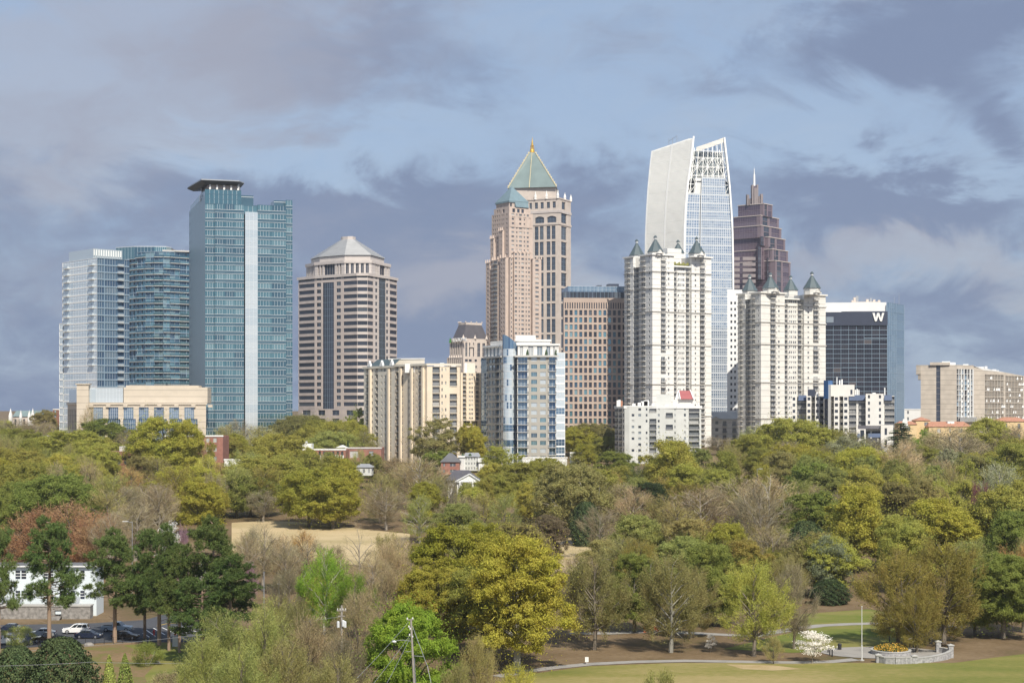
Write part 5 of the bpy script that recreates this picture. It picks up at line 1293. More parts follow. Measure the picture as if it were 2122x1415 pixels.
def white_blue_condo():
    D = 770; B = Building('condominium', 'white stepped condominium with blue awnings and a bright blue fin wall', D, 1745, 'building')
    z0 = ground(D)-1; zz = lambda y: Z(y, D)
    # plan follows the zoomed facade: (zoom x, depth)
    P = lambda zx, dep=0: V2(X(1600+zx/4.287, D+dep), D+dep)
    fh = zz(0)-zz(12.9); zt = zz(820)
    nf = int((zt-z0)/fh); zb = zt-nf*fh
    bl = ('slab', 'darkrail', 'panel')
    kw = dict(wall='white', g='g_dark', fr='black', bal=bl)
    segs = [(178, 212, 14, [('w', .15), ('g', .65), ('w', .2)]), (212, 306, 15, [('w', .1), ('r', .86, 2)]), (306, 348, 8, [('w', .2), ('g', .62), ('w', .18)]), (348, 382, 12, [('w', .2), ('r', .7)]), (382, 420, 8, [('w', .18), ('g', .66), ('w', .16)]), (420, 460, 14, [('w', .2), ('g', .8, 2)])]
    for a, b, dep, c in segs: B.facade(P(a, dep), P(b, dep), zb, zt, c, nf, .28, .22, .3, **kw)
    segs2 = [(497, 550, 4, [('w', .6), ('r', .4)], 0), (550, 598, 0, [('w', .14), ('g', .6), ('w', .26)], 0), (598, 632, 4, [('w', .2), ('g', .7, 2)], 0), (632, 678, 0, [('w', .18), ('g', .62), ('w', .2)], 0), (678, 832, 3, [('w', .03), ('r', .42, 2), ('w', .12), ('r', .42, 2)], 0), (832, 990, -1, [('w', .12), ('g', .12), ('w', .5), ('g', .12), ('w', .14)], 1), (990, 1086, 4, [('w', .08), ('r', .9, 3)], 0)]
    for a, b, dep, c, up in segs2:
        B.facade(P(a, dep), P(b, dep), zb, zt+up, c, nf, .28, .22, .3, **kw)
    W = B.mb('wall', 'white')
    for x, d0, d1 in ((212, 14, 15), (306, 15, 8), (348, 8, 12), (382, 12, 8), (420, 8, 14), (550, 4, 0), (598, 0, 4), (632, 4, 0), (678, 0, 3), (832, 3, -1), (990, -1, 4)):
        a, b = P(x, d0), P(x, d1); W.quad((*a, zb), (*b, zb), (*b, zt), (*a, zt)) if d0 < d1 else W.quad((*b, zb), (*a, zb), (*a, zt), (*b, zt))
    W.quad((*P(1086, 4), zb), (*P(1086, 30), zb), (*P(1086, 30), zt), (*P(1086, 4), zt)); W.quad((*P(178, 40), zb), (*P(178, 14), zb), (*P(178, 14), zt), (*P(178, 40), zt))
    B.mb('roof', 'slab').poly([(*P(178, 15.5), zt-.1), (*P(497, 14), zt-.1), (*P(550, 4.5), zt-.1), (*P(1086, 4.5), zt-.1), (*P(1086, 30), zt-.1), (*P(178, 40), zt-.1)])
    # blue fin, grey wall and upper block
    B.part('fin_wall', 'blue', lambda mb: mb.prism([tuple(P(458, 2)), tuple(P(497, -1)), tuple(P(537, 9)), tuple(P(498, 12))], zz(826), zz(788), bottom=True))
    B.part('stair_wall', 'navy', lambda mb: mb.prism([tuple(P(462, 5)), tuple(P(494, 3)), tuple(P(494, 12)), tuple(P(462, 14))], zb, zz(826.2)))
    B.part('tower_wall', 'white', lambda mb: (mb.prism([tuple(P(497, -.2)), tuple(P(522, -1.4)), tuple(P(522, 16)), tuple(P(497, 16))], zb, zz(797)), mb.prism([tuple(P(522.5, 2)), tuple(P(732, 2)), tuple(P(732, 20)), tuple(P(522.5, 20))], zt-.2, zz(797))))
    B.facade(P(696, 1.9), P(714, 1.9), zz(818), zz(806), [('g', 1)], 1, .1, .1, .1, 'white', 'g_dark', 'black', wname='upper_window')
    for a, b, dep in ((232, 306, 15), (684, 830, 3), (996, 1066, 4)):
        B.part('awning', 'blueawning', lambda mb, a=a, b=b, dep=dep: mb.prism([tuple(P(a, dep-1.6)), tuple(P(b, dep-1.6)), tuple(P(b, dep)), tuple(P(a, dep))], zt-2.2, zt+.4, pts1=[tuple(P(a+3, dep-.3)), tuple(P(b-3, dep-.3)), tuple(P(b-3, dep)), tuple(P(a+3, dep))], bottom=True))
    for zx, h, w in ((350, 3.2, 3.4), (400, 2, 1), (575, 9.2, .3), (600, 7.6, .5), (620, 8.0, .5), (740, 3, .4), (755, 3.4, .5), (770, 3, .4), (905, 1.6, 1.5), (1000, 4, .4)):
        p = P(zx, 10); base = zt-.2 if not 523 < zx < 732 else zz(797); B.part('roof_unit', 'navy' if zx == 350 else 'whitepaint', lambda mb, p=p, h=h, w=w, base=base: mb.box(p.x-w/2, p.y-.5, base, p.x+w/2, p.y+.5, zt+h))
    # lower wing in front
    zl = zz(888)
    Q = lambda zx, dep=-12: V2(X(1600+zx/4.287, D+dep), D+dep)
    B.facade(Q(762), Q(832), z0, zl, [('w', .3), ('g', .5), ('w', .2)], 3, .1, .1, .3, 'white', 'g_dark', 'black'); B.facade(Q(832, -10), Q(966, -10), z0, zl, [('g', .3, 2), ('w', .1), ('g', .55, 3), ('w', .05)], 3, .15, .2, .3, 'white', 'g_dark', 'black'); B.facade(Q(966), Q(1076), z0, zz(880), [('w', .3), ('g', .2), ('w', .5)], 3, .2, .25, .3, 'white', 'g_dark', 'black')
    B.mb('lower_roof', 'roofdark').poly([(*Q(762), zl), (*Q(966), zl), (*Q(966, -1.5), zl+1.5), (*Q(762, -1.5), zl+1.5)]); B.mb('lower_roof', 'roofdark').poly([(*Q(966), zz(880)), (*Q(1076), zz(880)), (*Q(1076, 0), zz(880)), (*Q(966, 0), zz(880))])
    for a, b in ((755, 782), (850, 964)): B.part('awning', 'blueawning', lambda mb, a=a, b=b: mb.prism([tuple(Q(a, -13.6)), tuple(Q(b, -13.6)), tuple(Q(b, -12.2)), tuple(Q(a, -12.2))], zz(905), zz(897), pts1=[tuple(Q(a+3, -12.5)), tuple(Q(b-3, -12.5)), tuple(Q(b-3, -12.2)), tuple(Q(a+3, -12.2))], bottom=True))
    return B.finish()
def concrete_building():
    D = 1010; B = Building('office_building', 'tan concrete slab building with recessed banks of tilted windows', D, 1980, 'building')
    z0 = ground(D)-1; zz = lambda y: Z(y, D); P = lambda zx, dep=0: V2(X(1860+zx/7.076, D+dep), D+dep)
    A, Bq, C, E, G = P(340, 4), P(868, 0), P(1116, 10), P(1276, 14), P(1860, 44)
    zt = zz(756); zt2 = zz(766)
    fh = zz(0)-zz(10.4)
    B.facade(A, Bq, z0, zt, [('w', .43), ('v', .115, 'g_dark'), ('w', .455)], 13, .1, .1, .5, 'concrete', 'g_black', 'concrete')
    B.part('roof_overhang', 'concrete', lambda mb: (mb.prism([tuple(P(272, 5)), tuple(P(341, 3.6)), tuple(P(341, 20)), tuple(P(272, 20))], zz(775), zt, bottom=True), mb.prism([tuple(P(300, 5)), tuple(P(341, 3.8)), tuple(P(341, 20)), tuple(P(300, 20))], zz(786), zz(775.1), bottom=True)))
    B.facade(Bq, C, zz(874), zz(764), [('g', .12), ('w', .03), ('g', .1), ('w', .06), ('g', .1), ('w', .05), ('g', .16), ('w', .03), ('g', .12), ('w', .07), ('g', .1), ('w', .06)], 10, .04, .04, .9, 'finpanel', 'g_steel', 'concrete', gsel=lambda i, j, r: r.choice(['g_steel', 'g_black', 'g_dark']), wname='bay_window')
    B.part('bay_base', 'roofgrey', lambda mb: mb.prism([tuple(P(915, -1)), tuple(P(1160, 9)), tuple(P(1160, 14)), tuple(P(915, 4))], zz(874), zz(864), bottom=True))
    W = B.mb('wall', 'concrete'); W.quad((*Bq, zz(764)), (*C, zz(764)), (*C, zt), (*Bq, zt)); W.quad((*Bq, z0), (*C, z0), (*C, zz(874)), (*Bq, zz(874)))
    W.quad((*C, z0), (*E, z0), (*E, zt2), (*C, zt2+2))
    kw = dict(wall='concrete', g='g_steel', fr='finpanel', wname='tilted_window', gsel=lambda i, j, r: r.choice(['g_steel', 'g_black', 'g_dark', 'g_steel']))
    bank = [('w', .02)] + rep([('g', .06), ('w', .012), ('g', .06), ('w', .022)], 6) + [('w', .06)]
    M1 = along(E, G, .51)
    B.facade(E, M1, zz(870), zz(774), bank, 8, .02, .06, .9, **kw); B.facade(M1, G, zz(870), zz(776), bank, 8, .02, .06, .9, **kw)
    W.quad((*E, zz(774)), (*M1, zz(774)), (*M1, zt2-1), (*E, zt2)); W.quad((*M1, zz(776)), (*G, zz(776)), (*G, zt2-3), (*M1, zt2-1)); W.quad((*E, z0), (*G, z0), (*G, zz(870)), (*E, zz(870)))
    d = (G-E).normalized(); n = Vector((d.y, -d.x)); r = random.Random(5); L = (G-E).length
    fhh = (zz(774)-zz(870))/8
    for k in range(56):                                   # white triangles painting the sunlit ledges inside the window recesses
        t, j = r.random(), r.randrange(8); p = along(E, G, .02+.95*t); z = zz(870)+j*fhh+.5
        B.part('sunlit_triangle', 'whitepaint', lambda mb, p=p, z=z: mb.poly([(*(p+n*.02), z), (*(p+d*1.1+n*.4), z+.1), (*(p+d*1.1+n*.02), z+2.0)]))
    for k in range(16):  # sunlit ledges of the bay, likewise put in as white triangles
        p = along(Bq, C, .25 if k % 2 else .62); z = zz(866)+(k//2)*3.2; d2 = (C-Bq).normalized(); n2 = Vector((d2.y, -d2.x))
        B.part('sunlit_triangle', 'whitepaint', lambda mb, p=p, z=z: mb.poly([(*(p+n2*.02), z), (*(p+d2*1.2+n2*.4), z+.1), (*(p+d2*1.2+n2*.02), z+2.0)]))
    B.mb('roof', 'slab').poly([(*A, zt-.2), (*Bq, zt-.2), (*C, zt-.4), (*E, zt2-.2), (*G, zt2-3.2), (G.x-20, G.y+40, zt2-3.2), (A.x*(A.y+40)/A.y+1, A.y+40, zt-.2)])
    Wl = B.mb('wall', 'concrete'); ax = A.x*(A.y+40)/A.y+1; Wl.quad((ax, A.y+40, z0), (*A, z0), (*A, zt), (ax, A.y+40, zt))
    B.part('parapet_block', 'concrete', lambda mb: mb.prism([tuple(P(475, 1.5)), tuple(P(770, -.2)), tuple(P(770, 12)), tuple(P(475, 14))], zt-.1, zz(750.5)))
    for a, b, y, dep in ((650, 770, 748, 8), (770, 850, 750, 10), (960, 1040, 753, 16), (1080, 1120, 757, 18), (1160, 1310, 758, 22), (1280, 1316, 757, 20), (1390, 1450, 763, 26), (1466, 1480, 764, 30)):
        B.part('roof_unit', 'whitepaint', lambda mb, a=a, b=b, y=y, dep=dep: mb.prism([tuple(P(a, dep)), tuple(P(b, dep)), tuple(P(b, dep+5)), tuple(P(a, dep+5))], zt-4, zz(y)))
    return B.finish()
def grey_apartment():
    D = 740; B = Building('apartment_building', 'pale grey apartment block with stacked balconies and a red gabled roof penthouse', D, 1365, 'building')
    z0 = ground(D)-1; zz = lambda y: Z(y, D); P = lambda zx, dep=0: V2(X(1150+zx/3.4515, D+dep), D+dep)
    fh = zz(0)-zz(12.15); zt = zz(842); nf = int((zt-z0)/fh)+1; zb = zt-nf*fh
    bl = ('slab', 'darkrail', 'bars')
    kw = dict(wall='stucco_cool', g='g_res', fr='whitepaint', bal=bl)
    dk = lambda i, j, r: 'g_pale' if r.random() < .45 else 'g_dark'
    A, C, E, G, R = P(428, 26), P(498, 2), P(872, 0), P(912, 1.5), P(1046, 3)
    B.facade(A, C, zb, zt, [('w', .05), ('r', .3), ('w', .1), ('r', .3), ('w', .08), ('g', .12), ('w', .05)], nf, .2, .2, .3, 'white', 'g_dark', 'whitepaint', bal=bl)
    B.facade(C, P(532, 1), zb, zt, [('w', 1)], nf, wall='stucco_cool')
    cols = [('w', .05), ('g', .055), ('w', .085), ('g', .06), ('w', .1), ('g', .035), ('w', .04), ('r', .15), ('w', .03), ('g', .04), ('w', .13), ('r', .15), ('w', .035), ('g', .02), ('w', .03)]
    B.facade(P(532, 1), E, zb, zt, cols, nf, .3, .28, .3, **kw, gsel=dk, skip=.18)
    B.facade(E, G, zb, zt, [('w', 1)], nf, wall='stucco_cool')
    B.facade(G, R, zb, zt, [('w', .08), ('g', .1), ('w', .16), ('r', .56), ('w', .10)], nf, .3, .22, .3, **kw, gsel=dk, skip=.05)
    K = [A, C, E, G, R, V2(R.x, D+36), V2(A.x*(D+50)/(D+26)+.5, D+50)]
    B.mb('roof', 'slab').poly([(p.x, p.y, zt-.05) for p in K]); W = B.mb('wall', 'stucco_cool'); W.quad((*R, zb), (*K[5], zb), (*K[5], zt), (*R, zt)); W.quad((*K[6], zb), (*A, zb), (*A, zt), (*K[6], zt))
    B.band([A, C, E, G, R], zt-.9, zt+.35, .35, 'whitepaint', 'parapet')
    B.part('stair_house', 'stucco_cool', lambda mb: mb.prism([tuple(P(725, 9)), tuple(P(830, 9)), tuple(P(830, 18)), tuple(P(725, 18))], zt-.1, zz(816)))
    q = [P(845, 8), P(1000, 8), P(1000, 20), P(845, 20)]
    B.part('penthouse', 'white', lambda mb: mb.prism([tuple(p) for p in q], zt-.1, zz(827)))
    ze, zr = zz(826.5), zz(808.5)
    m0, m1 = along(q[1], q[2], .5), along(q[0], q[3], .5)
    r0, r1, r2, r3 = P(862, 7), P(985, 7), P(996, 14), P(905, 20)
    B.part('red_roof', 'redroof', lambda mb: (mb.quad((*P(895, 6.5), ze), (*P(992, 6.5), ze), (*P(968, 14), zr), (*P(884, 14), zr)), mb.quad((*P(996, 22), ze), (*P(880, 22), ze), (*P(884, 14), zr), (*P(968, 14), zr))))
    B.part('gable_wall', 'white', lambda mb: (mb.poly([(*P(992, 6.6), ze), (*P(1004, 13), ze-.5), (*P(996, 22), ze), (*P(968, 14), zr-.3)]), mb.poly([(*P(862, 9), ze), (*P(895, 6.6), ze), (*P(884, 14), zr-.2)])))
    B.part('gable_trim', 'whitepaint', lambda mb: (mb.tube((*P(992, 6.2), ze), (*P(968, 13.8), zr+.2), .3, .3, k=4), mb.tube((*P(968, 13.8), zr+.2), (*P(1006, 13), ze-1.5), .3, .3, k=4), mb.tube((*P(862, 8.6), ze-.4), (*P(884, 13.8), zr+.1), .3, .3, k=4), mb.tube((*P(884, 13.8), zr+.1), (*P(897, 6.3), ze), .3, .3, k=4)))
    for zx, y, w in ((448, 829, .8), (462, 828, 1.0), (478, 830, .8), (565, 836, 1.5), (608, 834, 2), (640, 831, 3), (655, 829, 2.4), (700, 836, 1), (800, 838, 2), (1015, 835, .5), (1028, 834, .6)):
        p = P(zx, 6); B.part('roof_unit', 'whitepaint' if zx != 478 else 'tile', lambda mb, p=p, y=y, w=w: mb.box(p.x-w/2, p.y, zt-.1, p.x+w/2, p.y+1.5, zz(y)))
    return B.finish()
def podium_house():
    D = 900; B = Building('building', 'low ivory wing with a grey mansard roof between the two turreted towers', D, 1500, 'building')
    z0 = ground(D)-1; zz = lambda y: Z(y, D); A, R = V2(X(1470, D), D), V2(X(1532, D), D)
    B.facade(A, R, z0, zz(868), [('w', .2), ('g', .1), ('w', .15), ('b', .12), ('w', .2), ('b', .12), ('w', .11)], 4, .25, .3, .3, 'ivory', 'g_res', 'whitepaint', bal=('ivory', 'darkrail', 'bars'))
    B.part('mansard_roof', 'roofgrey', lambda mb: mb.prism([(A.x, D-.6), (R.x, D-.6), (R.x, D+30), (A.x, D+30)], zz(868), zz(853), pts1=[(A.x+1, D+5), (R.x-1, D+5), (R.x-1, D+26), (A.x+1, D+26)], bottom=True))
    c = X(1483, D)
    B.part('pediment', 'ivory', lambda mb: (mb.poly([(c-3, D-1, zz(869)), (c+3, D-1, zz(869)), (c, D-1, zz(863.5))]), mb.quad((c-3.4, D-1.4, zz(869.3)), (c, D-1.4, zz(863)), (c, D+2, zz(863)), (c-3.4, D+2, zz(869.3))), mb.quad((c, D-1.4, zz(863)), (c+3.4, D-1.4, zz(869.3)), (c+3.4, D+2, zz(869.3)), (c, D+2, zz(863)))))
    B.band([A, R], zz(869.5), zz(868), .5, 'moulding', 'cornice')
    return B.finish()
def simple_house(name, label, cat, px0, px1, y_e, D, wall, roof, roof_h, depth, cols, nfl, g='g_res', y_base=None, flat=False, hip=.25, over=.5, fr='whitepaint', skew=0, nb=2):
    B = Building(name, label, D, (px0+px1)/2, cat); z0 = ground(D)-.5 if y_base is None else Z(y_base, D); zt = Z(y_e, D)
    A, R = V2(X(px0, D), D), V2(X(px1, D+skew), D+skew)
    d = (R-A).normalized(); n = Vector((d.y, -d.x))
    B.facade(A, R, z0, zt, cols, nfl, .3, .22, .2, wall, g, fr, nb=nb)
    K, Lq = R-n*depth, A-n*depth
    W = B.mb('wall', wall)
    W.quad((*R, z0), (*K, z0), (*K, zt), (*R, zt)); W.quad((*K, z0), (*Lq, z0), (*Lq, zt), (*K, zt)); W.quad((*Lq, z0), (*A, z0), (*A, zt), (*Lq, zt))
    if flat:
        B.mb('roof', roof).poly([(*A, zt-.2), (*R, zt-.2), (*K, zt-.2), (*Lq, zt-.2)]); B.band([A, R], zt-.3, zt+.3, .2, fr, 'parapet')
    else:
        o = over; a, b, c, e = A-d*o+n*o, R+d*o+n*o, K+d*o-n*o, Lq-d*o-n*o
        m0, m1 = along(along(a, e, .5), along(b, c, .5), hip), along(along(a, e, .5), along(b, c, .5), 1-hip)
        zr = zt+roof_h
        B.part('roof', roof, lambda mb: (mb.quad((*a, zt), (*b, zt), (*m1, zr), (*m0, zr)), mb.quad((*c, zt), (*e, zt), (*m0, zr), (*m1, zr)), mb.poly([(*b, zt), (*c, zt), (*m1, zr)]), mb.poly([(*e, zt), (*a, zt), (*m0, zr)])))
        if hip == 0:
            W.poly([(*R, zt), (*K, zt), (*along(R, K, .5), zr-.1)]); W.poly([(*Lq, zt), (*A, zt), (*along(Lq, A, .5), zr-.1)])
    return B
def small_buildings():
    wg = [('w', .3), ('g', .4), ('w', .3)]
    # orange-tiled villas below the concrete slab building
    D = 830
    B = simple_house('villa', 'yellow villa with a long orange tile roof below the concrete building', 'house', 1925, 2012, 884, D, 'yellowst', 'tile', 2.6, 14, [('w', .2), ('g', .08), ('w', .2), ('g', .05), ('w', .17), ('g', .1), ('w', .2)], 3, hip=.1)
    B.part('white_box', 'whitepaint', lambda mb: mb.box(X(1968, D), D+4, Z(880, D), X(1982, D), D+8, Z(873, D))); B.finish()
    B = simple_house('villa', 'yellow villa tower with a small pyramid tile roof beside the steel blue hotel side', 'house', 1898, 1928, 871, D+6, 'yellowst', 'tile', 1.8, 9, [('w', .58), ('g', .26), ('w', .16)], 4, hip=.5); B.finish()
    B = simple_house('villa', 'cream villa with a curved white gable and low tile roof under the hotel side', 'house', 1862, 1900, 879, D+2, 'yellowst', 'tile', 1.6, 9, [('w', .1), ('g', .1), ('w', .3), ('g', .12), ('w', .38)], 3, hip=.2)
    c = V2(X(1875, D+1), D+1); B.part('gable', 'whitepaint', lambda mb: mb.prism([(c.x-1.8, c.y-.4), (c.x+1.8, c.y-.4), (c.x+1.8, c.y), (c.x-1.8, c.y)], Z(886, D), Z(868, D), pts1=[(c.x-1.0, c.y-.4), (c.x+1.0, c.y-.4), (c.x+1.0, c.y), (c.x-1.0, c.y)])); B.finish()
    B = simple_house('villa', 'yellow villa with an orange hip roof behind the olive oak below the concrete building', 'house', 2064, 2135, 873, D+8, 'yellowst', 'tile', 2.2, 12, [('w', .25), ('g', .08), ('w', .3), ('g', .08), ('w', .29)], 3, hip=.3); B.finish()
    # white box far behind
    B = simple_house('warehouse', 'plain white box building between the hotel and the concrete building', 'building', 1866, 1912, 848, 1100, 'whitepaint', 'slab', 0, 20, [('w', .3), ('g', .08), ('w', .62)], 4, flat=True); B.finish()
    # brick buildings in the trees
    D = 650
    B = simple_house('brick_building', 'red brick block of three storeys with white windows below the teal tower', 'building', 340, 462, 903, D, 'brick', 'slab', 0, 14, [('w', .1)] + rep([('g', .055), ('w', .055)], 2) + [('w', .05)] + rep([('g', .055), ('w', .055)], 2) + [('w', .05)] + rep([('g', .055), ('w', .055)], 2) + [('w', .04)], 5, 'g_pale', flat=True, fr='whitepaint'); B.finish()
    B = simple_house('pavilion', 'low brown brick hall with a dark red eave and a clerestory below the limestone block', 'building', 228, 300, 944, 655, 'brick2', 'brick2', 0, 12, [('w', .1), ('g', .2), ('w', .1), ('g', .12), ('w', .1), ('g', .12), ('w', .26)], 2, 'g_dark', flat=True, nb=1)
    d6 = 655; B.part('eave', 'brick2', lambda mb: mb.box(X(222, d6), d6-1.6, Z(944, d6), X(306, d6), d6+10, Z(935, d6))); 
    B.part('clerestory', 'slab', lambda mb: (mb.box(X(246, d6), d6+1, Z(935, d6), X(300, d6), d6+8, Z(925, d6)),)); B.part('clerestory_glass', 'g_teal2', lambda mb: mb.box(X(258, d6), d6+.8, Z(933.5, d6), X(294, d6), d6+.95, Z(927, d6))); B.finish()
    B = simple_house('brick_building', 'long low red brick building with a white gabled skylight in the trees', 'building', 716, 790, 928, 655, 'brick', 'slab', 0, 16, [('w', .12), ('g', .24), ('w', .3), ('g', .12), ('w', .22)], 1, 'g_pale', flat=True, y_base=957, fr='slab')
    c = V2(X(707, 660), 660); B.part('skylight', 'whitepaint', lambda mb: mb.prism([(c.x-2.3, c.y), (c.x+2.3, c.y), (c.x+2.3, c.y+6), (c.x-2.3, c.y+6)], Z(928, 655), Z(923, 655), pts1=[(c.x-.2, c.y), (c.x+.2, c.y), (c.x+.2, c.y+6), (c.x-.2, c.y+6)])); B.finish()
    B = simple_house('brick_building', 'red brick porch building with a row of white columns behind the meadow oaks', 'building', 628, 716, 931, 640, 'brick', 'slab', 0, 14, [('w', .15)] + rep([('g', .05), ('w', .05)], 8), 2, 'g_dark', flat=True, y_base=968, fr='whitepaint', nb=1)
    for i in range(10):
        x = X(664+5.2*i, 638); B.part('porch_column', 'whitepaint', lambda mb, x=x: mb.box(x-.2, 638.6, Z(953, 638), x+.2, 639.0, Z(943, 638)))
    B.part('white_stair_house', 'whitepaint', lambda mb: (mb.box(X(629, 640), 646, Z(932, 640), X(642, 640), 652, Z(920, 640)), mb.box(X(623, 640), 646, Z(928, 640), X(629.2, 640), 652, Z(915, 640)))); B.finish()
    # white porticoed houses
    D = 610
    B = simple_house('house', 'white columned house with rows of dark windows below the cream condominium', 'house', 963, 992, 946, D, 'stucco_cool', 'roofgrey', 1.4, 9, rep(wg, 5), 3, 'g_dark', y_base=975, hip=.1)
    z = lambda y: Z(y, D)
    for i in range(4):
        x = X(953+2.6*i, D-2); B.part('column', 'whitepaint', lambda mb, x=x: mb.tube((x, D-2, z(975)), (x, D-2, z(947)), .22, .2, k=8))
    B.part('portico', 'whitepaint', lambda mb: (mb.box(X(950, D), D-2.6, z(947), X(964, D), D+2, z(944)), mb.box(X(950, D), D-.5, z(975), X(963, D), D+2, z(947.2))))
    B.part('side_wing', 'whitepaint', lambda mb: (mb.box(X(992, D), D-1, z(977), X(1012, D), D+7, z(957)), mb.box(X(990, D), D-1.6, z(957), X(1011, D), D+7, z(949.5)))); B.part('wing_window', 'g_dark', lambda mb: mb.box(X(1001, D), D-1.1, z(972), X(1007, D), D-1.02, z(966)))
    for px in (959, 974): p = (X(px, D), D+1, z(949)); B.part('roof_shrub', 'holly_leaf', lambda mb, p=p: mb.lathe(p, [(.2, 0), (.75, .3), (.6, 1.2), (.05, 1.9)], 8))
    B.finish()
    B = simple_house('house', 'brick house with a grey hip roof beside the white columned house', 'house', 914, 952, 957, 600, 'brick', 'asphaltroof', 3.2, 10, [('w', .1), ('g', .12), ('w', .25), ('g', .3), ('w', .2)], 2, 'g_res', y_base=983, hip=.42); B.finish()
    D = 520
    B = Building('house', 'white pediment house with a dark shingle roof half hidden in the trees', D, 970, 'house'); z = lambda y: Z(y, D)
    xa, xr, xb = X(946, D), X(973, D), X(994, D); 
    B.part('wall', 'white', lambda mb: mb.box(X(947, D), D, ground(D)-1, X(992, D), D+12, z(996)))
    B.part('pediment', 'whitepaint', lambda mb: mb.prism([(xa+.2, D-.4), (xb-.2, D-.4), (xb-.2, D-.1), (xa+.2, D-.1)], z(997), z(983), pts1=[(xr-.2, D-.4), (xr+.2, D-.4), (xr+.2, D-.1), (xr-.2, D-.1)]))
    B.part('roof', 'asphaltroof', lambda mb: (mb.quad((xa-.5, D-.5, z(997.5)), (xr, D-.5, z(981.5)), (xr, D+14, z(981.5)), (xa-.5, D+14, z(997.5))), mb.quad((xr, D-.5, z(981.5)), (xb+.5, D-.5, z(997.5)), (xb+.5, D+14, z(997.5)), (xr, D+14, z(981.5)))))
    B.part('rake', 'whitepaint', lambda mb: (mb.tube((xa-.6, D-.7, z(998)), (xr, D-.7, z(981.5)), .22, .22, k=4), mb.tube((xr, D-.7, z(981.5)), (xb+.6, D-.7, z(998)), .22, .22, k=4), mb.box(xa, D-.8, z(998.4), xb, D-.5, z(997))))
    B.part('hip_roof', 'roofdark', lambda mb: mb.prism([(X(922, D), D+6), (X(985, D), D+6), (X(985, D), D+20), (X(922, D), D+20)], z(997), z(977), pts1=[(X(937, D), D+12), (X(970, D), D+12), (X(970, D), D+14), (X(937, D), D+14)], bottom=True))
    B.part('side_wall', 'white', lambda mb: mb.box(X(926, D), D+7, ground(D)-1, X(984, D), D+19, z(996.8)))
    for px in (953, 961, 979, 986): x = X(px, D-.8); B.part('column', 'whitepaint', lambda mb, x=x: mb.tube((x, D-.8, ground(D)-.5), (x, D-.8, z(998)), .25, .22, k=8))
    B.part('door', 'black', lambda mb: mb.box(X(969, D), D-.1, ground(D)-.5, X(976, D), D-.02, z(1002))); B.finish()
    # white utility blocks in front of the round-bay condominium
    B = simple_house('utility_block', 'white block with one dark vent beside the round-bay condominium', 'building', 1182, 1221, 938, 690, 'whitepaint', 'slab', 0, 8, [('w', .15), ('g', .18), ('w', .67)], 3, 'g_dark', flat=True, y_base=966); B.finish()
    B = simple_house('garden_wall', 'long low white terrace wall at the foot of the round-bay condominium', 'wall', 1082, 1175, 948, 690, 'whitepaint', 'slab', 0, 5, [('w', .3), ('g', .05), ('w', .65)], 1, 'g_dark', flat=True, y_base=972); B.finish()
    B = simple_house('shed', 'small pale shed roof beside the red brick block', 'shed', 465, 498, 952, 640, 'whitepaint', 'slab', 0, 6, [('w', .3), ('g', .1), ('w', .6)], 1, 'g_dark', flat=True, y_base=966); B.finish()
    B = simple_house('house', 'pale house with a low roof deep in the trees right under the brick skylight building', 'house', 738, 770, 968, 610, 'stucco_cool', 'roofgrey', 1.2, 8, rep(wg, 3), 1, 'g_res', y_base=985); B.finish()
    # church far away on the horizon
    D = 1500; B = Building('church', 'pale stone church with four white spires and a green roof on the horizon', D, 45, 'church'); z = lambda y: Z(y, D)
    B.part('nave', 'rose_pale', lambda mb: mb.box(X(22, D), D+6, ground(D)-2, X(74, D), D+26, z(863)))
    B.part('roof', 'copper', lambda mb: mb.prism([(X(22, D), D+5), (X(84, D), D+5), (X(84, D), D+27), (X(22, D), D+27)], z(863), z(850.5), pts1=[(X(24, D), D+15), (X(82, D), D+15), (X(82, D), D+17), (X(24, D), D+17)], bottom=True))
    for px, y, w in ((21, 845, 3.0), (42.5, 849, 2.2), (60, 849, 2.4), (67, 845, 2.8)):
        x = X(px, D); B.part('spire', 'ivory2', lambda mb, x=x, y=y, w=w: (mb.box(x-w*.45, D, ground(D)-2, x+w*.45, D+w, z(862)), mb.cone([(x-w*.5, D), (x+w*.5, D), (x+w*.5, D+w), (x-w*.5, D+w)], z(862), (x, D+w/2, z(y)))))
    for i in range(5): x = X(28+9*i, D); B.part('window', 'g_dark', lambda mb, x=x: mb.box(x-.8, D+5.8, z(880), x+.8, D+5.95, z(868)))
    B.finish()
    B = simple_house('brick_building', 'small dark brick block with a flat eave beside the pale glass tower', 'building', 110, 124, 848, 1050, 'brick2', 'roofdark', 0, 14, [('w', .2), ('g', .25), ('w', .55)], 6, 'g_teal2', flat=True, fr='ivory2'); B.finish()
    B = simple_house('parking_deck', 'low tan parking deck edge among the trees beside the church', 'building', 52, 110, 903, 880, 'cream2', 'slab', 0, 12, [('w', .05), ('g', .42), ('w', .06), ('g', .42), ('w', .05)], 2, 'g_dark', flat=True); B.finish()
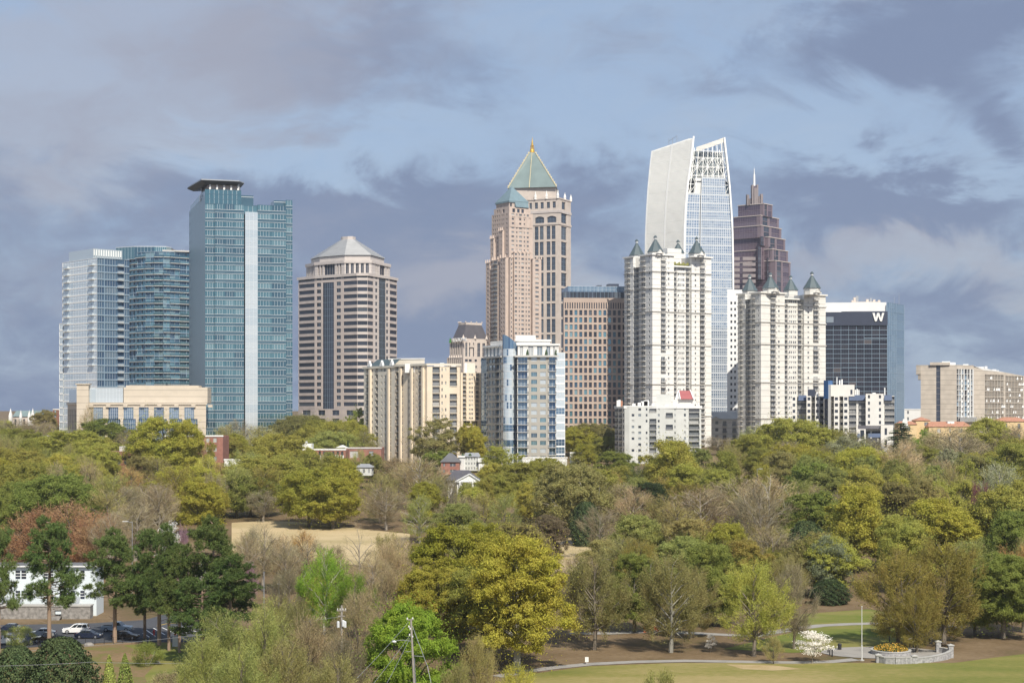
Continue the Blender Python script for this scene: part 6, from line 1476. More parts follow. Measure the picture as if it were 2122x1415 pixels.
def siding_house():
    D = 316; B = Building('house', 'long white siding house with paired windows above the stone wall', D, 90, 'house'); z = lambda y: Z(y, D)
    A, R = V2(X(-60, D), D), V2(X(200, D), D); zb, zt = z(1254), z(1171)
    cols = [('w', 44), ('g', 8, 1), ('w', 4), ('g', 8, 1), ('w', 18), ('g', 9, 1), ('w', 2), ('g', 9, 1), ('w', 32), ('g', 8), ('w', 2), ('g', 8), ('w', 12), ('g', 8), ('w', 2), ('g', 8), ('w', 2), ('g', 8), ('w', 10), ('g', 8), ('w', 22)]
    B.facade(A, R, zb, zt, cols, 2, .32, .26, .15, 'siding', 'g_dark', 'whitepaint', nb=1, nh=3, t=.06)
    W = B.mb('wall', 'siding'); W.quad((*R, zb-4), (R.x, D+5.5, zb-4), (R.x, D+5.5, zt), (*R, zt)); W.quad((*A, zb-4), (*R, zb-4), (*R, zb), (*A, zb))
    B.part('roof', 'asphaltroof', lambda mb: (mb.quad((A.x, D-.6, zt-.1), (R.x+.5, D-.6, zt-.1), (R.x+.5, D+2.5, zt+.35), (A.x, D+2.5, zt+.35)), mb.quad((R.x+.5, D+6, zt), (A.x, D+6, zt), (A.x, D+2.5, zt+.35), (R.x+.5, D+2.5, zt+.35))))
    B.part('gable_wall', 'siding', lambda mb: mb.poly([(R.x, D, zt-.1), (R.x, D+5.5, zt-.1), (R.x, D+2.5, zt+.25)]))
    B.part('gutter', 'whitepaint', lambda mb: mb.box(A.x, D-.75, zt-.25, R.x+.5, D-.6, zt-.02))
    for a, b in ((-60, 52), (116, 170)):
        B.part('porch_roof', 'metal', lambda mb, a=a, b=b: (mb.quad((X(a, D), D-2.4, z(1248)), (X(b, D), D-2.4, z(1248)), (X(b-4, D), D-.02, z(1236)), (X(a, D), D-.02, z(1236))), mb.box(X(a, D), D-2.45, z(1251), X(b, D), D-2.3, z(1248)))); B.part('porch_wall', 'siding', lambda mb, a=a, b=b: mb.box(X(a, D)+.1, D-2.0, zb-4, X(b, D)-.1, D-.05, z(1248.5)))
    for px in (185,): B.part('downpipe', 'whitepaint', lambda mb, px=px: mb.tube((X(px, D), D-2.6, ground(D)), (X(px, D), D-2.6, z(1250)), .06, .06))
    B.finish()
    Dw = 311
    B = Building('retaining_wall', 'rough grey stone wall with a white door behind the parked cars', Dw, 90, 'wall'); zw = Z(1256, Dw)
    B.part('masonry', 'stone', lambda mb: (mb.box(X(-60, Dw), Dw, -.3, X(113, Dw), Dw+2.2, zw), mb.box(X(127, Dw), Dw, -.3, X(187, Dw), Dw+2.2, zw), mb.box(X(113, Dw), Dw, Z(1264, Dw), X(127, Dw), Dw+2.2, zw)))
    B.part('coping', 'stonecap', lambda mb: mb.box(X(-60, Dw), Dw-.15, zw+.003, X(188, Dw), Dw+2.3, zw+.25))
    B.part('door', 'siding', lambda mb: mb.box(X(114, Dw), Dw+.25, .9, X(126, Dw), Dw+.35, Z(1265, Dw)))
    B.part('step', 'stone', lambda mb: [mb.box(X(112, Dw), Dw-1.8+.45*i, 0, X(128, Dw), Dw-.01, .16*(i+1)) for i in range(4)])
    B.finish()
# ---------------------------------------------------------------- plants
def leaf_mat(name, trans=0.35, hue=0.010, val=0.28, rough=0.6):
    m = bpy.data.materials.new(name); m.use_nodes = True
    nt = m.node_tree; N, L = nt.nodes, nt.links; N.clear()
    oi = N.new('ShaderNodeObjectInfo'); ge = N.new('ShaderNodeNewGeometry'); tc = N.new('ShaderNodeTexCoord')
    ns = N.new('ShaderNodeTexNoise'); ns.inputs['Scale'].default_value = 0.45; ns.inputs['Detail'].default_value = 2
    L.new(tc.outputs['Object'], ns.inputs['Vector'])
    h = N.new('ShaderNodeHueSaturation'); L.new(oi.outputs['Color'], h.inputs['Color'])
    def mr(src, a, b, lo=0.0, hi=1.0):
        n = N.new('ShaderNodeMapRange'); n.inputs[1].default_value = lo; n.inputs[2].default_value = hi; n.inputs[3].default_value = a; n.inputs[4].default_value = b
        L.new(src, n.inputs[0]); return n.outputs[0]
    L.new(mr(ns.outputs[0], .5-hue, .5+hue, .3, .7), h.inputs['Hue'])
    mv = N.new('ShaderNodeMath'); mv.operation = 'MULTIPLY'
    L.new(mr(ge.outputs['Random Per Island'], 1-val, 1+val), mv.inputs[0]); L.new(mr(oi.outputs['Random'], .85, 1.15), mv.inputs[1])
    L.new(mv.outputs[0], h.inputs['Value'])
    d = N.new('ShaderNodeBsdfDiffuse'); t = N.new('ShaderNodeBsdfTranslucent'); mx = N.new('ShaderNodeMixShader'); mx.inputs[0].default_value = trans
    L.new(h.outputs[0], d.inputs[0]); L.new(h.outputs[0], t.inputs[0]); L.new(d.outputs[0], mx.inputs[1]); L.new(t.outputs[0], mx.inputs[2])
    o = N.new('ShaderNodeOutputMaterial'); L.new(mx.outputs[0], o.inputs[0])
    return m
M['leaf'] = leaf_mat('leaf', .5); M['twig'] = leaf_mat('twig', 0.0, .02, .35); M['needle'] = leaf_mat('needle', 0.15, .02, .45)
M['petal'] = leaf_mat('petal', 0.4, .01, .12)
M['holly_leaf'] = mat('evergreen_leaf', (0.03, 0.06, 0.02), 0.6, var=.3, scale=3); M['roof_leaf'] = mat('yellow_green_leaf', (0.2, 0.2, 0.06), 0.8, var=.3, scale=1)
M['bark'] = leaf_mat('bark', 0.0, .02, .15)

def quads_mesh(name, V, mi, mats):
    """V: n x 4 x 3 quads"""
    n = len(V); me = bpy.data.meshes.new(name)
    me.vertices.add(n*4); me.vertices.foreach_set('co', np.asarray(V, np.float32).reshape(-1))
    me.loops.add(n*4); me.loops.foreach_set('vertex_index', np.arange(n*4, dtype=np.int32))
    me.polygons.add(n); me.polygons.foreach_set('loop_start', np.arange(0, n*4, 4, dtype=np.int32))
    for m in mats: me.materials.append(m)
    me.polygons.foreach_set('material_index', np.asarray(mi, np.int32))
    me.update(); me.validate()
    return me
def unit(a): return a/np.maximum(np.linalg.norm(a, axis=-1, keepdims=True), 1e-9)
def leaves(rs, c, nrm, size, asp=0.6):
    n = len(c); r = unit(rs.normal(size=(n, 3))); u = unit(np.cross(nrm, r)); w = np.cross(nrm, u)
    s = (size*rs.uniform(.65, 1.35, n))[:, None]; u = u*s*.5; w = w*s*.5*asp
    b = nrm*s*.12
    return np.stack([c-u-b, c+w*1.0+b, c+u-b, c-w*1.0+b], 1)
def slivers(rs, a, d, ln, w):
    n = len(a); r = unit(rs.normal(size=(n, 3))); s = unit(np.cross(d, r))*w*.5
    b = a + d*np.asarray(ln).reshape(-1, 1)
    return np.stack([a-s, a+s, b+s*.35, b-s*.35], 1)
def env(kind, t):
    t = np.clip(t, 0, 1)
    if kind == 'oak': return np.sin(np.pi*(.16+.78*t))**.55
    if kind == 'globe': return np.sin(np.pi*(.10+.84*t))**.62
    if kind == 'vase': return np.clip(.30+1.1*t, 0, 1)*np.sin(np.pi*(.30+.66*t))**.6*1.1
    if kind == 'egg': return np.sin(np.pi*(.10+.86*t**.8))**.75
    if kind == 'cone': return (1-t)**.75*.98+.02
    if kind == 'tall': return np.sin(np.pi*(.14+.80*t))**.7
    return np.ones_like(t)
def clumps(rs, n, kind, R, z0, z1, minD, shell=.38):
    out = []; ph = rs.uniform(0, 6.28, 4); tries = 0
    while len(out) < n and tries < n*60:
        tries += 1
        t = rs.uniform(0, 1); th = rs.uniform(0, 6.283)
        lob = 1+.13*math.sin(2*th+ph[0])+.10*math.sin(3*th+ph[1]+3*t)+.07*math.sin(5*th+ph[2]+7*t)
        r = R*float(env(kind, np.array(t)))*lob*rs.uniform(0, 1)**shell
        p = np.array([r*math.cos(th), r*math.sin(th), z0+(z1-z0)*t])
        if all(np.linalg.norm((p-q)*[1, 1, 1.25]) > minD for q in out): out.append(p)
    return np.array(out)
def limbs(mb, rs, C, H, zfork, r0, lean=0.0, every=1, m=0, k=5):
    """trunk and limbs that reach for the clump centres"""
    trunk = [Vector((0, 0, -1.0)), Vector((0, 0, 0)), Vector((rs.uniform(-.2, .2)+lean*.3, rs.uniform(-.2, .2), zfork))]
    top = Vector((rs.uniform(-.5, .5)+lean, rs.uniform(-.5, .5), H*.80))
    mid = trunk[-1].lerp(top, .5)+Vector((rs.uniform(-.6, .6), rs.uniform(-.6, .6), 0))
    trunk += [mid, top]
    rad = [r0*1.35, r0*1.1, r0*.85, r0*.45, r0*.08]
    for i in range(4): mb.tube(trunk[i], trunk[i+1], rad[i], rad[i+1], m, 7)
    axis = lambda t: trunk[2].lerp(mid, t*2) if t < .5 else mid.lerp(top, t*2-1)
    nodes = []
    order = sorted(range(len(C)), key=lambda i: -np.linalg.norm(C[i][:2]))
    for q, i in enumerate(order[::every]):
        c = Vector(C[i]); r = c.xy.length
        t = max(0.0, min(1.0, (c.z-r*.65-zfork)/max(H*.8-zfork, .1)))
        a = axis(t*.9); best = None
        for (p, rr) in nodes:
            dd = (p-c).length
            if dd < (a-c).length*.55 and p.z < c.z+.5 and (best is None or dd < best[0]): best = (dd, p, rr)
        if best: a, ra = best[1], best[2]*.7
        else: ra = r0*(.42-.22*t)
        k1 = a.lerp(c, .5)+Vector((rs.uniform(-.4, .4), rs.uniform(-.4, .4), .10*(c-a).length+rs.uniform(-.2, .3)))
        ra = max(ra, .05)
        mb.tube(a, k1, ra, ra*.65, m, k); mb.tube(k1, c, ra*.65, ra*.22, m, max(3, k-1))
        nodes.append((k1, ra*.65)); nodes.append((a.lerp(k1, .5), ra*.8))
    return nodes
PROTO = {}
def proto(kind, seed, lod):
    """returns (trunk mesh, crown mesh, height, radius); lod 0 far, 1 near (finer leaves)"""
    key = (kind, seed, lod)
    if key in PROTO: return PROTO[key]
    rs = np.random.default_rng(seed*101+lod*7+sum(map(ord, kind))); wide = kind.endswith('_wide'); kind = kind.replace('_wide', '')
    mb = MB(); H, R = 18.0, (12.5 if wide else 8.0); Q = []; MI = []
    f = (1.0, .62)[lod]; nf = (1.0, 2.3)[lod]
    def add(q, m=0): Q.append(q); MI.append(np.full(len(q), m))
    if kind in ('oak', 'globe', 'tall', 'dome'):
        e = {'oak': 'oak', 'globe': 'globe', 'tall': 'tall', 'dome': 'globe'}[kind]
        z0 = {'oak': 3.2, 'globe': 2.4, 'tall': 3.5, 'dome': 1.5}[kind]
        n = int({'oak': 36, 'globe': 40, 'tall': 27, 'dome': 40}[kind]*(2.1 if wide else 1))
        C = clumps(rs, n, e, R-1.9, z0+.3, H-1.6, {'oak': 2.2, 'globe': 2.15, 'tall': 2.3, 'dome': 2.1}[kind], .30)
        limbs(mb, rs, C, H, H*.24 if kind != 'dome' else H*.14, .48, every=1)
        ns = {'oak': 17, 'globe': 18, 'tall': 10, 'dome': 16}[kind]; per = int(72*nf)
        for c in C:                                          # billows: each a cluster of small leaf sprays over its upper side
            rl = rs.uniform(1.9, 2.8)
            d = rs.normal(size=(ns, 3)); d[:, 2] = np.abs(d[:, 2])*1.1-.35; d = unit(d)
            sc = c+d*rl*rs.uniform(.55, 1.0, (ns, 1))*[1, 1, .80]
            b = np.repeat(sc, per, 0); q = unit(rs.normal(size=(ns*per, 3)))
            p = b+q*rs.uniform(.05, 1, (ns*per, 1))**.6*rs.uniform(.65, (1.3, 1.1)[lod])*[1, 1, .75]
            nr = unit(np.repeat(d, per, 0)*.5+q*.4+rs.normal(size=(ns*per, 3))*.5+[0, 0, .35])
            add(leaves(rs, p, nr, (.36, .25)[lod]))
            k = int((120, 70)[lod]*nf); p = c+rs.normal(size=(k, 3))*rl*.8; add(leaves(rs, p, unit(rs.normal(size=(k, 3))+[0, 0, .4]), (.34, .24)[lod]))
            k = int(26*nf); b = c+rs.normal(size=(k, 3))*rl*.4; add(slivers(rs, b, unit(rs.normal(size=(k, 3))+[0, 0, .5]), rs.uniform(.5, 1.2, k), .05), 1)
    elif kind in ('haze', 'feather', 'bare', 'snag'):
        e = {'haze': 'egg', 'feather': 'globe', 'bare': 'vase', 'snag': 'vase'}[kind]
        z0 = {'haze': 2.8, 'feather': 2.4, 'bare': 4.0, 'snag': 4.0}[kind]
        C = clumps(rs, 90 if kind != 'snag' else 40, e, R-.8, z0, H-.6, 1.3, .42)
        nodes = limbs(mb, rs, C, H, H*.2, .42, every=1, k=4)
        nt = int({'haze': 3000, 'feather': 3200, 'bare': 5200, 'snag': 700}[kind]*(1, 1.7)[lod])
        wgt = rs.uniform(.2, 1, len(C))**1.5; i = rs.choice(len(C), nt, p=wgt/wgt.sum()); base = C[i]*rs.uniform(.80, 1.0, nt)[:, None]+rs.normal(size=(nt, 3))*.45
        out = base*[1, 1, .0]; out = unit(out+1e-6)
        up = {'haze': 1.15, 'feather': .8, 'bare': .8, 'snag': .5}[kind]
        d = unit(out*.75+[0, 0, up]+rs.normal(size=(nt, 3))*.45)
        add(slivers(rs, base, d, rs.uniform(.7, 1.7, nt), (.055, .04)[lod]), 1)
        nl = int({'haze': 6200, 'feather': 9500, 'bare': 300, 'snag': 0}[kind]*(1, 3.4)[lod])
        if nl:
            j = rs.integers(0, nt, nl); p = base[j]+d[j]*rs.uniform(.1, 1.6, nl)[:, None]+rs.normal(size=(nl, 3))*.12
            nr = unit(rs.normal(size=(nl, 3))+out[j]*.4+[0, 0, .4]); add(leaves(rs, p, nr, {'haze': .24, 'feather': .30, 'bare': .2}[kind]*(1, .72)[lod]))
    elif kind == 'pine':
        H, R = 22.0, 6.0
        C = []
        for t in np.linspace(.40, 1.0, 15):
            k = 1 if t > .97 else int(5-2.2*t)
            for q in range(k+1):
                th = rs.uniform(0, 6.283); r = R*(1-((t-.35)/.72)**2*.72)*rs.uniform(.35, 1.0)
                C.append([r*math.cos(th), r*math.sin(th), H*t*.97+rs.uniform(-.5, .5)])
        C = np.array(C)
        mb.tube((0, 0, -1), (0, 0, H*.45), .42, .32, 0, 8); mb.tube((0, 0, H*.45), (.3, 0, H*.96), .32, .06, 0, 6)
        for c in C:
            a = Vector((0, 0, c[2]-.10*np.hypot(c[0], c[1])-.3)); mb.tube(a, a.lerp(Vector(c), .55)+Vector((0, 0, -.1)), .10, .07, 0, 4); mb.tube(a.lerp(Vector(c), .55)+Vector((0, 0, -.1)), c, .07, .03, 0, 4)
        for t in np.linspace(.2, .4, 5):
            th = rs.uniform(0, 6.28); mb.tube((0, 0, H*t), (2.4*math.cos(th), 2.4*math.sin(th), H*t+.6), .06, .02, 0, 4)
        for c in C:
            per = int(34); rc = rs.uniform(1.25, 2.0)
            dd = unit(rs.normal(size=(per, 3))); tc_ = c+dd*rc*rs.uniform(.3, 1, (per, 1))*[1, 1, .68]
            nn = 22
            b = np.repeat(tc_, nn, 0); d = unit(rs.normal(size=(per*nn, 3))+[0, 0, .55])
            add(slivers(rs, b, d, rs.uniform(.35, .62, per*nn), .075))
    elif kind in ('deodar', 'cedar', 'holly'):
        H, R = {'deodar': (18., 6.), 'cedar': (7., 1.6), 'holly': (9., 4.)}[kind]
        mb.tube((0, 0, -1), (0, 0, H*.93), .28 if kind != 'cedar' else .12, .03, 0, 6)
        if kind == 'deodar':
            for t in np.linspace(.08, .97, 22):
                k = int(8-4*t); r0 = R*(1-t)**.8+.25
                for q in range(k):
                    th = rs.uniform(0, 6.283); r = r0*rs.uniform(.6, 1.05); n = int(60+150*(1-t))
                    s = rs.uniform(.08, 1, n)**.8; p = np.stack([r*s*math.cos(th), r*s*math.sin(th), H*t-.16*r*s**1.6], 1)+rs.normal(size=(n, 3))*[.45, .45, .10]
                    mb.tube((0, 0, H*t), (r*math.cos(th), r*math.sin(th), H*t-.16*r), .07, .02, 0, 3)
                    d = unit(np.array([math.cos(th), math.sin(th), -.1])+rs.normal(size=(n, 3))*.55); add(slivers(rs, p, d, .55, .14))
        else:
            n = int((5200 if kind == 'cedar' else 15000)); t = rs.uniform(0, 1, n)**(1.25 if kind == 'cedar' else 1.0); th = rs.uniform(0, 6.283, n)
            lob = 1+.10*np.sin(3*th+5*t)+.10*np.sin(7*th-9*t)+(.10 if kind == 'holly' else .05)*np.sin(13*th+31*t)
            prof = (1-t)**.8+.03 if kind == 'cedar' else np.sin(np.pi*(.22+.74*t))**.6
            r = R*prof*lob*(1-.35*rs.uniform(0, 1, n)**2.2); p = np.stack([r*np.cos(th), r*np.sin(th), .05+H*t], 1)
            o = np.stack([np.cos(th), np.sin(th), np.full(n, .5)], 1); nr = unit(o*.8+rs.normal(size=(n, 3))*.5)
            add(leaves(rs, p, nr, .20 if kind == 'cedar' else .30, .55))
    elif kind == 'dogwood':
        H, R = 6.0, 3.6
        C = clumps(rs, 30, 'globe', R-.5, 1.9, H-.2, .75, .4); limbs(mb, rs, C, H, 1.3, .11, every=1, k=4)
        for c in C:
            n = 95; p = c+rs.normal(size=(n, 3))*[.50, .50, .20]; nr = unit(rs.normal(size=(n, 3))*.35+[0, -.15, 1]); add(leaves(rs, p, nr, .23, .9))
    elif kind == 'shrub':
        H, R = 5.0, 4.0
        for q in range(9):
            th = rs.uniform(0, 6.28); mb.tube((.3*math.cos(th), .3*math.sin(th), -.5), (R*.6*math.cos(th), R*.6*math.sin(th), H*rs.uniform(.5, .85)), .07, .02, 0, 4)
        C = clumps(rs, 60, 'globe', R-.4, .2, H-.4, .7, .4); nt = 1400
        i = rs.integers(0, len(C), nt); b = C[i]+rs.normal(size=(nt, 3))*.3; d = unit(unit(b*[1, 1, 0]+1e-6)*.5+[0, 0, 1]+rs.normal(size=(nt, 3))*.4); add(slivers(rs, b, d, rs.uniform(.4, 1.0, nt), .03), 1)
        for c in C:
            n = 110; d = unit(rs.normal(size=(n, 3))+[0, 0, .4]); p = c+d*rs.uniform(.2, .95, (n, 1)); add(leaves(rs, p, unit(d+rs.normal(size=(n, 3))*.5), .17))
    tm = mb.mesh('trunk', M['bark'])
    lm = {'pine': 'needle', 'deodar': 'needle', 'cedar': 'needle', 'holly': 'needle', 'dogwood': 'petal'}.get(kind, 'leaf')
    q = np.concatenate(Q); cm = quads_mesh('crown', q, np.concatenate(MI), [M[lm], M['twig']])
    zz_ = q[:, :, 2].reshape(-1); rr_ = np.abs(q[:, :, :2]).reshape(-1)
    PROTO[key] = (tm, cm, float(np.percentile(zz_, 99.6)), float(np.percentile(rr_, 98.5)))
    return PROTO[key]
COL = {'gold': (.47, .445, .085), 'olive': (.42, .405, .10), 'yellowgreen': (.50, .48, .11), 'green': (.29, .335, .085), 'bright': (.29, .42, .06), 'dark': (.085, .115, .05),
       'pine': (.12, .165, .05), 'tan': (.45, .36, .20), 'brown': (.30, .25, .15), 'orange': (.52, .345, .14), 'rust': (.45, .275, .15), 'maroon': (.22, .09, .105),
       'silver': (.41, .43, .26), 'white': (.82, .82, .75), 'pink': (.40, .25, .29), 'hazegreen': (.38, .39, .125), 'hazeolive': (.37, .335, .13), 'bronze': (.37, .305, .085)}
CWORD = {'gold': 'golden olive', 'olive': 'olive', 'yellowgreen': 'yellow-green', 'green': 'green', 'bright': 'bright green', 'dark': 'dark green', 'pine': 'dark green', 'tan': 'tan', 'brown': 'brown',
         'orange': 'orange', 'rust': 'rust-brown', 'maroon': 'maroon', 'silver': 'silvery green', 'white': 'white', 'pink': 'pink', 'hazegreen': 'pale green', 'hazeolive': 'brownish olive', 'bronze': 'bronze'}
KWORD = {'oak': 'spreading tree', 'globe': 'round tree', 'tall': 'tall open tree', 'dome': 'domed tree', 'haze': 'budding tree', 'feather': 'feathery tree', 'bare': 'leafless tree', 'snag': 'gnarled bare tree', 'pine': 'pine',
         'deodar': 'layered conifer', 'cedar': 'cone-shaped conifer', 'holly': 'dense evergreen', 'dogwood': 'flowering dogwood', 'shrub': 'bush'}
NAME = {'pine': 'pine_tree', 'deodar': 'conifer_tree', 'cedar': 'conifer_tree', 'holly': 'evergreen_tree', 'dogwood': 'dogwood_tree', 'shrub': 'bush', 'bare': 'leafless_tree', 'snag': 'leafless_tree', 'oak': 'oak_tree'}
FARL = [(-999, 'the stone church'), (122, 'the pale glass tower'), (270, 'the limestone block'), (392, 'the teal tower'), (612, 'the granite tower'), (750, 'the cream condominium'), (996, 'the round-bay condominium'), (1170, 'the terracotta block'),
        (1274, 'the grey apartment block'), (1456, 'the ivory mansard wing'), (1528, 'the second turreted tower'), (1640, 'the white blue-fin condominium'), (1852, 'the hotel side'), (1900, 'the concrete building')]
NEARL = [(-999, 'the siding house'), (205, 'the car park'), (440, 'the transformer pole'), (760, 'the leaning utility pole'), (950, 'the white notice board'), (1250, 'the curved footpath'), (1610, 'the flagpole'), (1800, 'the stone planter')]
TREES = []
def tree(kind, px, ytop, hw, D, color, label=None, seed=None, bark=None, rot=None, base=None, group=None, hmin=3.0):
    """px: photo column of the trunk, ytop: photo row of the crown's top, hw: half width of the crown in photo pixels, D: distance"""
    lod = 1 if D < 345 else 0
    seed = rnd.randrange(3) if seed is None else seed
    g = ground(D) if base is None else base
    h = max(Z(ytop, D)-g, hmin); r = hw/F*D
    tm, cm, h0, r0 = proto(kind + ('_wide' if kind in ('oak', 'globe', 'dome') and r/h > .58 else ''), seed, lod)
    root = empty(NAME.get(kind, 'tree'), (X(px, D), D, g))
    t = bpy.data.objects.new('trunk', tm); c = bpy.data.objects.new('crown', cm)
    root['category'] = 'bush' if kind == 'shrub' else 'tree'
    for o in (t, c):
        o.parent = root; o.scale = (r/r0, r/r0, h/h0); col.objects.link(o)
    a = rnd.uniform(0, 6.283) if rot is None else rot
    root.rotation_euler = (0, 0, a)
    k = COL[color] if isinstance(color, str) else color
    j = rnd.uniform(.9, 1.1)
    c.color = (k[0]*j*rnd.uniform(.94, 1.06), k[1]*j, k[2]*j, 1)
    b = bark or ((.30, .265, .215) if kind in ('bare', 'snag') else (.19, .165, .13)); t.color = (*b, 1)
    TREES.append([root, kind, px, ytop, hw, D, color if isinstance(color, str) else 'olive', label, h])
    return root
def label_trees():
    words = ['first', 'second', 'third', 'fourth', 'fifth', 'sixth', 'seventh', 'eighth', 'ninth', 'tenth', 'eleventh', 'twelfth', 'thirteenth', 'fourteenth', 'fifteenth']
    pend = {}
    for T in TREES:
        root, kind, px, ytop, hw, D, colr, label, h = T
        root['group'] = 'trees of the park' if D < 640 else 'trees along the far edge of the park'
        if label: root['label'] = label; continue
        if D < 330: lm = [n for x, n in NEARL if px >= x][-1]; where = 'near ' + lm
        else:
            lm = [n for x, n in FARL if px >= x][-1]
            where = ('far tree line below ' if D > 600 else 'middle tree belt below ' if D > 420 else 'lower tree belt below ') + lm
        s = 'tall ' if h > 19.5 and kind != 'tall' and D < 600 else 'small ' if h < 9 else ''
        pend.setdefault(s + CWORD[colr] + ' ' + KWORD[kind] + ', ' + where, []).append(T)
    for k, v in pend.items():
        v.sort(key=lambda T: T[2])
        for i, T in enumerate(v):
            T[0]['label'] = k if len(v) == 1 else k + ', ' + words[min(i, 14)] + ' from church side'

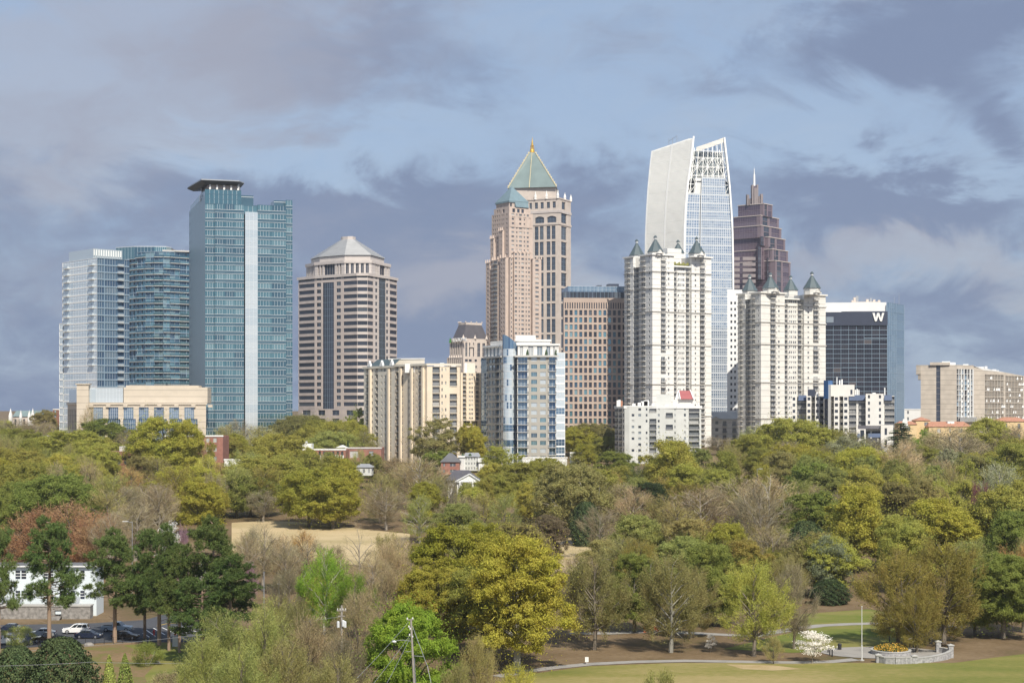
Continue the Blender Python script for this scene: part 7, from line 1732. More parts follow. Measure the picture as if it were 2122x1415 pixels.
CLEAR = [  # (x0, y0, x1, y1, distance): nothing scattered may hide what shows here
    (500, 1082, 840, 1195, 520), (1120, 1085, 1245, 1165, 560), (1170, 1290, 2122, 1415, 420), (0, 1165, 420, 1340, 330), (1600, 1260, 1860, 1420, 420),
    (395, 898, 465, 950, 640), (235, 925, 300, 955, 640), (640, 925, 800, 968, 640), (925, 938, 1015, 1008, 560), (1090, 940, 1222, 962, 690), (855, 870, 960, 945, 700), (1275, 880, 1330, 965, 740),
    (1450, 860, 1530, 912, 900), (1775, 880, 1850, 920, 750), (755, 880, 850, 935, 735), (960, 880, 1180, 945, 715), (1900, 866, 2020, 892, 830), (0, 842, 122, 880, 1400), (125, 800, 270, 885, 800), (430, 860, 600, 880, 800), (1440, 900, 1460, 950, 740),
    (1330, 880, 1450, 905, 740)]
def plant_trees():
    # ---- far tree line
    L = [('oak', 30, 889, 62, 720, 'olive'), ('globe', 95, 850, 26, 980, 'hazeolive'), ('bare', 25, 868, 40, 900, 'brown'), ('bare', 75, 872, 45, 880, 'brown'), ('bare', 110, 876, 36, 900, 'tan'), ('oak', 8, 872, 26, 980, 'yellowgreen'),
         ('oak', 150, 893, 88, 690, 'yellowgreen'), ('globe', 190, 925, 60, 640, 'yellowgreen'), ('globe', 208, 869, 52, 740, 'green'), ('haze', 262, 890, 36, 730, 'brown'), ('bare', 182, 838, 20, 745, 'tan'),
         ('oak', 335, 866, 62, 630, 'gold', 'broad golden olive tree in front of the red brick block, trunks showing'), ('oak', 385, 872, 40, 632, 'gold'), ('tall', 437, 915, 16, 625, 'olive'), ('haze', 745, 930, 24, 640, 'hazegreen'), ('haze', 672, 940, 30, 625, 'hazeolive'), ('oak', 640, 930, 26, 618, 'olive'), ('globe', 775, 940, 24, 640, 'hazegreen'), ('haze', 470, 880, 45, 740, 'hazeolive'), ('bare', 500, 870, 40, 760, 'brown'), ('haze', 540, 882, 50, 730, 'hazeolive'),
         ('globe', 470, 905, 38, 690, 'olive'), ('globe', 620, 862, 66, 770, 'hazeolive'), ('globe', 660, 870, 45, 760, 'olive'), ('oak', 708, 872, 62, 730, 'yellowgreen'), ('globe', 690, 895, 55, 700, 'hazegreen'), ('tall', 738, 845, 24, 790, 'green'), ('haze', 755, 890, 30, 700, 'hazeolive'),
         ('cedar', 721, 912, 9, 672, 'dark'), ('tall', 900, 866, 58, 690, 'hazeolive', 'sparse ivy-clad tree in front of the cream condominium balconies'), ('globe', 975, 880, 35, 690, 'gold'), ('globe', 1225, 878, 62, 800, 'hazeolive'), ('oak', 1200, 885, 45, 790, 'gold'), ('oak', 1262, 905, 40, 780, 'olive'),
         ('bare', 1490, 905, 45, 800, 'brown'), ('bare', 1525, 912, 30, 790, 'brown'), ('oak', 1640, 869, 78, 690, 'yellowgreen', 'large yellow-green domed tree before the second turreted tower base'), ('oak', 1572, 898, 56, 690, 'yellowgreen'), ('globe', 1710, 890, 45, 700, 'olive'), ('haze', 1760, 888, 46, 700, 'hazeolive'), ('tall', 1760, 905, 55, 640, 'silver'),
         ('deodar', 1868, 878, 44, 690, 'dark', 'dark layered conifer in front of the hotel side and villas'), ('bare', 1820, 910, 40, 700, 'brown'), ('haze', 1970, 884, 78, 680, 'tan'), ('bare', 1990, 900, 60, 650, 'brown'), ('oak', 2050, 868, 56, 720, 'olive', 'olive oak rising in front of the concrete building windows'), ('haze', 2105, 880, 45, 700, 'brown'), ('oak', 2105, 910, 55, 640, 'olive'), ('tall', 1915, 888, 22, 780, 'bright'), ('haze', 1930, 900, 40, 690, 'hazeolive'),
         # ---- second belt
         ('oak', 40, 930, 70, 600, 'olive'), ('oak', 100, 965, 85, 540, 'green'), ('oak', 60, 960, 80, 520, 'olive'), ('globe', 175, 960, 60, 540, 'yellowgreen'), ('globe', 30, 1000, 60, 470, 'green'), ('globe', 120, 985, 105, 455, 'green'), ('haze', 190, 1000, 45, 500, 'hazeolive'),
         ('haze', 270, 968, 42, 560, 'orange'), ('bare', 250, 1010, 55, 480, 'brown'), ('bare', 300, 1000, 55, 490, 'brown'), ('haze', 325, 945, 40, 600, 'hazeolive'), ('globe', 285, 945, 30, 600, 'hazeolive'), ('haze', 430, 943, 36, 620, 'yellowgreen'), ('haze', 458, 958, 28, 610, 'orange'), ('oak', 390, 968, 76, 520, 'gold', 'rounded golden olive tree with a dark bent trunk below the limestone block'), ('oak', 430, 1000, 46, 500, 'gold'),
         ('oak', 575, 900, 66, 640, 'olive'), ('oak', 545, 945, 88, 560, 'olive'), ('oak', 520, 985, 60, 520, 'green'), ('oak', 640, 972, 74, 492, 'gold', 'dense golden olive oak standing at the upper edge of the straw meadow'), ('oak', 708, 952, 42, 520, 'gold'), ('globe', 690, 990, 52, 488, 'gold'), ('bare', 545, 1015, 40, 505, 'brown'), ('globe', 700, 945, 40, 580, 'olive'),
         ('haze', 788, 980, 50, 500, 'hazeolive'), ('bare', 800, 1010, 52, 485, 'brown'), ('bare', 868, 945, 52, 540, 'tan', 'tall leafless tree with pale forked trunk below the cream condominium'), ('haze', 870, 1024, 40, 455, 'hazegreen', 'pale green budding tree on the edge of the straw meadow'), ('haze', 840, 960, 50, 570, 'hazeolive'), ('haze', 905, 985, 42, 520, 'hazeolive'), ('globe', 948, 1044, 48, 440, 'hazegreen'), ('globe', 980, 1010, 34, 480, 'yellowgreen'), ('haze', 1005, 1020, 50, 470, 'hazeolive'), ('haze', 815, 945, 40, 600, 'tan'), ('globe', 905, 935, 42, 620, 'green'),
         ('tall', 1040, 924, 50, 590, 'yellowgreen', 'tall yellow-green tree with a pale leaning trunk before the round-bay condominium'), ('oak', 1070, 960, 48, 560, 'olive'), ('globe', 1020, 985, 40, 520, 'olive'), ('oak', 1185, 962, 88, 470, 'hazeolive', 'large olive tree with a thick pale trunk and spreading limbs by the dark trailer'), ('oak', 1110, 1000, 50, 500, 'yellowgreen'), ('globe', 1130, 950, 45, 600, 'yellowgreen'), ('haze', 1255, 975, 45, 540, 'orange'), ('haze', 1290, 1000, 48, 500, 'tan'), ('globe', 1275, 935, 38, 640, 'green'),
         ('dome', 1140, 1068, 40, 425, 'brown', 'low brown domed thicket beside the dark trailer'), ('holly', 1215, 1040, 34, 450, 'dark'), ('bare', 1245, 1050, 44, 420, 'brown'), ('oak', 1385, 913, 66, 560, 'yellowgreen', 'bright yellow-olive oak hiding the foot of the grey apartment block'), ('oak', 1422, 962, 52, 530, 'yellowgreen'), ('bare', 1322, 965, 32, 560, 'dark'), ('globe', 1345, 1000, 40, 500, 'dark'), ('globe', 1450, 930, 34, 600, 'hazegreen'), ('haze', 1490, 950, 50, 580, 'tan'),
         ('globe', 1322, 1068, 56, 395, 'hazegreen'), ('globe', 1422, 1075, 52, 390, 'hazeolive'), ('globe', 1505, 1085, 52, 380, 'gold'), ('bare', 1450, 1010, 78, 440, 'brown'), ('bare', 1530, 990, 82, 450, 'brown'), ('bare', 1590, 985, 70, 430, 'tan', 'leafless tree with pale forking limbs amid the brown woods below the second turreted tower'), ('haze', 1480, 975, 60, 520, 'hazeolive'), ('bare', 1570, 1000, 60, 400, 'brown'), ('haze', 1400, 1040, 60, 430, 'hazeolive'),
         ('oak', 1640, 922, 66, 610, 'gold'), ('oak', 1690, 935, 55, 590, 'gold'), ('oak', 1785, 928, 70, 570, 'gold'), ('globe', 1680, 960, 55, 520, 'green'), ('globe', 1730, 970, 50, 510, 'hazegreen'), ('bare', 1862, 915, 48, 560, 'tan', 'leafless tree with a white trunk under the dark layered conifer'), ('haze', 1890, 960, 60, 510, 'hazeolive'), ('haze', 1950, 950, 60, 540, 'tan'), ('oak', 2090, 920, 60, 560, 'olive'), ('feather', 2072, 960, 46, 480, 'silver', 'pale silvery green feathery tree above the maroon shrub'), ('feather', 2030, 998, 24, 440, 'maroon', 'small maroon-leaved tree among the green trees below the concrete building'), ('haze', 1975, 965, 50, 500, 'hazeolive'), ('globe', 1945, 1000, 40, 460, 'yellowgreen'), ('oak', 2010, 945, 45, 560, 'hazeolive'),
         ('oak', 1775, 1006, 76, 400, 'gold', 'big golden olive tree with a dark forked trunk in the lower woods'), ('oak', 1690, 1020, 70, 420, 'green'), ('oak', 1950, 1035, 84, 390, 'gold'), ('oak', 2080, 1010, 80, 390, 'olive'), ('globe', 1860, 1000, 55, 440, 'hazeolive'), ('holly', 1670, 1080, 46, 385, 'dark'), ('globe', 2105, 1060, 60, 360, 'green'), ('globe', 1870, 1070, 60, 360, 'olive'), ('oak', 1690, 1105, 60, 350, 'hazeolive'), ('tall', 1715, 1110, 48, 345, 'silver', 'sparse tall tree with thin white trunks behind the flagpole lawn'), ('holly', 1720, 1200, 40, 335, 'dark', 'dark evergreen thicket behind the flagpole lawn'),
         ('globe', 1540, 1120, 56, 345, 'bronze'), ('dome', 1250, 1120, 60, 370, 'hazeolive'), ('haze', 1290, 1110, 60, 360, 'hazeolive'), ('bare', 1200, 1150, 50, 345, 'brown'), ('globe', 1430, 1115, 45, 360, 'green'), ('bare', 1600, 1090, 58, 360, 'brown'), ('haze', 1630, 1150, 50, 340, 'hazeolive'),
         # ---- slope above the car park and around the straw meadow
         ('feather', 85, 1052, 56, 398, 'rust'), ('feather', 190, 1060, 52, 390, 'rust'), ('feather', 140, 1040, 58, 395, 'rust', 'wide rust-brown tree behind the pines and the siding house'), ('feather', 60, 1060, 66, 400, 'rust'), ('feather', 205, 1075, 50, 385, 'rust'), ('bare', 280, 1040, 60, 420, 'brown'), ('bare', 230, 1060, 40, 380, 'brown'), ('feather', 378, 1090, 16, 350, 'pink', 'small pink flowering tree behind the tall pines'), ('dogwood', 350, 1082, 24, 345, 'white', 'pale white flowering tree behind the tall pines'), ('bare', 545, 1085, 48, 360, 'brown'), ('bare', 510, 1105, 40, 350, 'brown'), ('haze', 628, 1098, 40, 380, 'orange', 'orange budding tree at the lower edge of the straw meadow'), ('bare', 640, 1120, 45, 360, 'brown'),
         ('snag', 745, 1085, 42, 360, 'tan', 'gnarled bare tree with twisted limbs against the straw meadow'), ('haze', 800, 1125, 50, 340, 'tan'), ('haze', 850, 1130, 42, 345, 'tan'), ('bare', 770, 1150, 48, 330, 'tan'), ('feather', 520, 1165, 13, 330, 'pink', 'small pink blossoming tree beside the thin metal pole'), ('globe', 432, 1160, 24, 300, 'white', 'pale flowering tree glimpsed through the pines'), ('holly', 655, 1195, 40, 310, 'bronze'), ('feather', 672, 1138, 56, 290, 'bright', 'bright green young tree with a thin pale trunk below the straw meadow'), ('feather', 735, 1190, 46, 285, 'bright'), ('haze', 600, 1180, 50, 300, 'brown'), ('bare', 590, 1120, 40, 350, 'brown'), ('haze', 700, 1150, 36, 345, 'tan'), ('bare', 830, 1110, 36, 365, 'tan'), ('haze', 522, 1098, 42, 368, 'hazeolive'), ('haze', 588, 1108, 38, 360, 'tan'), ('feather', 808, 1104, 38, 372, 'hazeolive'), ('haze', 692, 1128, 38, 350, 'tan'), ('haze', 932, 985, 22, 500, 'brown'), ('globe', 1006, 990, 20, 500, 'olive'), ('globe', 968, 1000, 22, 490, 'hazegreen')]
    for t in L: tree(*t[:6], label=t[6] if len(t) > 6 else None, bark=(.42, .39, .34) if len(t) > 6 and ('pale' in t[6] or 'white trunk' in t[6]) else None)
    # ---- the near trees
    N_ = [('pine', 102, 1073, 55, 271, 'pine', 'tall umbrella-topped pine with a bare trunk in front of the siding house'), ('pine', -2, 1085, 46, 266, 'pine', 'tall pine cut off by the frame edge beside the siding house'), ('pine', 238, 1098, 54, 280, 'pine', 'tall dark pine above the pale blue pickup'), ('pine', 330, 1088, 52, 276, 'pine', 'pine with a dense crown over the striped parking bays'), ('pine', 350, 1105, 46, 270, 'pine'), ('pine', 372, 1135, 46, 268, 'pine'), ('pine', 440, 1074, 62, 264, 'pine', 'tallest pine at the end of the car park, branched low'), ('pine', 478, 1150, 62, 258, 'pine'), ('pine', 420, 1190, 56, 256, 'pine'), ('pine', 300, 1160, 40, 284, 'pine'),
          ('holly', 35, 1340, 58, 214, 'dark', 'broad dark evergreen in the lower corner below the white pickup'), ('holly', 128, 1322, 74, 212, 'dark', 'largest dark evergreen below the black pickup'), ('cedar', 226, 1357, 24, 214, 'green', 'slimmer cone-shaped conifer below the car park bank'), ('cedar', 259, 1354, 27, 212, 'green', 'wider cone-shaped conifer below the car park bank'),
          ('shrub', 303, 1330, 34, 254, 'green', 'rounded green bush on the grass bank by the pine trunks'), ('shrub', 395, 1352, 36, 244, 'dark', 'dark bush at the foot of the tallest pine'), ('shrub', 40, 1296, 34, 276, 'hazegreen', 'thin yellow-green bush between the white pickup and silver sedan'), ('shrub', 350, 1392, 50, 222, 'tan', 'reddish tan bush at the bottom of the grass bank'),
          ('feather', 470, 1268, 74, 206, 'hazegreen', 'pale green feathery tree below the tallest pine'), ('feather', 545, 1262, 70, 202, 'hazegreen'), ('feather', 420, 1318, 60, 198, 'hazegreen'), ('haze', 640, 1275, 84, 200, 'tan', 'tan budding tree in front of the transformer pole'), ('feather', 590, 1325, 72, 190, 'hazeolive'), ('haze', 705, 1320, 66, 194, 'brown', 'brown twiggy tree beside the bright green round tree'), ('feather', 500, 1345, 75, 185, 'hazegreen'), ('feather', 700, 1362, 66, 186, 'hazeolive'), ('haze', 740, 1225, 55, 240, 'tan'), ('haze', 800, 1180, 55, 270, 'tan'), ('feather', 570, 1240, 60, 230, 'hazegreen'), ('haze', 620, 1245, 60, 225, 'hazeolive'),
          ('dome', 848, 1256, 92, 196, 'bright', 'bright green round tree behind the leaning utility pole'), ('haze', 985, 1318, 52, 196, 'hazeolive', 'brownish olive bush tree between the bright green tree and the notice board'), ('feather', 950, 1375, 45, 190, 'hazeolive'), ('shrub', 1070, 1376, 40, 216, 'gold', 'golden tan bush at the foot of the big golden oak'), ('shrub', 1370, 1388, 46, 205, 'hazegreen', 'thin yellow-green bush on the lawn at the picture bottom'),
          ('oak', 955, 1088, 118, 285, (.36, .37, .06), 'great olive oak rising behind the bright green round tree'), ('oak', 1072, 1116, 108, 248, (.50, .475, .085), 'great golden oak with a straight pale trunk beside the notice board'), ('oak', 905, 1175, 80, 268, 'gold'), ('oak', 1010, 1170, 90, 262, 'olive'),
          ('feather', 1232, 1150, 72, 271, 'hazeolive', 'brownish olive round tree right of the notice board'.replace('right of', 'just past')), ('globe', 1315, 1150, 54, 292, 'green'), ('feather', 1390, 1152, 76, 268, 'hazeolive', 'olive round tree with a short straight trunk beside the curved footpath'), ('globe', 1478, 1130, 72, 302, 'green'), ('feather', 1562, 1165, 72, 264, 'yellowgreen', 'yellow-green round tree beside the white dogwood and footpath'), ('haze', 1645, 1168, 48, 272, 'brown', 'brown budding tree right behind the white dogwood'.replace('right ', '')), ('feather', 1200, 1200, 50, 285, 'brown'), ('feather', 1430, 1175, 50, 285, 'hazeolive'),
          ('feather', 1862, 1140, 84, 275, 'bronze', 'bronze feathery tree rising behind the stone planter'), ('feather', 1955, 1118, 86, 278, 'bronze', 'taller bronze feathery tree behind the curved stone wall'), ('globe', 2078, 1150, 72, 285, 'green', 'green round tree at the frame edge beyond the curved stone wall'), ('feather', 2020, 1170, 60, 290, 'olive'), ('haze', 1832, 1268, 30, 292, 'tan', 'small bare tree on the lawn behind the flagpole'), ('feather', 2120, 1130, 60, 292, 'orange'), ('feather', 1900, 1215, 50, 268, 'bronze'),
          ('dogwood', 1683, 1308, 36, 257, 'white', 'white blossoming dogwood beside the footpath near the flagpole'), ('dogwood', 1472, 1328, 12, 268, 'white', 'tiny white blossoming dogwood under the round footpath trees'), ('haze', 1603, 1318, 22, 256, 'hazeolive', 'small sparse young tree on the sand patch by the footpath')]
    for t in N_: tree(*t[:6], label=t[6] if len(t) > 6 else None, bark=(.30, .22, .16) if t[0] == 'pine' else (.30, .29, .25) if len(t) > 6 and 'trunk' in t[6] else None)
    # ---- the rest of the wood, scattered row by row
    r = random.Random(21); kinds = [('haze', 4), ('oak', 4), ('globe', 3), ('bare', 1), ('tall', 1), ('feather', 4)]
    kl = [k for k, n in kinds for _ in range(n)]
    for D in (350, 400, 455, 510, 570, 640, 705):
        x = -110 + r.uniform(0, 20)
        while x < 2240:
            h = r.uniform(12, 18.5) if D > 400 else r.uniform(9, 15); kind = r.choice(kl)
            dd = D+r.uniform(-14, 14); hw = r.uniform(4.4, 7.2)/dd*F
            yt = HY-(ground(dd)+h-CAMZ)*F/dd; yb = HY+(CAMZ-ground(dd))*F/dd
            ok = all(not (x+hw*.8 > c[0] and x-hw*.8 < c[2] and yb > c[1] and yt < c[3] and dd < c[4]) for c in CLEAR)
            if x < 520 and dd < 440: ok = False
            if ok:
                colr = r.choice({'haze': ['hazeolive', 'tan', 'hazegreen', 'hazeolive'], 'oak': ['olive', 'gold', 'hazegreen', 'olive', 'yellowgreen'], 'globe': ['olive', 'hazegreen', 'green', 'hazeolive'], 'bare': ['brown', 'brown', 'tan'], 'tall': ['yellowgreen', 'silver'], 'feather': ['hazeolive', 'hazegreen', 'bronze']}[kind])
                tree(kind, x, yt, hw, dd, colr, seed=r.randrange(3))
            x += hw*(1.75 if D > 420 else 1.95)*r.uniform(.8, 1.25)
# ---------------------------------------------------------------- ground, paths, lawns
def ground_mat(name, cols, scale, scale2=None, rough=0.95, stretch=(1, 1, 1)):
    m, nt, p = new_mat(name); N, L = nt.nodes, nt.links
    p.inputs['Roughness'].default_value = rough; p.inputs['Specular IOR Level'].default_value = .15
    tc = N.new('ShaderNodeTexCoord'); mp = N.new('ShaderNodeMapping'); mp.inputs['Scale'].default_value = stretch
    L.new(tc.outputs['Object'], mp.inputs[0])
    a = N.new('ShaderNodeTexNoise'); a.inputs['Scale'].default_value = scale; a.inputs['Detail'].default_value = 6; a.inputs['Roughness'].default_value = .6
    b = N.new('ShaderNodeTexNoise'); b.inputs['Scale'].default_value = scale2 or scale*14; b.inputs['Detail'].default_value = 4
    L.new(mp.outputs[0], a.inputs['Vector']); L.new(mp.outputs[0], b.inputs['Vector'])
    mx = N.new('ShaderNodeMath'); mx.operation = 'MULTIPLY_ADD'; mx.inputs[1].default_value = .35; L.new(b.outputs[0], mx.inputs[0]); L.new(a.outputs[0], mx.inputs[2])
    r = N.new('ShaderNodeValToRGB'); el = r.color_ramp.elements
    while len(el) < len(cols): el.new(.5)
    for i, (pos, c) in enumerate(cols): el[i].position = pos; el[i].color = (*c, 1)
    L.new(mx.outputs[0], r.inputs[0]); L.new(r.outputs[0], p.inputs['Base Color'])
    return m
def sheet(name, pts, m, lift, step=4.0, kind='structure'):
    """a thin sheet that follows the terrain inside a ground outline"""
    ys = [p[1] for p in pts]; y0, y1 = min(ys), max(ys); n = max(2, int((y1-y0)/step)); mb = MB(); k = len(pts)
    def span(y):
        xs = []
        for i in range(k):
            a, b = pts[i], pts[(i+1) % k]
            if (a[1] <= y < b[1]) or (b[1] <= y < a[1]): xs.append(a[0]+(b[0]-a[0])*(y-a[1])/(b[1]-a[1]))
        return (min(xs), max(xs)) if len(xs) >= 2 else None
    cuts = sorted(set([y0+(y1-y0)*i/n for i in range(n+1)] + ys)); prev = None
    for ya, yb in zip(cuts[:-1], cuts[1:]):
        if yb-ya < 1e-4: continue
        sa, sb = span(ya+1e-5), span(yb-1e-5)
        if sa and sb: mb.quad((sa[0], ya, ground(ya)+lift), (sa[1], ya, ground(ya)+lift), (sb[1], yb, ground(yb)+lift), (sb[0], yb, ground(yb)+lift))
    o = mb.build(name, m); return tag(o, kind=kind)
def strip(name, cl, w, m, lift, kind='structure'):
    pts = [on_ground(*p) for p in cl]; mb = MB(); L = []; R = []
    for i, p in enumerate(pts):
        a, b = pts[max(i-1, 0)], pts[min(i+1, len(pts)-1)]; d = (b-a).xy.normalized(); n = Vector((-d.y, d.x))*w/2
        for lst, s in ((L, 1), (R, -1)): q = p.xy+n*s; lst.append((q.x, q.y, ground(q.y)+lift))
    for i in range(len(pts)-1): mb.quad(R[i], R[i+1], L[i+1], L[i])
    return tag(mb.build(name, m), kind=kind)
def G2(pl): return [tuple(on_ground(*p).xy) for p in pl]
def build_ground():
    litter = ground_mat('leaf_litter', [(.38, (.075, .085, .022)), (.50, (.115, .095, .04)), (.64, (.16, .11, .06)), (.80, (.215, .155, .09))], .05, 1.1)
    ys = list(np.arange(40, 1400, 20.0)) + [1500, 2000, 4000, 8000, 16000, 30000]
    mb = MB()
    for a, b in zip(ys[:-1], ys[1:]):
        w0, w1 = 300+a*1.2, 300+b*1.2
        mb.quad((-w0, a, ground(a)), (w0, a, ground(a)), (w1, b, ground(b)), (-w1, b, ground(b)))
    mb.quad((-400, -200, 0), (400, -200, 0), (348, 40, 0), (-348, 40, 0))
    tag(mb.build('ground', litter), kind='structure')
    lawn = ground_mat('park_grass', [(.40, (.095, .125, .022)), (.52, (.15, .165, .036)), (.66, (.225, .205, .06)), (.82, (.34, .27, .12))], .045, 1.6, stretch=(.45, 1.3, 1))
    straw = ground_mat('straw_grass', [(.42, (.27, .235, .10)), (.56, (.40, .32, .17)), (.78, (.52, .41, .24))], .07, 1.3, stretch=(.5, 1.2, 1))
    green = ground_mat('green_grass', [(.40, (.085, .125, .02)), (.58, (.135, .165, .03)), (.78, (.215, .20, .06))], .08, 1.2, stretch=(.5, 1.2, 1))
    sand = ground_mat('pale_sand', [(.38, (.24, .19, .06)), (.55, (.36, .27, .13)), (.75, (.43, .33, .18))], .25)
    conc = ground_mat('path_concrete', [(.4, (.25, .24, .22)), (.7, (.33, .31, .28))], .35)
    asph = ground_mat('asphalt', [(.4, (.050, .054, .062)), (.7, (.085, .088, .096))], .15)
    bank = ground_mat('bank_soil', [(.40, (.11, .145, .028)), (.56, (.16, .16, .045)), (.68, (.21, .145, .075)), (.82, (.27, .185, .105))], .10)
    sheet('lawn', G2([(1040, 1412), (1100, 1396), (1220, 1380), (1400, 1373), (1560, 1377), (1720, 1379), (1800, 1376), (1900, 1380), (1985, 1372), (2060, 1362), (2160, 1350), (2200, 1600), (980, 1600)]), lawn, .03)
    sheet('lawn', G2([(1500, 1344), (1640, 1310), (1660, 1272), (1800, 1262), (1905, 1280), (1900, 1320), (1770, 1348), (1640, 1352)]), green, .03)
    sheet('meadow', G2([(480, 1083), (560, 1078), (640, 1083), (760, 1097), (850, 1106), (845, 1150), (780, 1172), (560, 1160), (480, 1140)]), straw, .03)
    sheet('meadow', G2([(1105, 1108), (1180, 1105), (1262, 1112), (1260, 1175), (1180, 1190), (1110, 1170)]), straw, .03)
    sheet('sand_patch', G2([(1505, 1376.5), (1600, 1378), (1665, 1386), (1600, 1389), (1540, 1386)]), sand, .045)
    strip('footpath', [(1030, 1402), (1090, 1391), (1150, 1383), (1220, 1376), (1320, 1371), (1420, 1369), (1540, 1371), (1640, 1372.5), (1720, 1371), (1775, 1366)], 2.5, conc, .06)
    strip('footpath', [(1180, 1312), (1260, 1312), (1360, 1308), (1440, 1312), (1560, 1318), (1640, 1304), (1700, 1296), (1760, 1293), (1830, 1291), (1900, 1292), (2000, 1299)], 3.0, conc, .06)
    strip('footpath', [(1120, 1128), (1160, 1126), (1200, 1122), (1250, 1120)], 5, conc, .06); strip('footpath', [(1070, 1093), (1100, 1092), (1140, 1092)], 4, conc, .06)
    c = on_ground(1828, 1352); mbp = MB()
    mbp.poly([(c.x+10.0*math.cos(t), c.y+6.6*math.sin(t), .075) for t in [i*math.pi/24 for i in range(48)]]); tag(mbp.build('plaza_paving', conc), kind='structure')
    sheet('car_park', G2([(-60, 1345), (60, 1341), (220, 1331), (330, 1328), (480, 1330), (470, 1275), (350, 1270), (300, 1284), (190, 1291), (-60, 1296)]), asph, .03)
    sheet('grass_bank', G2([(-60, 1346), (60, 1342), (220, 1332), (330, 1329), (480, 1331), (520, 1560), (-80, 1560)]), bank, .025)
    sheet('lawn', G2([(255, 1337), (330, 1331), (420, 1335), (470, 1400), (470, 1500), (330, 1500), (300, 1400), (335, 1362)]), green, .04)
    wl = ground_mat('road_paint', [(.4, (.62, .62, .60)), (.7, (.72, .72, .70))], .8)
    for a, b in (((300, 1303), (322, 1318)), ((318, 1301), (342, 1315)), ((336, 1300), (366, 1314)), ((357, 1299), (390, 1312)), ((377, 1298), (408, 1309)), ((395, 1296), (428, 1306)), ((296, 1312), (310, 1320))):
        strip('bay_line', [a, b], .22, wl, .045)
    yl = ground_mat('yellow_paint', [(.4, (.50, .34, .05)), (.7, (.58, .40, .07))], .8)
    strip('kerb_marking', [(325, 1297), (345, 1292), (372, 1291)], .3, yl, .05)

# ---------------------------------------------------------------- things in the park and the car park
def at(px, py): return on_ground(px, py)
M['car_white'] = mat('white_car_paint', (.78, .78, .77), .25, 0, .6, var=.02); M['car_silver'] = mat('silver_car_paint', (.50, .53, .57), .25, .4, .6, var=.02); M['car_navy'] = mat('navy_car_paint', (.02, .028, .055), .2, .1, .7, var=.05)
M['car_black'] = mat('black_car_paint', (.014, .015, .018), .2, 0, .7, var=.05); M['car_blue'] = mat('pale_blue_car_paint', (.46, .54, .60), .25, .3, .6, var=.03)
M['tyre'] = mat('tyre_rubber', (.02, .02, .02), .9, var=.1); M['rim'] = mat('alloy_rim', (.45, .46, .48), .35, .7, var=.05); M['carglass'] = mat('car_glass', (.02, .025, .03), .05, 0, 1.0, var=.05); M['lamp'] = mat('clear_lamp', (.75, .75, .72), .15, 0, .8, var=.03); M['redlamp'] = mat('red_lamp', (.4, .02, .02), .25, var=.05)
M['sign_white'] = mat('white_sign_face', (.82, .81, .77), .5, var=.02); M['orange'] = mat('orange_plastic', (.72, .12, .03), .5, var=.05); M['red'] = mat('red_paint', (.55, .04, .03), .5, var=.05); M['galv'] = mat('galvanised_steel', (.36, .37, .38), .45, .5, var=.1); M['transformer'] = mat('transformer_grey', (.60, .62, .63), .5, var=.04)
M['flower'] = mat('yellow_blossom', (.70, .42, .06), .7, var=.25, scale=4); M['flowerleaf'] = mat('flower_leaf', (.06, .10, .025), .7, var=.3, scale=4); M['polewhite'] = mat('white_pole_paint', (.66, .66, .63), .4, .1, var=.04)
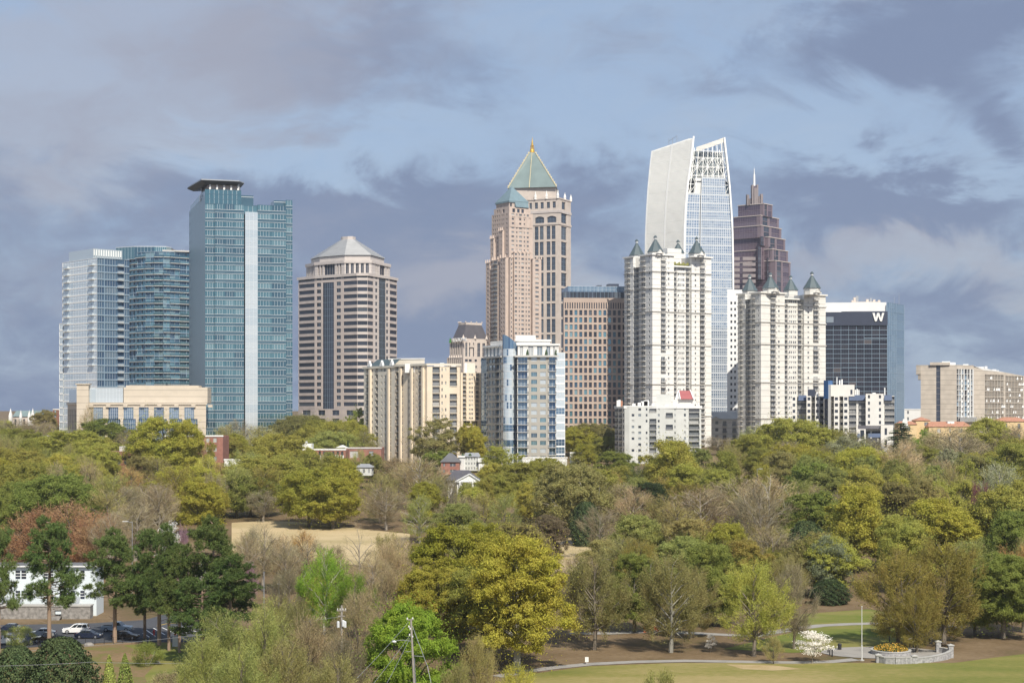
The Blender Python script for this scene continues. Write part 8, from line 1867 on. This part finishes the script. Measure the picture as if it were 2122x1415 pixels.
def car(name, label, px, py, ang, paint, kind, group='vehicles in the car park'):
    root = empty(name, (0, 0, 0), label, 'pickup truck' if kind == 'pickup' else 'car', group)
    L = {'sedan': 4.7, 'suv': 4.75, 'pickup': 5.5}[kind]; W = 1.82 if kind != 'pickup' else 1.9; h = L/2
    if kind == 'sedan':
        low = [(-h, .42), (-h+.05, .78), (-h+.35, .93), (-.9, .96), (1.0, .92), (h-.55, .82), (h-.08, .68), (h, .45), (h-.1, .25), (-h+.1, .25)]
        cab = [(-1.75, .94), (-1.05, 1.40), (-.3, 1.46), (.35, 1.42), (1.15, .92)]
    elif kind == 'suv':
        low = [(-h, .50), (-h+.03, .98), (-h+.15, 1.08), (.7, 1.06), (1.25, 1.02), (h-.35, .92), (h-.05, .78), (h, .5), (h-.1, .3), (-h+.1, .3)]
        cab = [(-h+.12, 1.07), (-h+.42, 1.66), (-1.0, 1.76), (.1, 1.72), (.5, 1.60), (1.25, 1.02)]
    else:
        low = [(-h, .6), (-h, 1.08), (-.75, 1.08), (-.74, 1.10), (1.1, 1.10), (1.3, 1.08), (h-.3, 1.0), (h-.03, .85), (h, .55), (h-.1, .38), (-h+.1, .38)]
        cab = [(-.72, 1.09), (-.60, 1.70), (-.2, 1.80), (.55, 1.78), (1.25, 1.09)]
    b = MB()
    def loft(prof, ys, sc, z_in, m=0):
        k = len(prof); n = len(b.v); cx = sum(p[0] for p in prof)/k
        for y, s in zip(ys, sc):
            b.v += [(cx+(p[0]-cx)*s, y, p[1]) for p in prof]
        for i in range(len(ys)-1):
            for j in range(k):
                a, c = n+i*k+j, n+i*k+(j+1) % k
                b.f.append((a, a+k, c+k, c)); b.m.append(m)
        b.f.append(tuple(n+j for j in range(k))); b.m.append(m); b.f.append(tuple(n+(len(ys)-1)*k+j for j in reversed(range(k)))); b.m.append(m)
    loft(low, [-W/2, -W/2+.10, W/2-.10, W/2], [.955, 1, 1, .955], 0)
    if kind == 'pickup': b.box(-h+.12, -W/2+.15, 1.081, -.8, W/2-.15, 1.09, 1)
    # cabin: tapering sides, body-coloured roof and pillars
    k = len(cab); n = len(b.v); ti = lambda z: W/2-.06-(z-cab[0][1])*.28
    for s in (-1, 1): b.v += [(p[0], s*ti(p[1]), p[1]) for p in cab]
    for j in range(k-1):
        b.f.append((n+j, n+j+1, n+k+j+1, n+k+j)); b.m.append(0)
    b.f.append(tuple(n+j for j in reversed(range(k)))); b.m.append(0); b.f.append(tuple(n+k+j for j in range(k))); b.m.append(0)
    b.build('body', [M[paint], M['tyre']], root)
    # side windows, windscreen, rear window, all 12 mm proud
    z0, z1 = cab[0][1]+.06, cab[2][1]-.12
    def xat(z, side):
        pts = cab if side < 0 else cab[::-1]
        for (xa, za), (xb, zb) in zip(pts[:-1], pts[1:]):
            if za <= z <= zb: return xa+(xb-xa)*(z-za)/max(zb-za, 1e-6)
        return pts[0][0]
    xl0, xl1, xr0, xr1 = xat(z0, -1)+.16, xat(z1, -1)+.10, xat(z0, 1)-.16, xat(z1, 1)-.12
    cuts = [0, .5, 1] if kind == 'sedan' else [0, .34, .67, 1] if kind == 'suv' else [0, .42, 1]
    for s in (-1, 1):
        for u0, u1 in zip(cuts[:-1], cuts[1:]):
            w = MB(); g = .025; f = lambda u, t: (xl0+(xr0-xl0)*u)*(1-t)+(xl1+(xr1-xl1)*u)*t
            y = lambda z: s*(ti(z)+.012)
            w.quad((f(u0+g, 0), y(z0), z0), (f(u1-g, 0), y(z0), z0), (f(u1-g, 1), y(z1), z1), (f(u0+g, 1), y(z1), z1)); w.build('side_window', M['carglass'], root)
    for side, nm in ((1, 'windscreen'), (-1, 'rear_window')):
        a, c = (cab[-1], cab[-2]) if side > 0 else (cab[0], cab[1]); w = MB()
        e = lambda t: (a[0]+(c[0]-a[0])*t+side*.012, a[1]+(c[1]-a[1])*t+.012)
        (x0, za), (x1, zb) = e(.1), e(.92); w.quad((x0, -ti(za)+.08, za), (x0, ti(za)-.08, za), (x1, ti(zb)-.06, zb), (x1, -ti(zb)+.06, zb)); w.build(nm, M['carglass'], root)
    for s in (-1, 1):
        w = MB(); w.box(h-.16, s*.62-.18, .66 if kind == 'sedan' else .76, h-.015, s*.62+.18, .80 if kind == 'sedan' else .92); w.build('headlight', M['lamp'], root)
        w = MB(); w.box(-h-.012, s*.68-.14, .70, -h+.1, s*.68+.14, .88 if kind == 'sedan' else 1.0); w.build('tail_light', M['redlamp'], root)
        w = MB(); w.box(.75, s*(W/2-.02)-.1, cab[0][1]+.02, .92, s*(W/2-.02)+.12*s, cab[0][1]+.16); w.build('mirror', M[paint], root)
    r = .33 if kind == 'sedan' else .38
    for x in (-h+.92, h-.90):
        for s in (-1, 1):
            wr = empty('wheel', (x, s*(W/2-.10), r)); wr.parent = root
            for nm, prof, mm in (('tyre', [(r*.62, -.1), (r*.97, -.1), (r, -.05), (r, .07), (r*.97, .11), (r*.62, .11)], 'tyre'), ('rim', [(.01, .10), (r*.25, .115), (r*.6, .095), (r*.62, .06)], 'rim')):
                q = MB(); q.lathe((0, 0, 0), prof, 16); o = bpy.data.objects.new(nm, q.mesh(nm, M[mm])); o.parent = wr; o.rotation_euler = (math.radians(-90 if s > 0 else 90), 0, 0); col.objects.link(o)
    p = at(px, py); root.location = (p.x, p.y, p.z+.035); root.rotation_euler = (0, 0, ang)
    return root
def vehicles():
    car('pickup_truck', 'white pickup truck parked at the car park edge beside the grass bank', 16, 1335, math.radians(4), 'car_white', 'pickup')
    car('parked_car', 'silver sedan parked facing the stone wall side steps', 88, 1318, math.radians(186), 'car_silver', 'sedan')
    car('pickup_truck', 'black pickup truck parked behind the thin yellow-green bush', 101, 1331, math.radians(184), 'car_black', 'pickup')
    car('parked_car', 'white sport utility car in front of the stone wall steps', 158, 1312, math.radians(187), 'car_white', 'suv')
    car('parked_car', 'navy sedan parked between the two tall pine trunks', 184, 1322, math.radians(-4), 'car_navy', 'sedan')
    car('parked_car', 'black sedan half hidden by the second pine trunk', 260, 1324, math.radians(-3), 'car_black', 'sedan')
    car('pickup_truck', 'pale blue pickup truck at the back of the car park', 243, 1308, math.radians(-3), 'car_blue', 'pickup')
    car('parked_car', 'dark sedan parked close to the stone wall behind the white pickup', 20, 1308, math.radians(180), 'car_navy', 'sedan')
def park_things():
    def T(name, label, cat, p, group=None): return empty(name, (p.x, p.y, p.z), label, cat, group)
    def P(root, name, m, fn, smooth=False):
        mb = MB(); fn(mb); return mb.build(name, M[m], root, smooth=smooth)
    # flagpole
    p = at(1786, 1368); r = T('flagpole', 'bare white flagpole at the rim of the round paving', 'flagpole', p)
    P(r, 'shaft', 'polewhite', lambda mb: (mb.lathe(p, [(.11, 0), (.10, 2.4), (.07, 2.45), (.05, 8.5)], 10))); P(r, 'finial', 'polewhite', lambda mb: mb.lathe((p.x, p.y, p.z+8.5), [(.02, 0), (.10, .08), (.10, .16), (.01, .24)], 10)); P(r, 'base', 'stonecap', lambda mb: mb.lathe(p, [(.4, 0), (.4, .12), (.12, .14)], 12))
    # notice board
    p = at(1216, 1376); r = T('notice_sign', 'white two-panel notice board on a post beside the footpath', 'sign', p)
    P(r, 'post', 'polewhite', lambda mb: mb.box(p.x-.04, p.y-.03, p.z, p.x+.04, p.y+.03, p.z+1.2))
    for s in (-1, 1): P(r, 'panel', 'sign_white', lambda mb: mb.box(p.x+s*.15-.125, p.y-.09, p.z+.40, p.x+s*.15+.125, p.y-.045, p.z+1.18))
    # bollards, bins
    for i, (px, py) in enumerate(((1716, 1352), (1719.5, 1357), (1724.5, 1360))):
        p = at(px, py); r = T('bollard', 'dark bollard at the paving entrance beside the white dogwood', 'bollard', p, 'bollards by the dogwood'); P(r, 'post', 'black', lambda mb: mb.lathe(p, [(.11, 0), (.11, 1.0), (.13, 1.02), (.12, 1.12), (.02, 1.16)], 10))
    for px, py, lb in ((1740, 1346, 'black litter bin on the lawn edge behind the bollards'), (1929, 1333, 'black litter bin in the shade behind the stone gate pier')):
        p = at(px, py); r = T('litter_bin', lb, 'bin', p); P(r, 'body', 'black', lambda mb: mb.lathe(p, [(.30, 0), (.33, .85), (.35, .87), (.35, .95)], 12)); P(r, 'lid', 'black', lambda mb: mb.lathe((p.x, p.y, p.z+.953), [(.36, 0), (.28, .12), (.02, .16)], 12))
    # round planter with yellow flowers
    c = at(1846, 1354); r = T('planter', 'round grey stone planter full of yellow flowers', 'planter', c)
    P(r, 'stone_ring', 'blockwall', lambda mb: mb.lathe((c.x, c.y, c.z), [(3.25, 0), (3.25, .62), (2.95, .62), (2.95, .45), (.02, .45)], 36)); P(r, 'coping', 'stonecap', lambda mb: mb.lathe((c.x, c.y, c.z), [(3.32, .623), (3.32, .74), (2.85, .74), (2.85, .623)], 36))
    rs = np.random.default_rng(4); n = 5200; th = rs.uniform(0, 6.283, n); rr = 2.8*np.sqrt(rs.uniform(0, 1, n)); hh = .75+.75*(1-(rr/3.0)**3)*(1+.25*np.sin(3*th+1)+.2*np.sin(5*th))
    pos = np.stack([rr*np.cos(th), rr*np.sin(th), hh*rs.uniform(.55, 1, n)], 1); mi = ((rs.uniform(0, 1, n) < .5) & (pos[:, 2] > hh*.72)).astype(int)
    q = leaves(rs, pos, unit(rs.normal(size=(n, 3))+[0, -.2, .8]), .20, .8)
    o = bpy.data.objects.new('yellow_flower_bed', quads_mesh('flowers', q, mi, [M['flowerleaf'], M['flower']])); o.location = c; o.rotation_euler = (0, 0, 0); col.objects.link(o); tag(o, 'yellow flowers massed above the round stone planter', 'flowers', kind='stuff')
    # curved stone wall with piers
    base = [at(*q) for q in ((1820, 1372), (1835, 1374.5), (1855, 1375.5), (1875, 1375), (1895, 1374), (1912, 1372.8), (1930, 1371), (1948, 1368.5), (1962, 1365.5), (1970, 1362), (1971, 1358.5), (1966, 1355.5), (1956, 1353), (1944, 1351.5))]
    hts = [.95, .98, 1.0, 1.0, 1.0, .80, .85, .95, 1.05, 1.15, 1.05, .85, .85, 1.1]
    r = T('stone_wall', 'low curved grey stone wall with capped piers around the planter paving', 'wall', base[4])
    def wall_(mb, out, lo, hi):
        for i in range(len(base)-1):
            a, b = base[i].xy, base[i+1].xy; d = (b-a).normalized(); n = Vector((-d.y, d.x))*.22*out
            h0, h1 = (hts[i], hts[i+1]) if abs(hts[i]-hts[i+1]) < .16 else (min(hts[i], hts[i+1]),)*2
            q = [a-n, b-n, b+n, a+n]; n0 = len(mb.v)
            mb.v += [(*q[0], lo+(h0 if lo else 0)), (*q[1], lo+(h1 if lo else 0)), (*q[2], lo+(h1 if lo else 0)), (*q[3], lo+(h0 if lo else 0)), (*q[0], hi+h0), (*q[1], hi+h1), (*q[2], hi+h1), (*q[3], hi+h0)]
            for f in ((0, 3, 2, 1), (4, 5, 6, 7), (0, 1, 5, 4), (1, 2, 6, 5), (2, 3, 7, 6), (3, 0, 4, 7)): mb.f.append(tuple(n0+k for k in f)); mb.m.append(0)
    P(r, 'masonry', 'blockwall', lambda mb: wall_(mb, 1, 0, 0)); P(r, 'coping', 'stonecap', lambda mb: wall_(mb, 1.25, .004, .10))
    for i, h in ((0, 1.15), (4, 1.12), (9, 1.95), (13, 1.75)):
        b = base[i]; P(r, 'pier', 'blockwall', lambda mb: mb.box(b.x-.38, b.y-.38, 0, b.x+.38, b.y+.38, h)); P(r, 'pier_cap', 'stonecap', lambda mb: (mb.box(b.x-.5, b.y-.5, h+.003, b.x+.5, b.y+.5, h+.14), mb.cone([(b.x-.4, b.y-.4), (b.x+.4, b.y-.4), (b.x+.4, b.y+.4), (b.x-.4, b.y+.4)], h+.142, (b.x, b.y, h+.32))))
    # lamp posts
    for px, py0, py1, lb in ((1843, 1257, 1330, 'slim dark park lamp post among the trees behind the stone planter'),):
        p = at(px, py1); h = Z(py0, p.y); r = T('lamp_post', lb, 'lamp post', p); P(r, 'pole', 'black', lambda mb: mb.lathe(p, [(.12, 0), (.07, .8), (.05, h-.5)], 8)); P(r, 'lantern', 'polewhite', lambda mb: mb.lathe((p.x, p.y, h-.5), [(.06, 0), (.16, .1), (.18, .4), (.03, .55)], 8))
    for px, py, D, lb, arm in ((274, 1080, 345, 'tall street light with one long arm above the rust-brown tree', -1), (1569, 971, 540, 'street light with a flat pale head above the brown woods', 1)):
        g = ground(D); h = Z(py, D); p = Vector((X(px, D), D, g)); r = T('street_light', lb, 'street light', p)
        P(r, 'pole', 'galv', lambda mb: mb.tube(p, (p.x, p.y, h), .09, .06, k=8)); P(r, 'arm', 'galv', lambda mb: mb.tube((p.x, p.y, h-.2), (p.x+arm*1.3, p.y, h), .06, .05)); P(r, 'lamp_head', 'polewhite', lambda mb: mb.box(p.x+arm*1.3-.75, p.y-.25, h-.05, p.x+arm*1.3+.45, p.y+.2, h+.08))
    D = 320; p = Vector((X(547, D), D, 0)); r = T('metal_pole', 'thin pale metal pole rising beside the last pine', 'pole', p); P(r, 'shaft', 'galv', lambda mb: mb.tube(p, (p.x, p.y, Z(1185, D)), .13, .09, k=8)); P(r, 'cap', 'galv', lambda mb: mb.tube((p.x, p.y, Z(1185, D)), (p.x, p.y, Z(1184, D)), .12, .02, k=8))
    # utility poles
    D = 186; zt = Z(1283, D); p = Vector((X(866, D), D, 0)); top = Vector((X(851, D), D+.5, zt)); r = T('utility_pole', 'leaning wooden utility pole with a street lamp arm before the bright green tree', 'utility pole', p)
    axis = lambda z: p.lerp(top, z/zt)
    P(r, 'pole', 'wood', lambda mb: mb.tube(p, top, .17, .11, k=10)); P(r, 'conduit', 'galv', lambda mb: mb.tube(axis(1)+Vector((.20, -.1, 0)), axis(zt*.72)+Vector((.17, -.1, 0)), .06, .06, k=6))
    P(r, 'pole_bracket', 'wood', lambda mb: (mb.tube(axis(zt-.15)+Vector((-.45, 0, .05)), axis(zt-.15)+Vector((.25, 0, .05)), .06, .06), mb.tube(axis(zt-1.0)+Vector((-.3, 0, .0)), axis(zt-1.0)+Vector((.15, 0, .0)), .05, .05)))
    for z, dx in ((zt-.05, -.42), (zt-.02, .2), (zt-.95, -.28), (zt-1.2, -.15), (zt-1.9, -.25), (zt-2.1, .1)): q = axis(min(z, zt))+Vector((dx, -.05, 0)); P(r, 'insulator', 'polewhite', lambda mb: mb.lathe((q.x, q.y, z-.05), [(.03, 0), (.09, .06), (.09, .14), (.05, .26), (.01, .28)], 8))
    a = axis(zt-2.55)
    P(r, 'lamp_arm', 'galv', lambda mb: mb.path([a, a+Vector((-1.0, -.3, .18)), a+Vector((-1.75, -.5, .16))], .035)); P(r, 'lamp_head', 'transformer', lambda mb: mb.lathe((a.x-2.0, a.y-.55, a.z+.03), [(.02, .16), (.2, .1), (.26, 0), (.2, -.1), (.02, -.14)], 10))
    P(r, 'crossbar', 'galv', lambda mb: (mb.tube(axis(zt-3.7), axis(zt-3.7)+Vector((-.8, 0, -.05)), .03, .03), mb.tube(axis(zt-4.2), axis(zt-4.2)+Vector((1.2, 0, -.1)), .03, .03)))
    D2 = 226; z2 = Z(1254, D2); p2 = Vector((X(708, D2), D2, 0)); r = T('utility_pole', 'utility pole carrying pale grey transformer cans among tan budding trees', 'utility pole', p2)
    P(r, 'pole', 'wood', lambda mb: mb.tube(p2, (p2.x, p2.y, z2), .19, .14, k=8)); P(r, 'crossarm', 'wood', lambda mb: (mb.box(p2.x-.65, p2.y-.22, z2-.75, p2.x+.65, p2.y-.12, z2-.63), mb.box(p2.x-.5, p2.y-.22, z2-1.5, p2.x+.5, p2.y-.12, z2-1.4)))
    for dx, dz in ((-.45, 0), (.25, .15), (.5, 0)): P(r, 'transformer', 'transformer', lambda mb: mb.lathe((p2.x+dx, p2.y-.3, z2-3.0+dz), [(.02, -.02), (.2, 0), (.2, .75), (.14, .85), (.02, .88)], 10))
    for dx in (-.55, -.2, .2, .55): P(r, 'insulator', 'polewhite', lambda mb: mb.lathe((p2.x+dx, p2.y-.17, z2-.63), [(.03, 0), (.08, .06), (.06, .25), (.01, .27)], 8))
    D3 = 300; p3 = Vector((X(578, D3), D3, 0)); z3 = Z(1203, D3); r = T('utility_pole', 'brown utility pole with a short white crossarm below the straw meadow', 'utility pole', p3); P(r, 'pole', 'wood', lambda mb: mb.tube(p3, (p3.x, p3.y, z3), .18, .13, k=8)); P(r, 'crossarm', 'polewhite', lambda mb: mb.box(p3.x-.3, p3.y-.2, z3-.6, p3.x+.5, p3.y-.1, z3-.48))
    def cable(label, pts, r=.022, sag=.6):
        mb = MB(); out = []
        for a, b in zip(pts[:-1], pts[1:]):
            for i in range(12):
                t = i/12; q = a.lerp(b, t); q.z -= sag*4*t*(1-t); out.append(q)
        out.append(pts[-1]); mb.path(out, r, k=4); tag(mb.build('power_cable', M['galv']), label, 'cable', 'power cables')
    cable('upper pale power cable crossing in front of the grass bank', [Vector((X(-60, 215), 215, Z(1345, 215))), Vector((X(150, 220), 220, Z(1341, 220))), Vector((p2.x, p2.y-.17, z2-1.5))], .022, .3)
    cable('lower pale power cable crossing in front of the two cone-shaped conifers', [Vector((X(-60, 200), 200, Z(1380, 200))), Vector((X(190, 206), 206, Z(1371, 206))), Vector((X(420, 212), 212, Z(1373, 212))), Vector((X(640, 205), 205, Z(1395, 205)))], .022, .1)
    for i, (dz, e, lb) in enumerate(((.3, (740, 1404), 'topmost guy cable running down from the leaning utility pole'), (1.9, (770, 1420), 'middle guy cable running down from the leaning utility pole'), (2.2, (800, 1418), 'lowest guy cable running down from the leaning utility pole'))):
        cable(lb, [axis(zt-dz)+Vector((-.25, -.1, 0)), Vector((X(e[0], 176), 176, Z(e[1], 176)))], .022, .12)
    cable('service cable hanging on the open side of the leaning utility pole', [axis(zt-.8)+Vector((.15, -.1, 0)), Vector((X(872, 184), 184, Z(1342, 184))), Vector((X(886, 182), 182, Z(1380, 182))), Vector((X(896, 180), 180, Z(1425, 180)))], .03, .06)
    # dark trailer in the meadow
    D = 485; g = ground(D); c = Vector((X(1171, D), D, g)); r = T('trailer', 'dark enclosed trailer with a pale roof parked on the far meadow', 'trailer', c)
    P(r, 'body', 'navy', lambda mb: mb.box(c.x-1.9, c.y-1.1, g+.45, c.x+1.95, c.y+1.1, g+2.25)); P(r, 'roof', 'whitepaint', lambda mb: mb.prism([(c.x-1.95, c.y-1.2), (c.x+2.0, c.y-1.2), (c.x+2.0, c.y+1.15), (c.x-1.95, c.y+1.15)], g+2.253, g+2.55, pts1=[(c.x-1.7, c.y-1.0), (c.x+1.8, c.y-1.0), (c.x+1.8, c.y+1.0), (c.x-1.7, c.y+1.0)])); P(r, 'door_frame', 'polewhite', lambda mb: [mb.box(c.x+x-.04, c.y-1.16, g+.5, c.x+x+.04, c.y-1.102, g+2.2) for x in (-1.45, .75, 1.3)]); P(r, 'chassis', 'galv', lambda mb: mb.box(c.x-1.95, c.y-1.15, g+.3, c.x+2.0, c.y+1.1, g+.447))
    for dx in (-.9, -.15): P(r, 'fender', 'whitepaint', lambda mb: mb.lathe((c.x+dx, c.y-1.2, g+.45), [(.02, -.2), (.28, -.1), (.28, .12), (.02, .2)], 10))
    for dx in (-.9, .9):
        w = empty('wheel', (c.x+dx, c.y-1.05, g+.32)); w.parent = r; w.location = w.location-r.location; q = MB(); q.lathe((0, 0, 0), [(.02, .1), (.3, .1), (.32, 0), (.3, -.1), (.02, -.1)], 14); o = bpy.data.objects.new('tyre', q.mesh('tyre', M['tyre'])); o.parent = w; o.rotation_euler = (math.radians(90), 0, 0); col.objects.link(o)
    # orange barriers and cones on the path, hydrants, cabinet
    for px, py, lb in ((1336, 1310, 'orange traffic cone standing apart at the end of the orange barrier'), (1364, 1309, 'orange traffic cone by the far end of the orange barrier')):
        p = at(px, py); r = T('traffic_cone', lb, 'cone', p); P(r, 'cone', 'orange', lambda mb: mb.lathe((p.x, p.y, p.z+.09), [(.20, 0), (.05, .85), (.01, .86)], 10)); P(r, 'base', 'orange', lambda mb: mb.box(p.x-.28, p.y-.28, p.z+.065, p.x+.28, p.y+.28, p.z+.095)); P(r, 'reflective_band', 'sign_white', lambda mb: mb.lathe((p.x, p.y, p.z+.4), [(.152, 0), (.115, .2)], 10))
    p = at(1348, 1308); r = T('barrier', 'low orange mesh barrier on the upper footpath', 'barrier', p); P(r, 'panel', 'orange', lambda mb: [mb.box(p.x-1.3, p.y-.03, p.z+.25+.28*i, p.x+1.3, p.y+.03, p.z+.40+.28*i) for i in range(3)]); P(r, 'leg', 'polewhite', lambda mb: [mb.box(p.x+x-.05, p.y-.05, p.z+.06, p.x+x+.05, p.y+.05, p.z+1.1) for x in (-1.33, 1.33)])
    for px, py, lb in ((319, 1316, 'red hydrant beside the striped parking bays'), (363, 1320, 'red hydrant behind the grey utility cabinet')):
        p = at(px, py); r = T('hydrant', lb, 'hydrant', p); P(r, 'barrel', 'red', lambda mb: mb.lathe(p, [(.18, 0), (.14, .1), (.14, .75), (.18, .8), (.14, .95), (.02, 1.05)], 10)); P(r, 'nozzle', 'red', lambda mb: mb.tube((p.x-.25, p.y-.02, p.z+.6), (p.x+.25, p.y-.02, p.z+.6), .07, .07))
    p = at(364, 1339); r = T('utility_cabinet', 'pale grey utility cabinet standing among the pine trunks', 'cabinet', p); P(r, 'body', 'transformer', lambda mb: mb.box(p.x-.5, p.y-.3, p.z, p.x+.5, p.y+.3, p.z+1.75)); P(r, 'door', 'polewhite', lambda mb: mb.box(p.x-.42, p.y-.33, p.z+.15, p.x+.42, p.y-.303, p.z+1.6)); P(r, 'top', 'galv', lambda mb: mb.box(p.x-.56, p.y-.36, p.z+1.753, p.x+.56, p.y+.36, p.z+1.83))
    for px, py, s, lb in ((184, 1337, 1, 'flat pale boulder on the bank by the fence posts'), (323, 1374, .8, 'pale rock beside the bare root heap on the bank')):
        p = at(px, py); r = rnd; mb = MB(); mb.lathe(p, [(.9*s, 0), (.85*s, .25*s), (.5*s, .5*s), (.02, .55*s)], 9); tag(mb.build('boulder', M['stone'], None, origin=p), lb, 'rock')
    # wire fence along the car park edge
    a, b = at(60, 1341), at(330, 1329); r = T('wire_fence', 'thin dark post and wire fence along the car park edge', 'fence', a)
    for i in range(15): q = a.lerp(b, i/14); P(r, 'post', 'black', lambda mb: mb.box(q.x-.04, q.y-.04, 0, q.x+.04, q.y+.04, 1.15))
    for z in (.35, .7, 1.08): P(r, 'wire', 'black', lambda mb: mb.tube((a.x, a.y, z), (b.x, b.y, z), .015, .015, k=4))

# ---------------------------------------------------------------- assembly
build_ground()
pale_glass_tower(); curved_balcony_tower(); teal_tower(); beige_bank_block(); octagonal_office(); cream_condo(); cylinder_condo()
small_mansard_tower(); stepped_rose_tower(); gold_spire_tower(); terracotta_slab()
t1 = turret_tower('white apartment tower with four slate-roofed corner turrets and a planted roof terrace', 860, 1294, 1352, 1474, 527, 546, [(1319.5, 497, 530, 17, 34), (1358, 489, 523, 18, 4), (1405, 499, 525, 14, 42), (1443.5, 492, 526, 18, 14)], 37, [562, 597, 645, 714, 796, 862], 'ivory2', True, 1384)
t1.finish()
t2 = turret_tower('ivory apartment tower with four slate-roofed turrets in front of the letter sign hotel', 850, 1529, 1577, 1711, 606, 617, [(1553.5, 570, 603, 17, 32), (1596.5, 566, 598, 18, 4), (1638.5, 572, 602, 16, 44), (1682.5, 564, 598, 19, 12)], 31, [631, 667, 713, 792, 867], 'ivory', False, 1620)
q2 = rect(*[V2(*p) for p in [(X(1577, 850), 850)]*1 + [(X(1690, 860), 905), (X(1545, 850), 900)]], .2, .75, .1, .6)
t2.mb('flat_roof_house', 'slate').prism(q2, Z(617, 850)-1, Z(609, 850)); t2.finish()
slanted_fin_tower(); stepped_plum_tower(); white_slab(); sign_hotel(); white_blue_condo(); concrete_building(); grey_apartment(); podium_house()
small_buildings(); siding_house()
vehicles(); park_things()
plant_trees(); label_trees()

def air():
    m = bpy.data.materials.new('haze'); m.use_nodes = True; nt = m.node_tree; nt.nodes.clear()
    v = nt.nodes.new('ShaderNodeVolumePrincipled'); v.inputs['Color'].default_value = (.86, .90, .97, 1); v.inputs['Density'].default_value = 0.00007; v.inputs['Anisotropy'].default_value = .2
    o = nt.nodes.new('ShaderNodeOutputMaterial'); nt.links.new(v.outputs[0], o.inputs['Volume'])
    mb = MB(); mb.box(-1400, -150, -2, 1400, 2200, 275); tag(mb.build('haze', m), kind='stuff')
air()
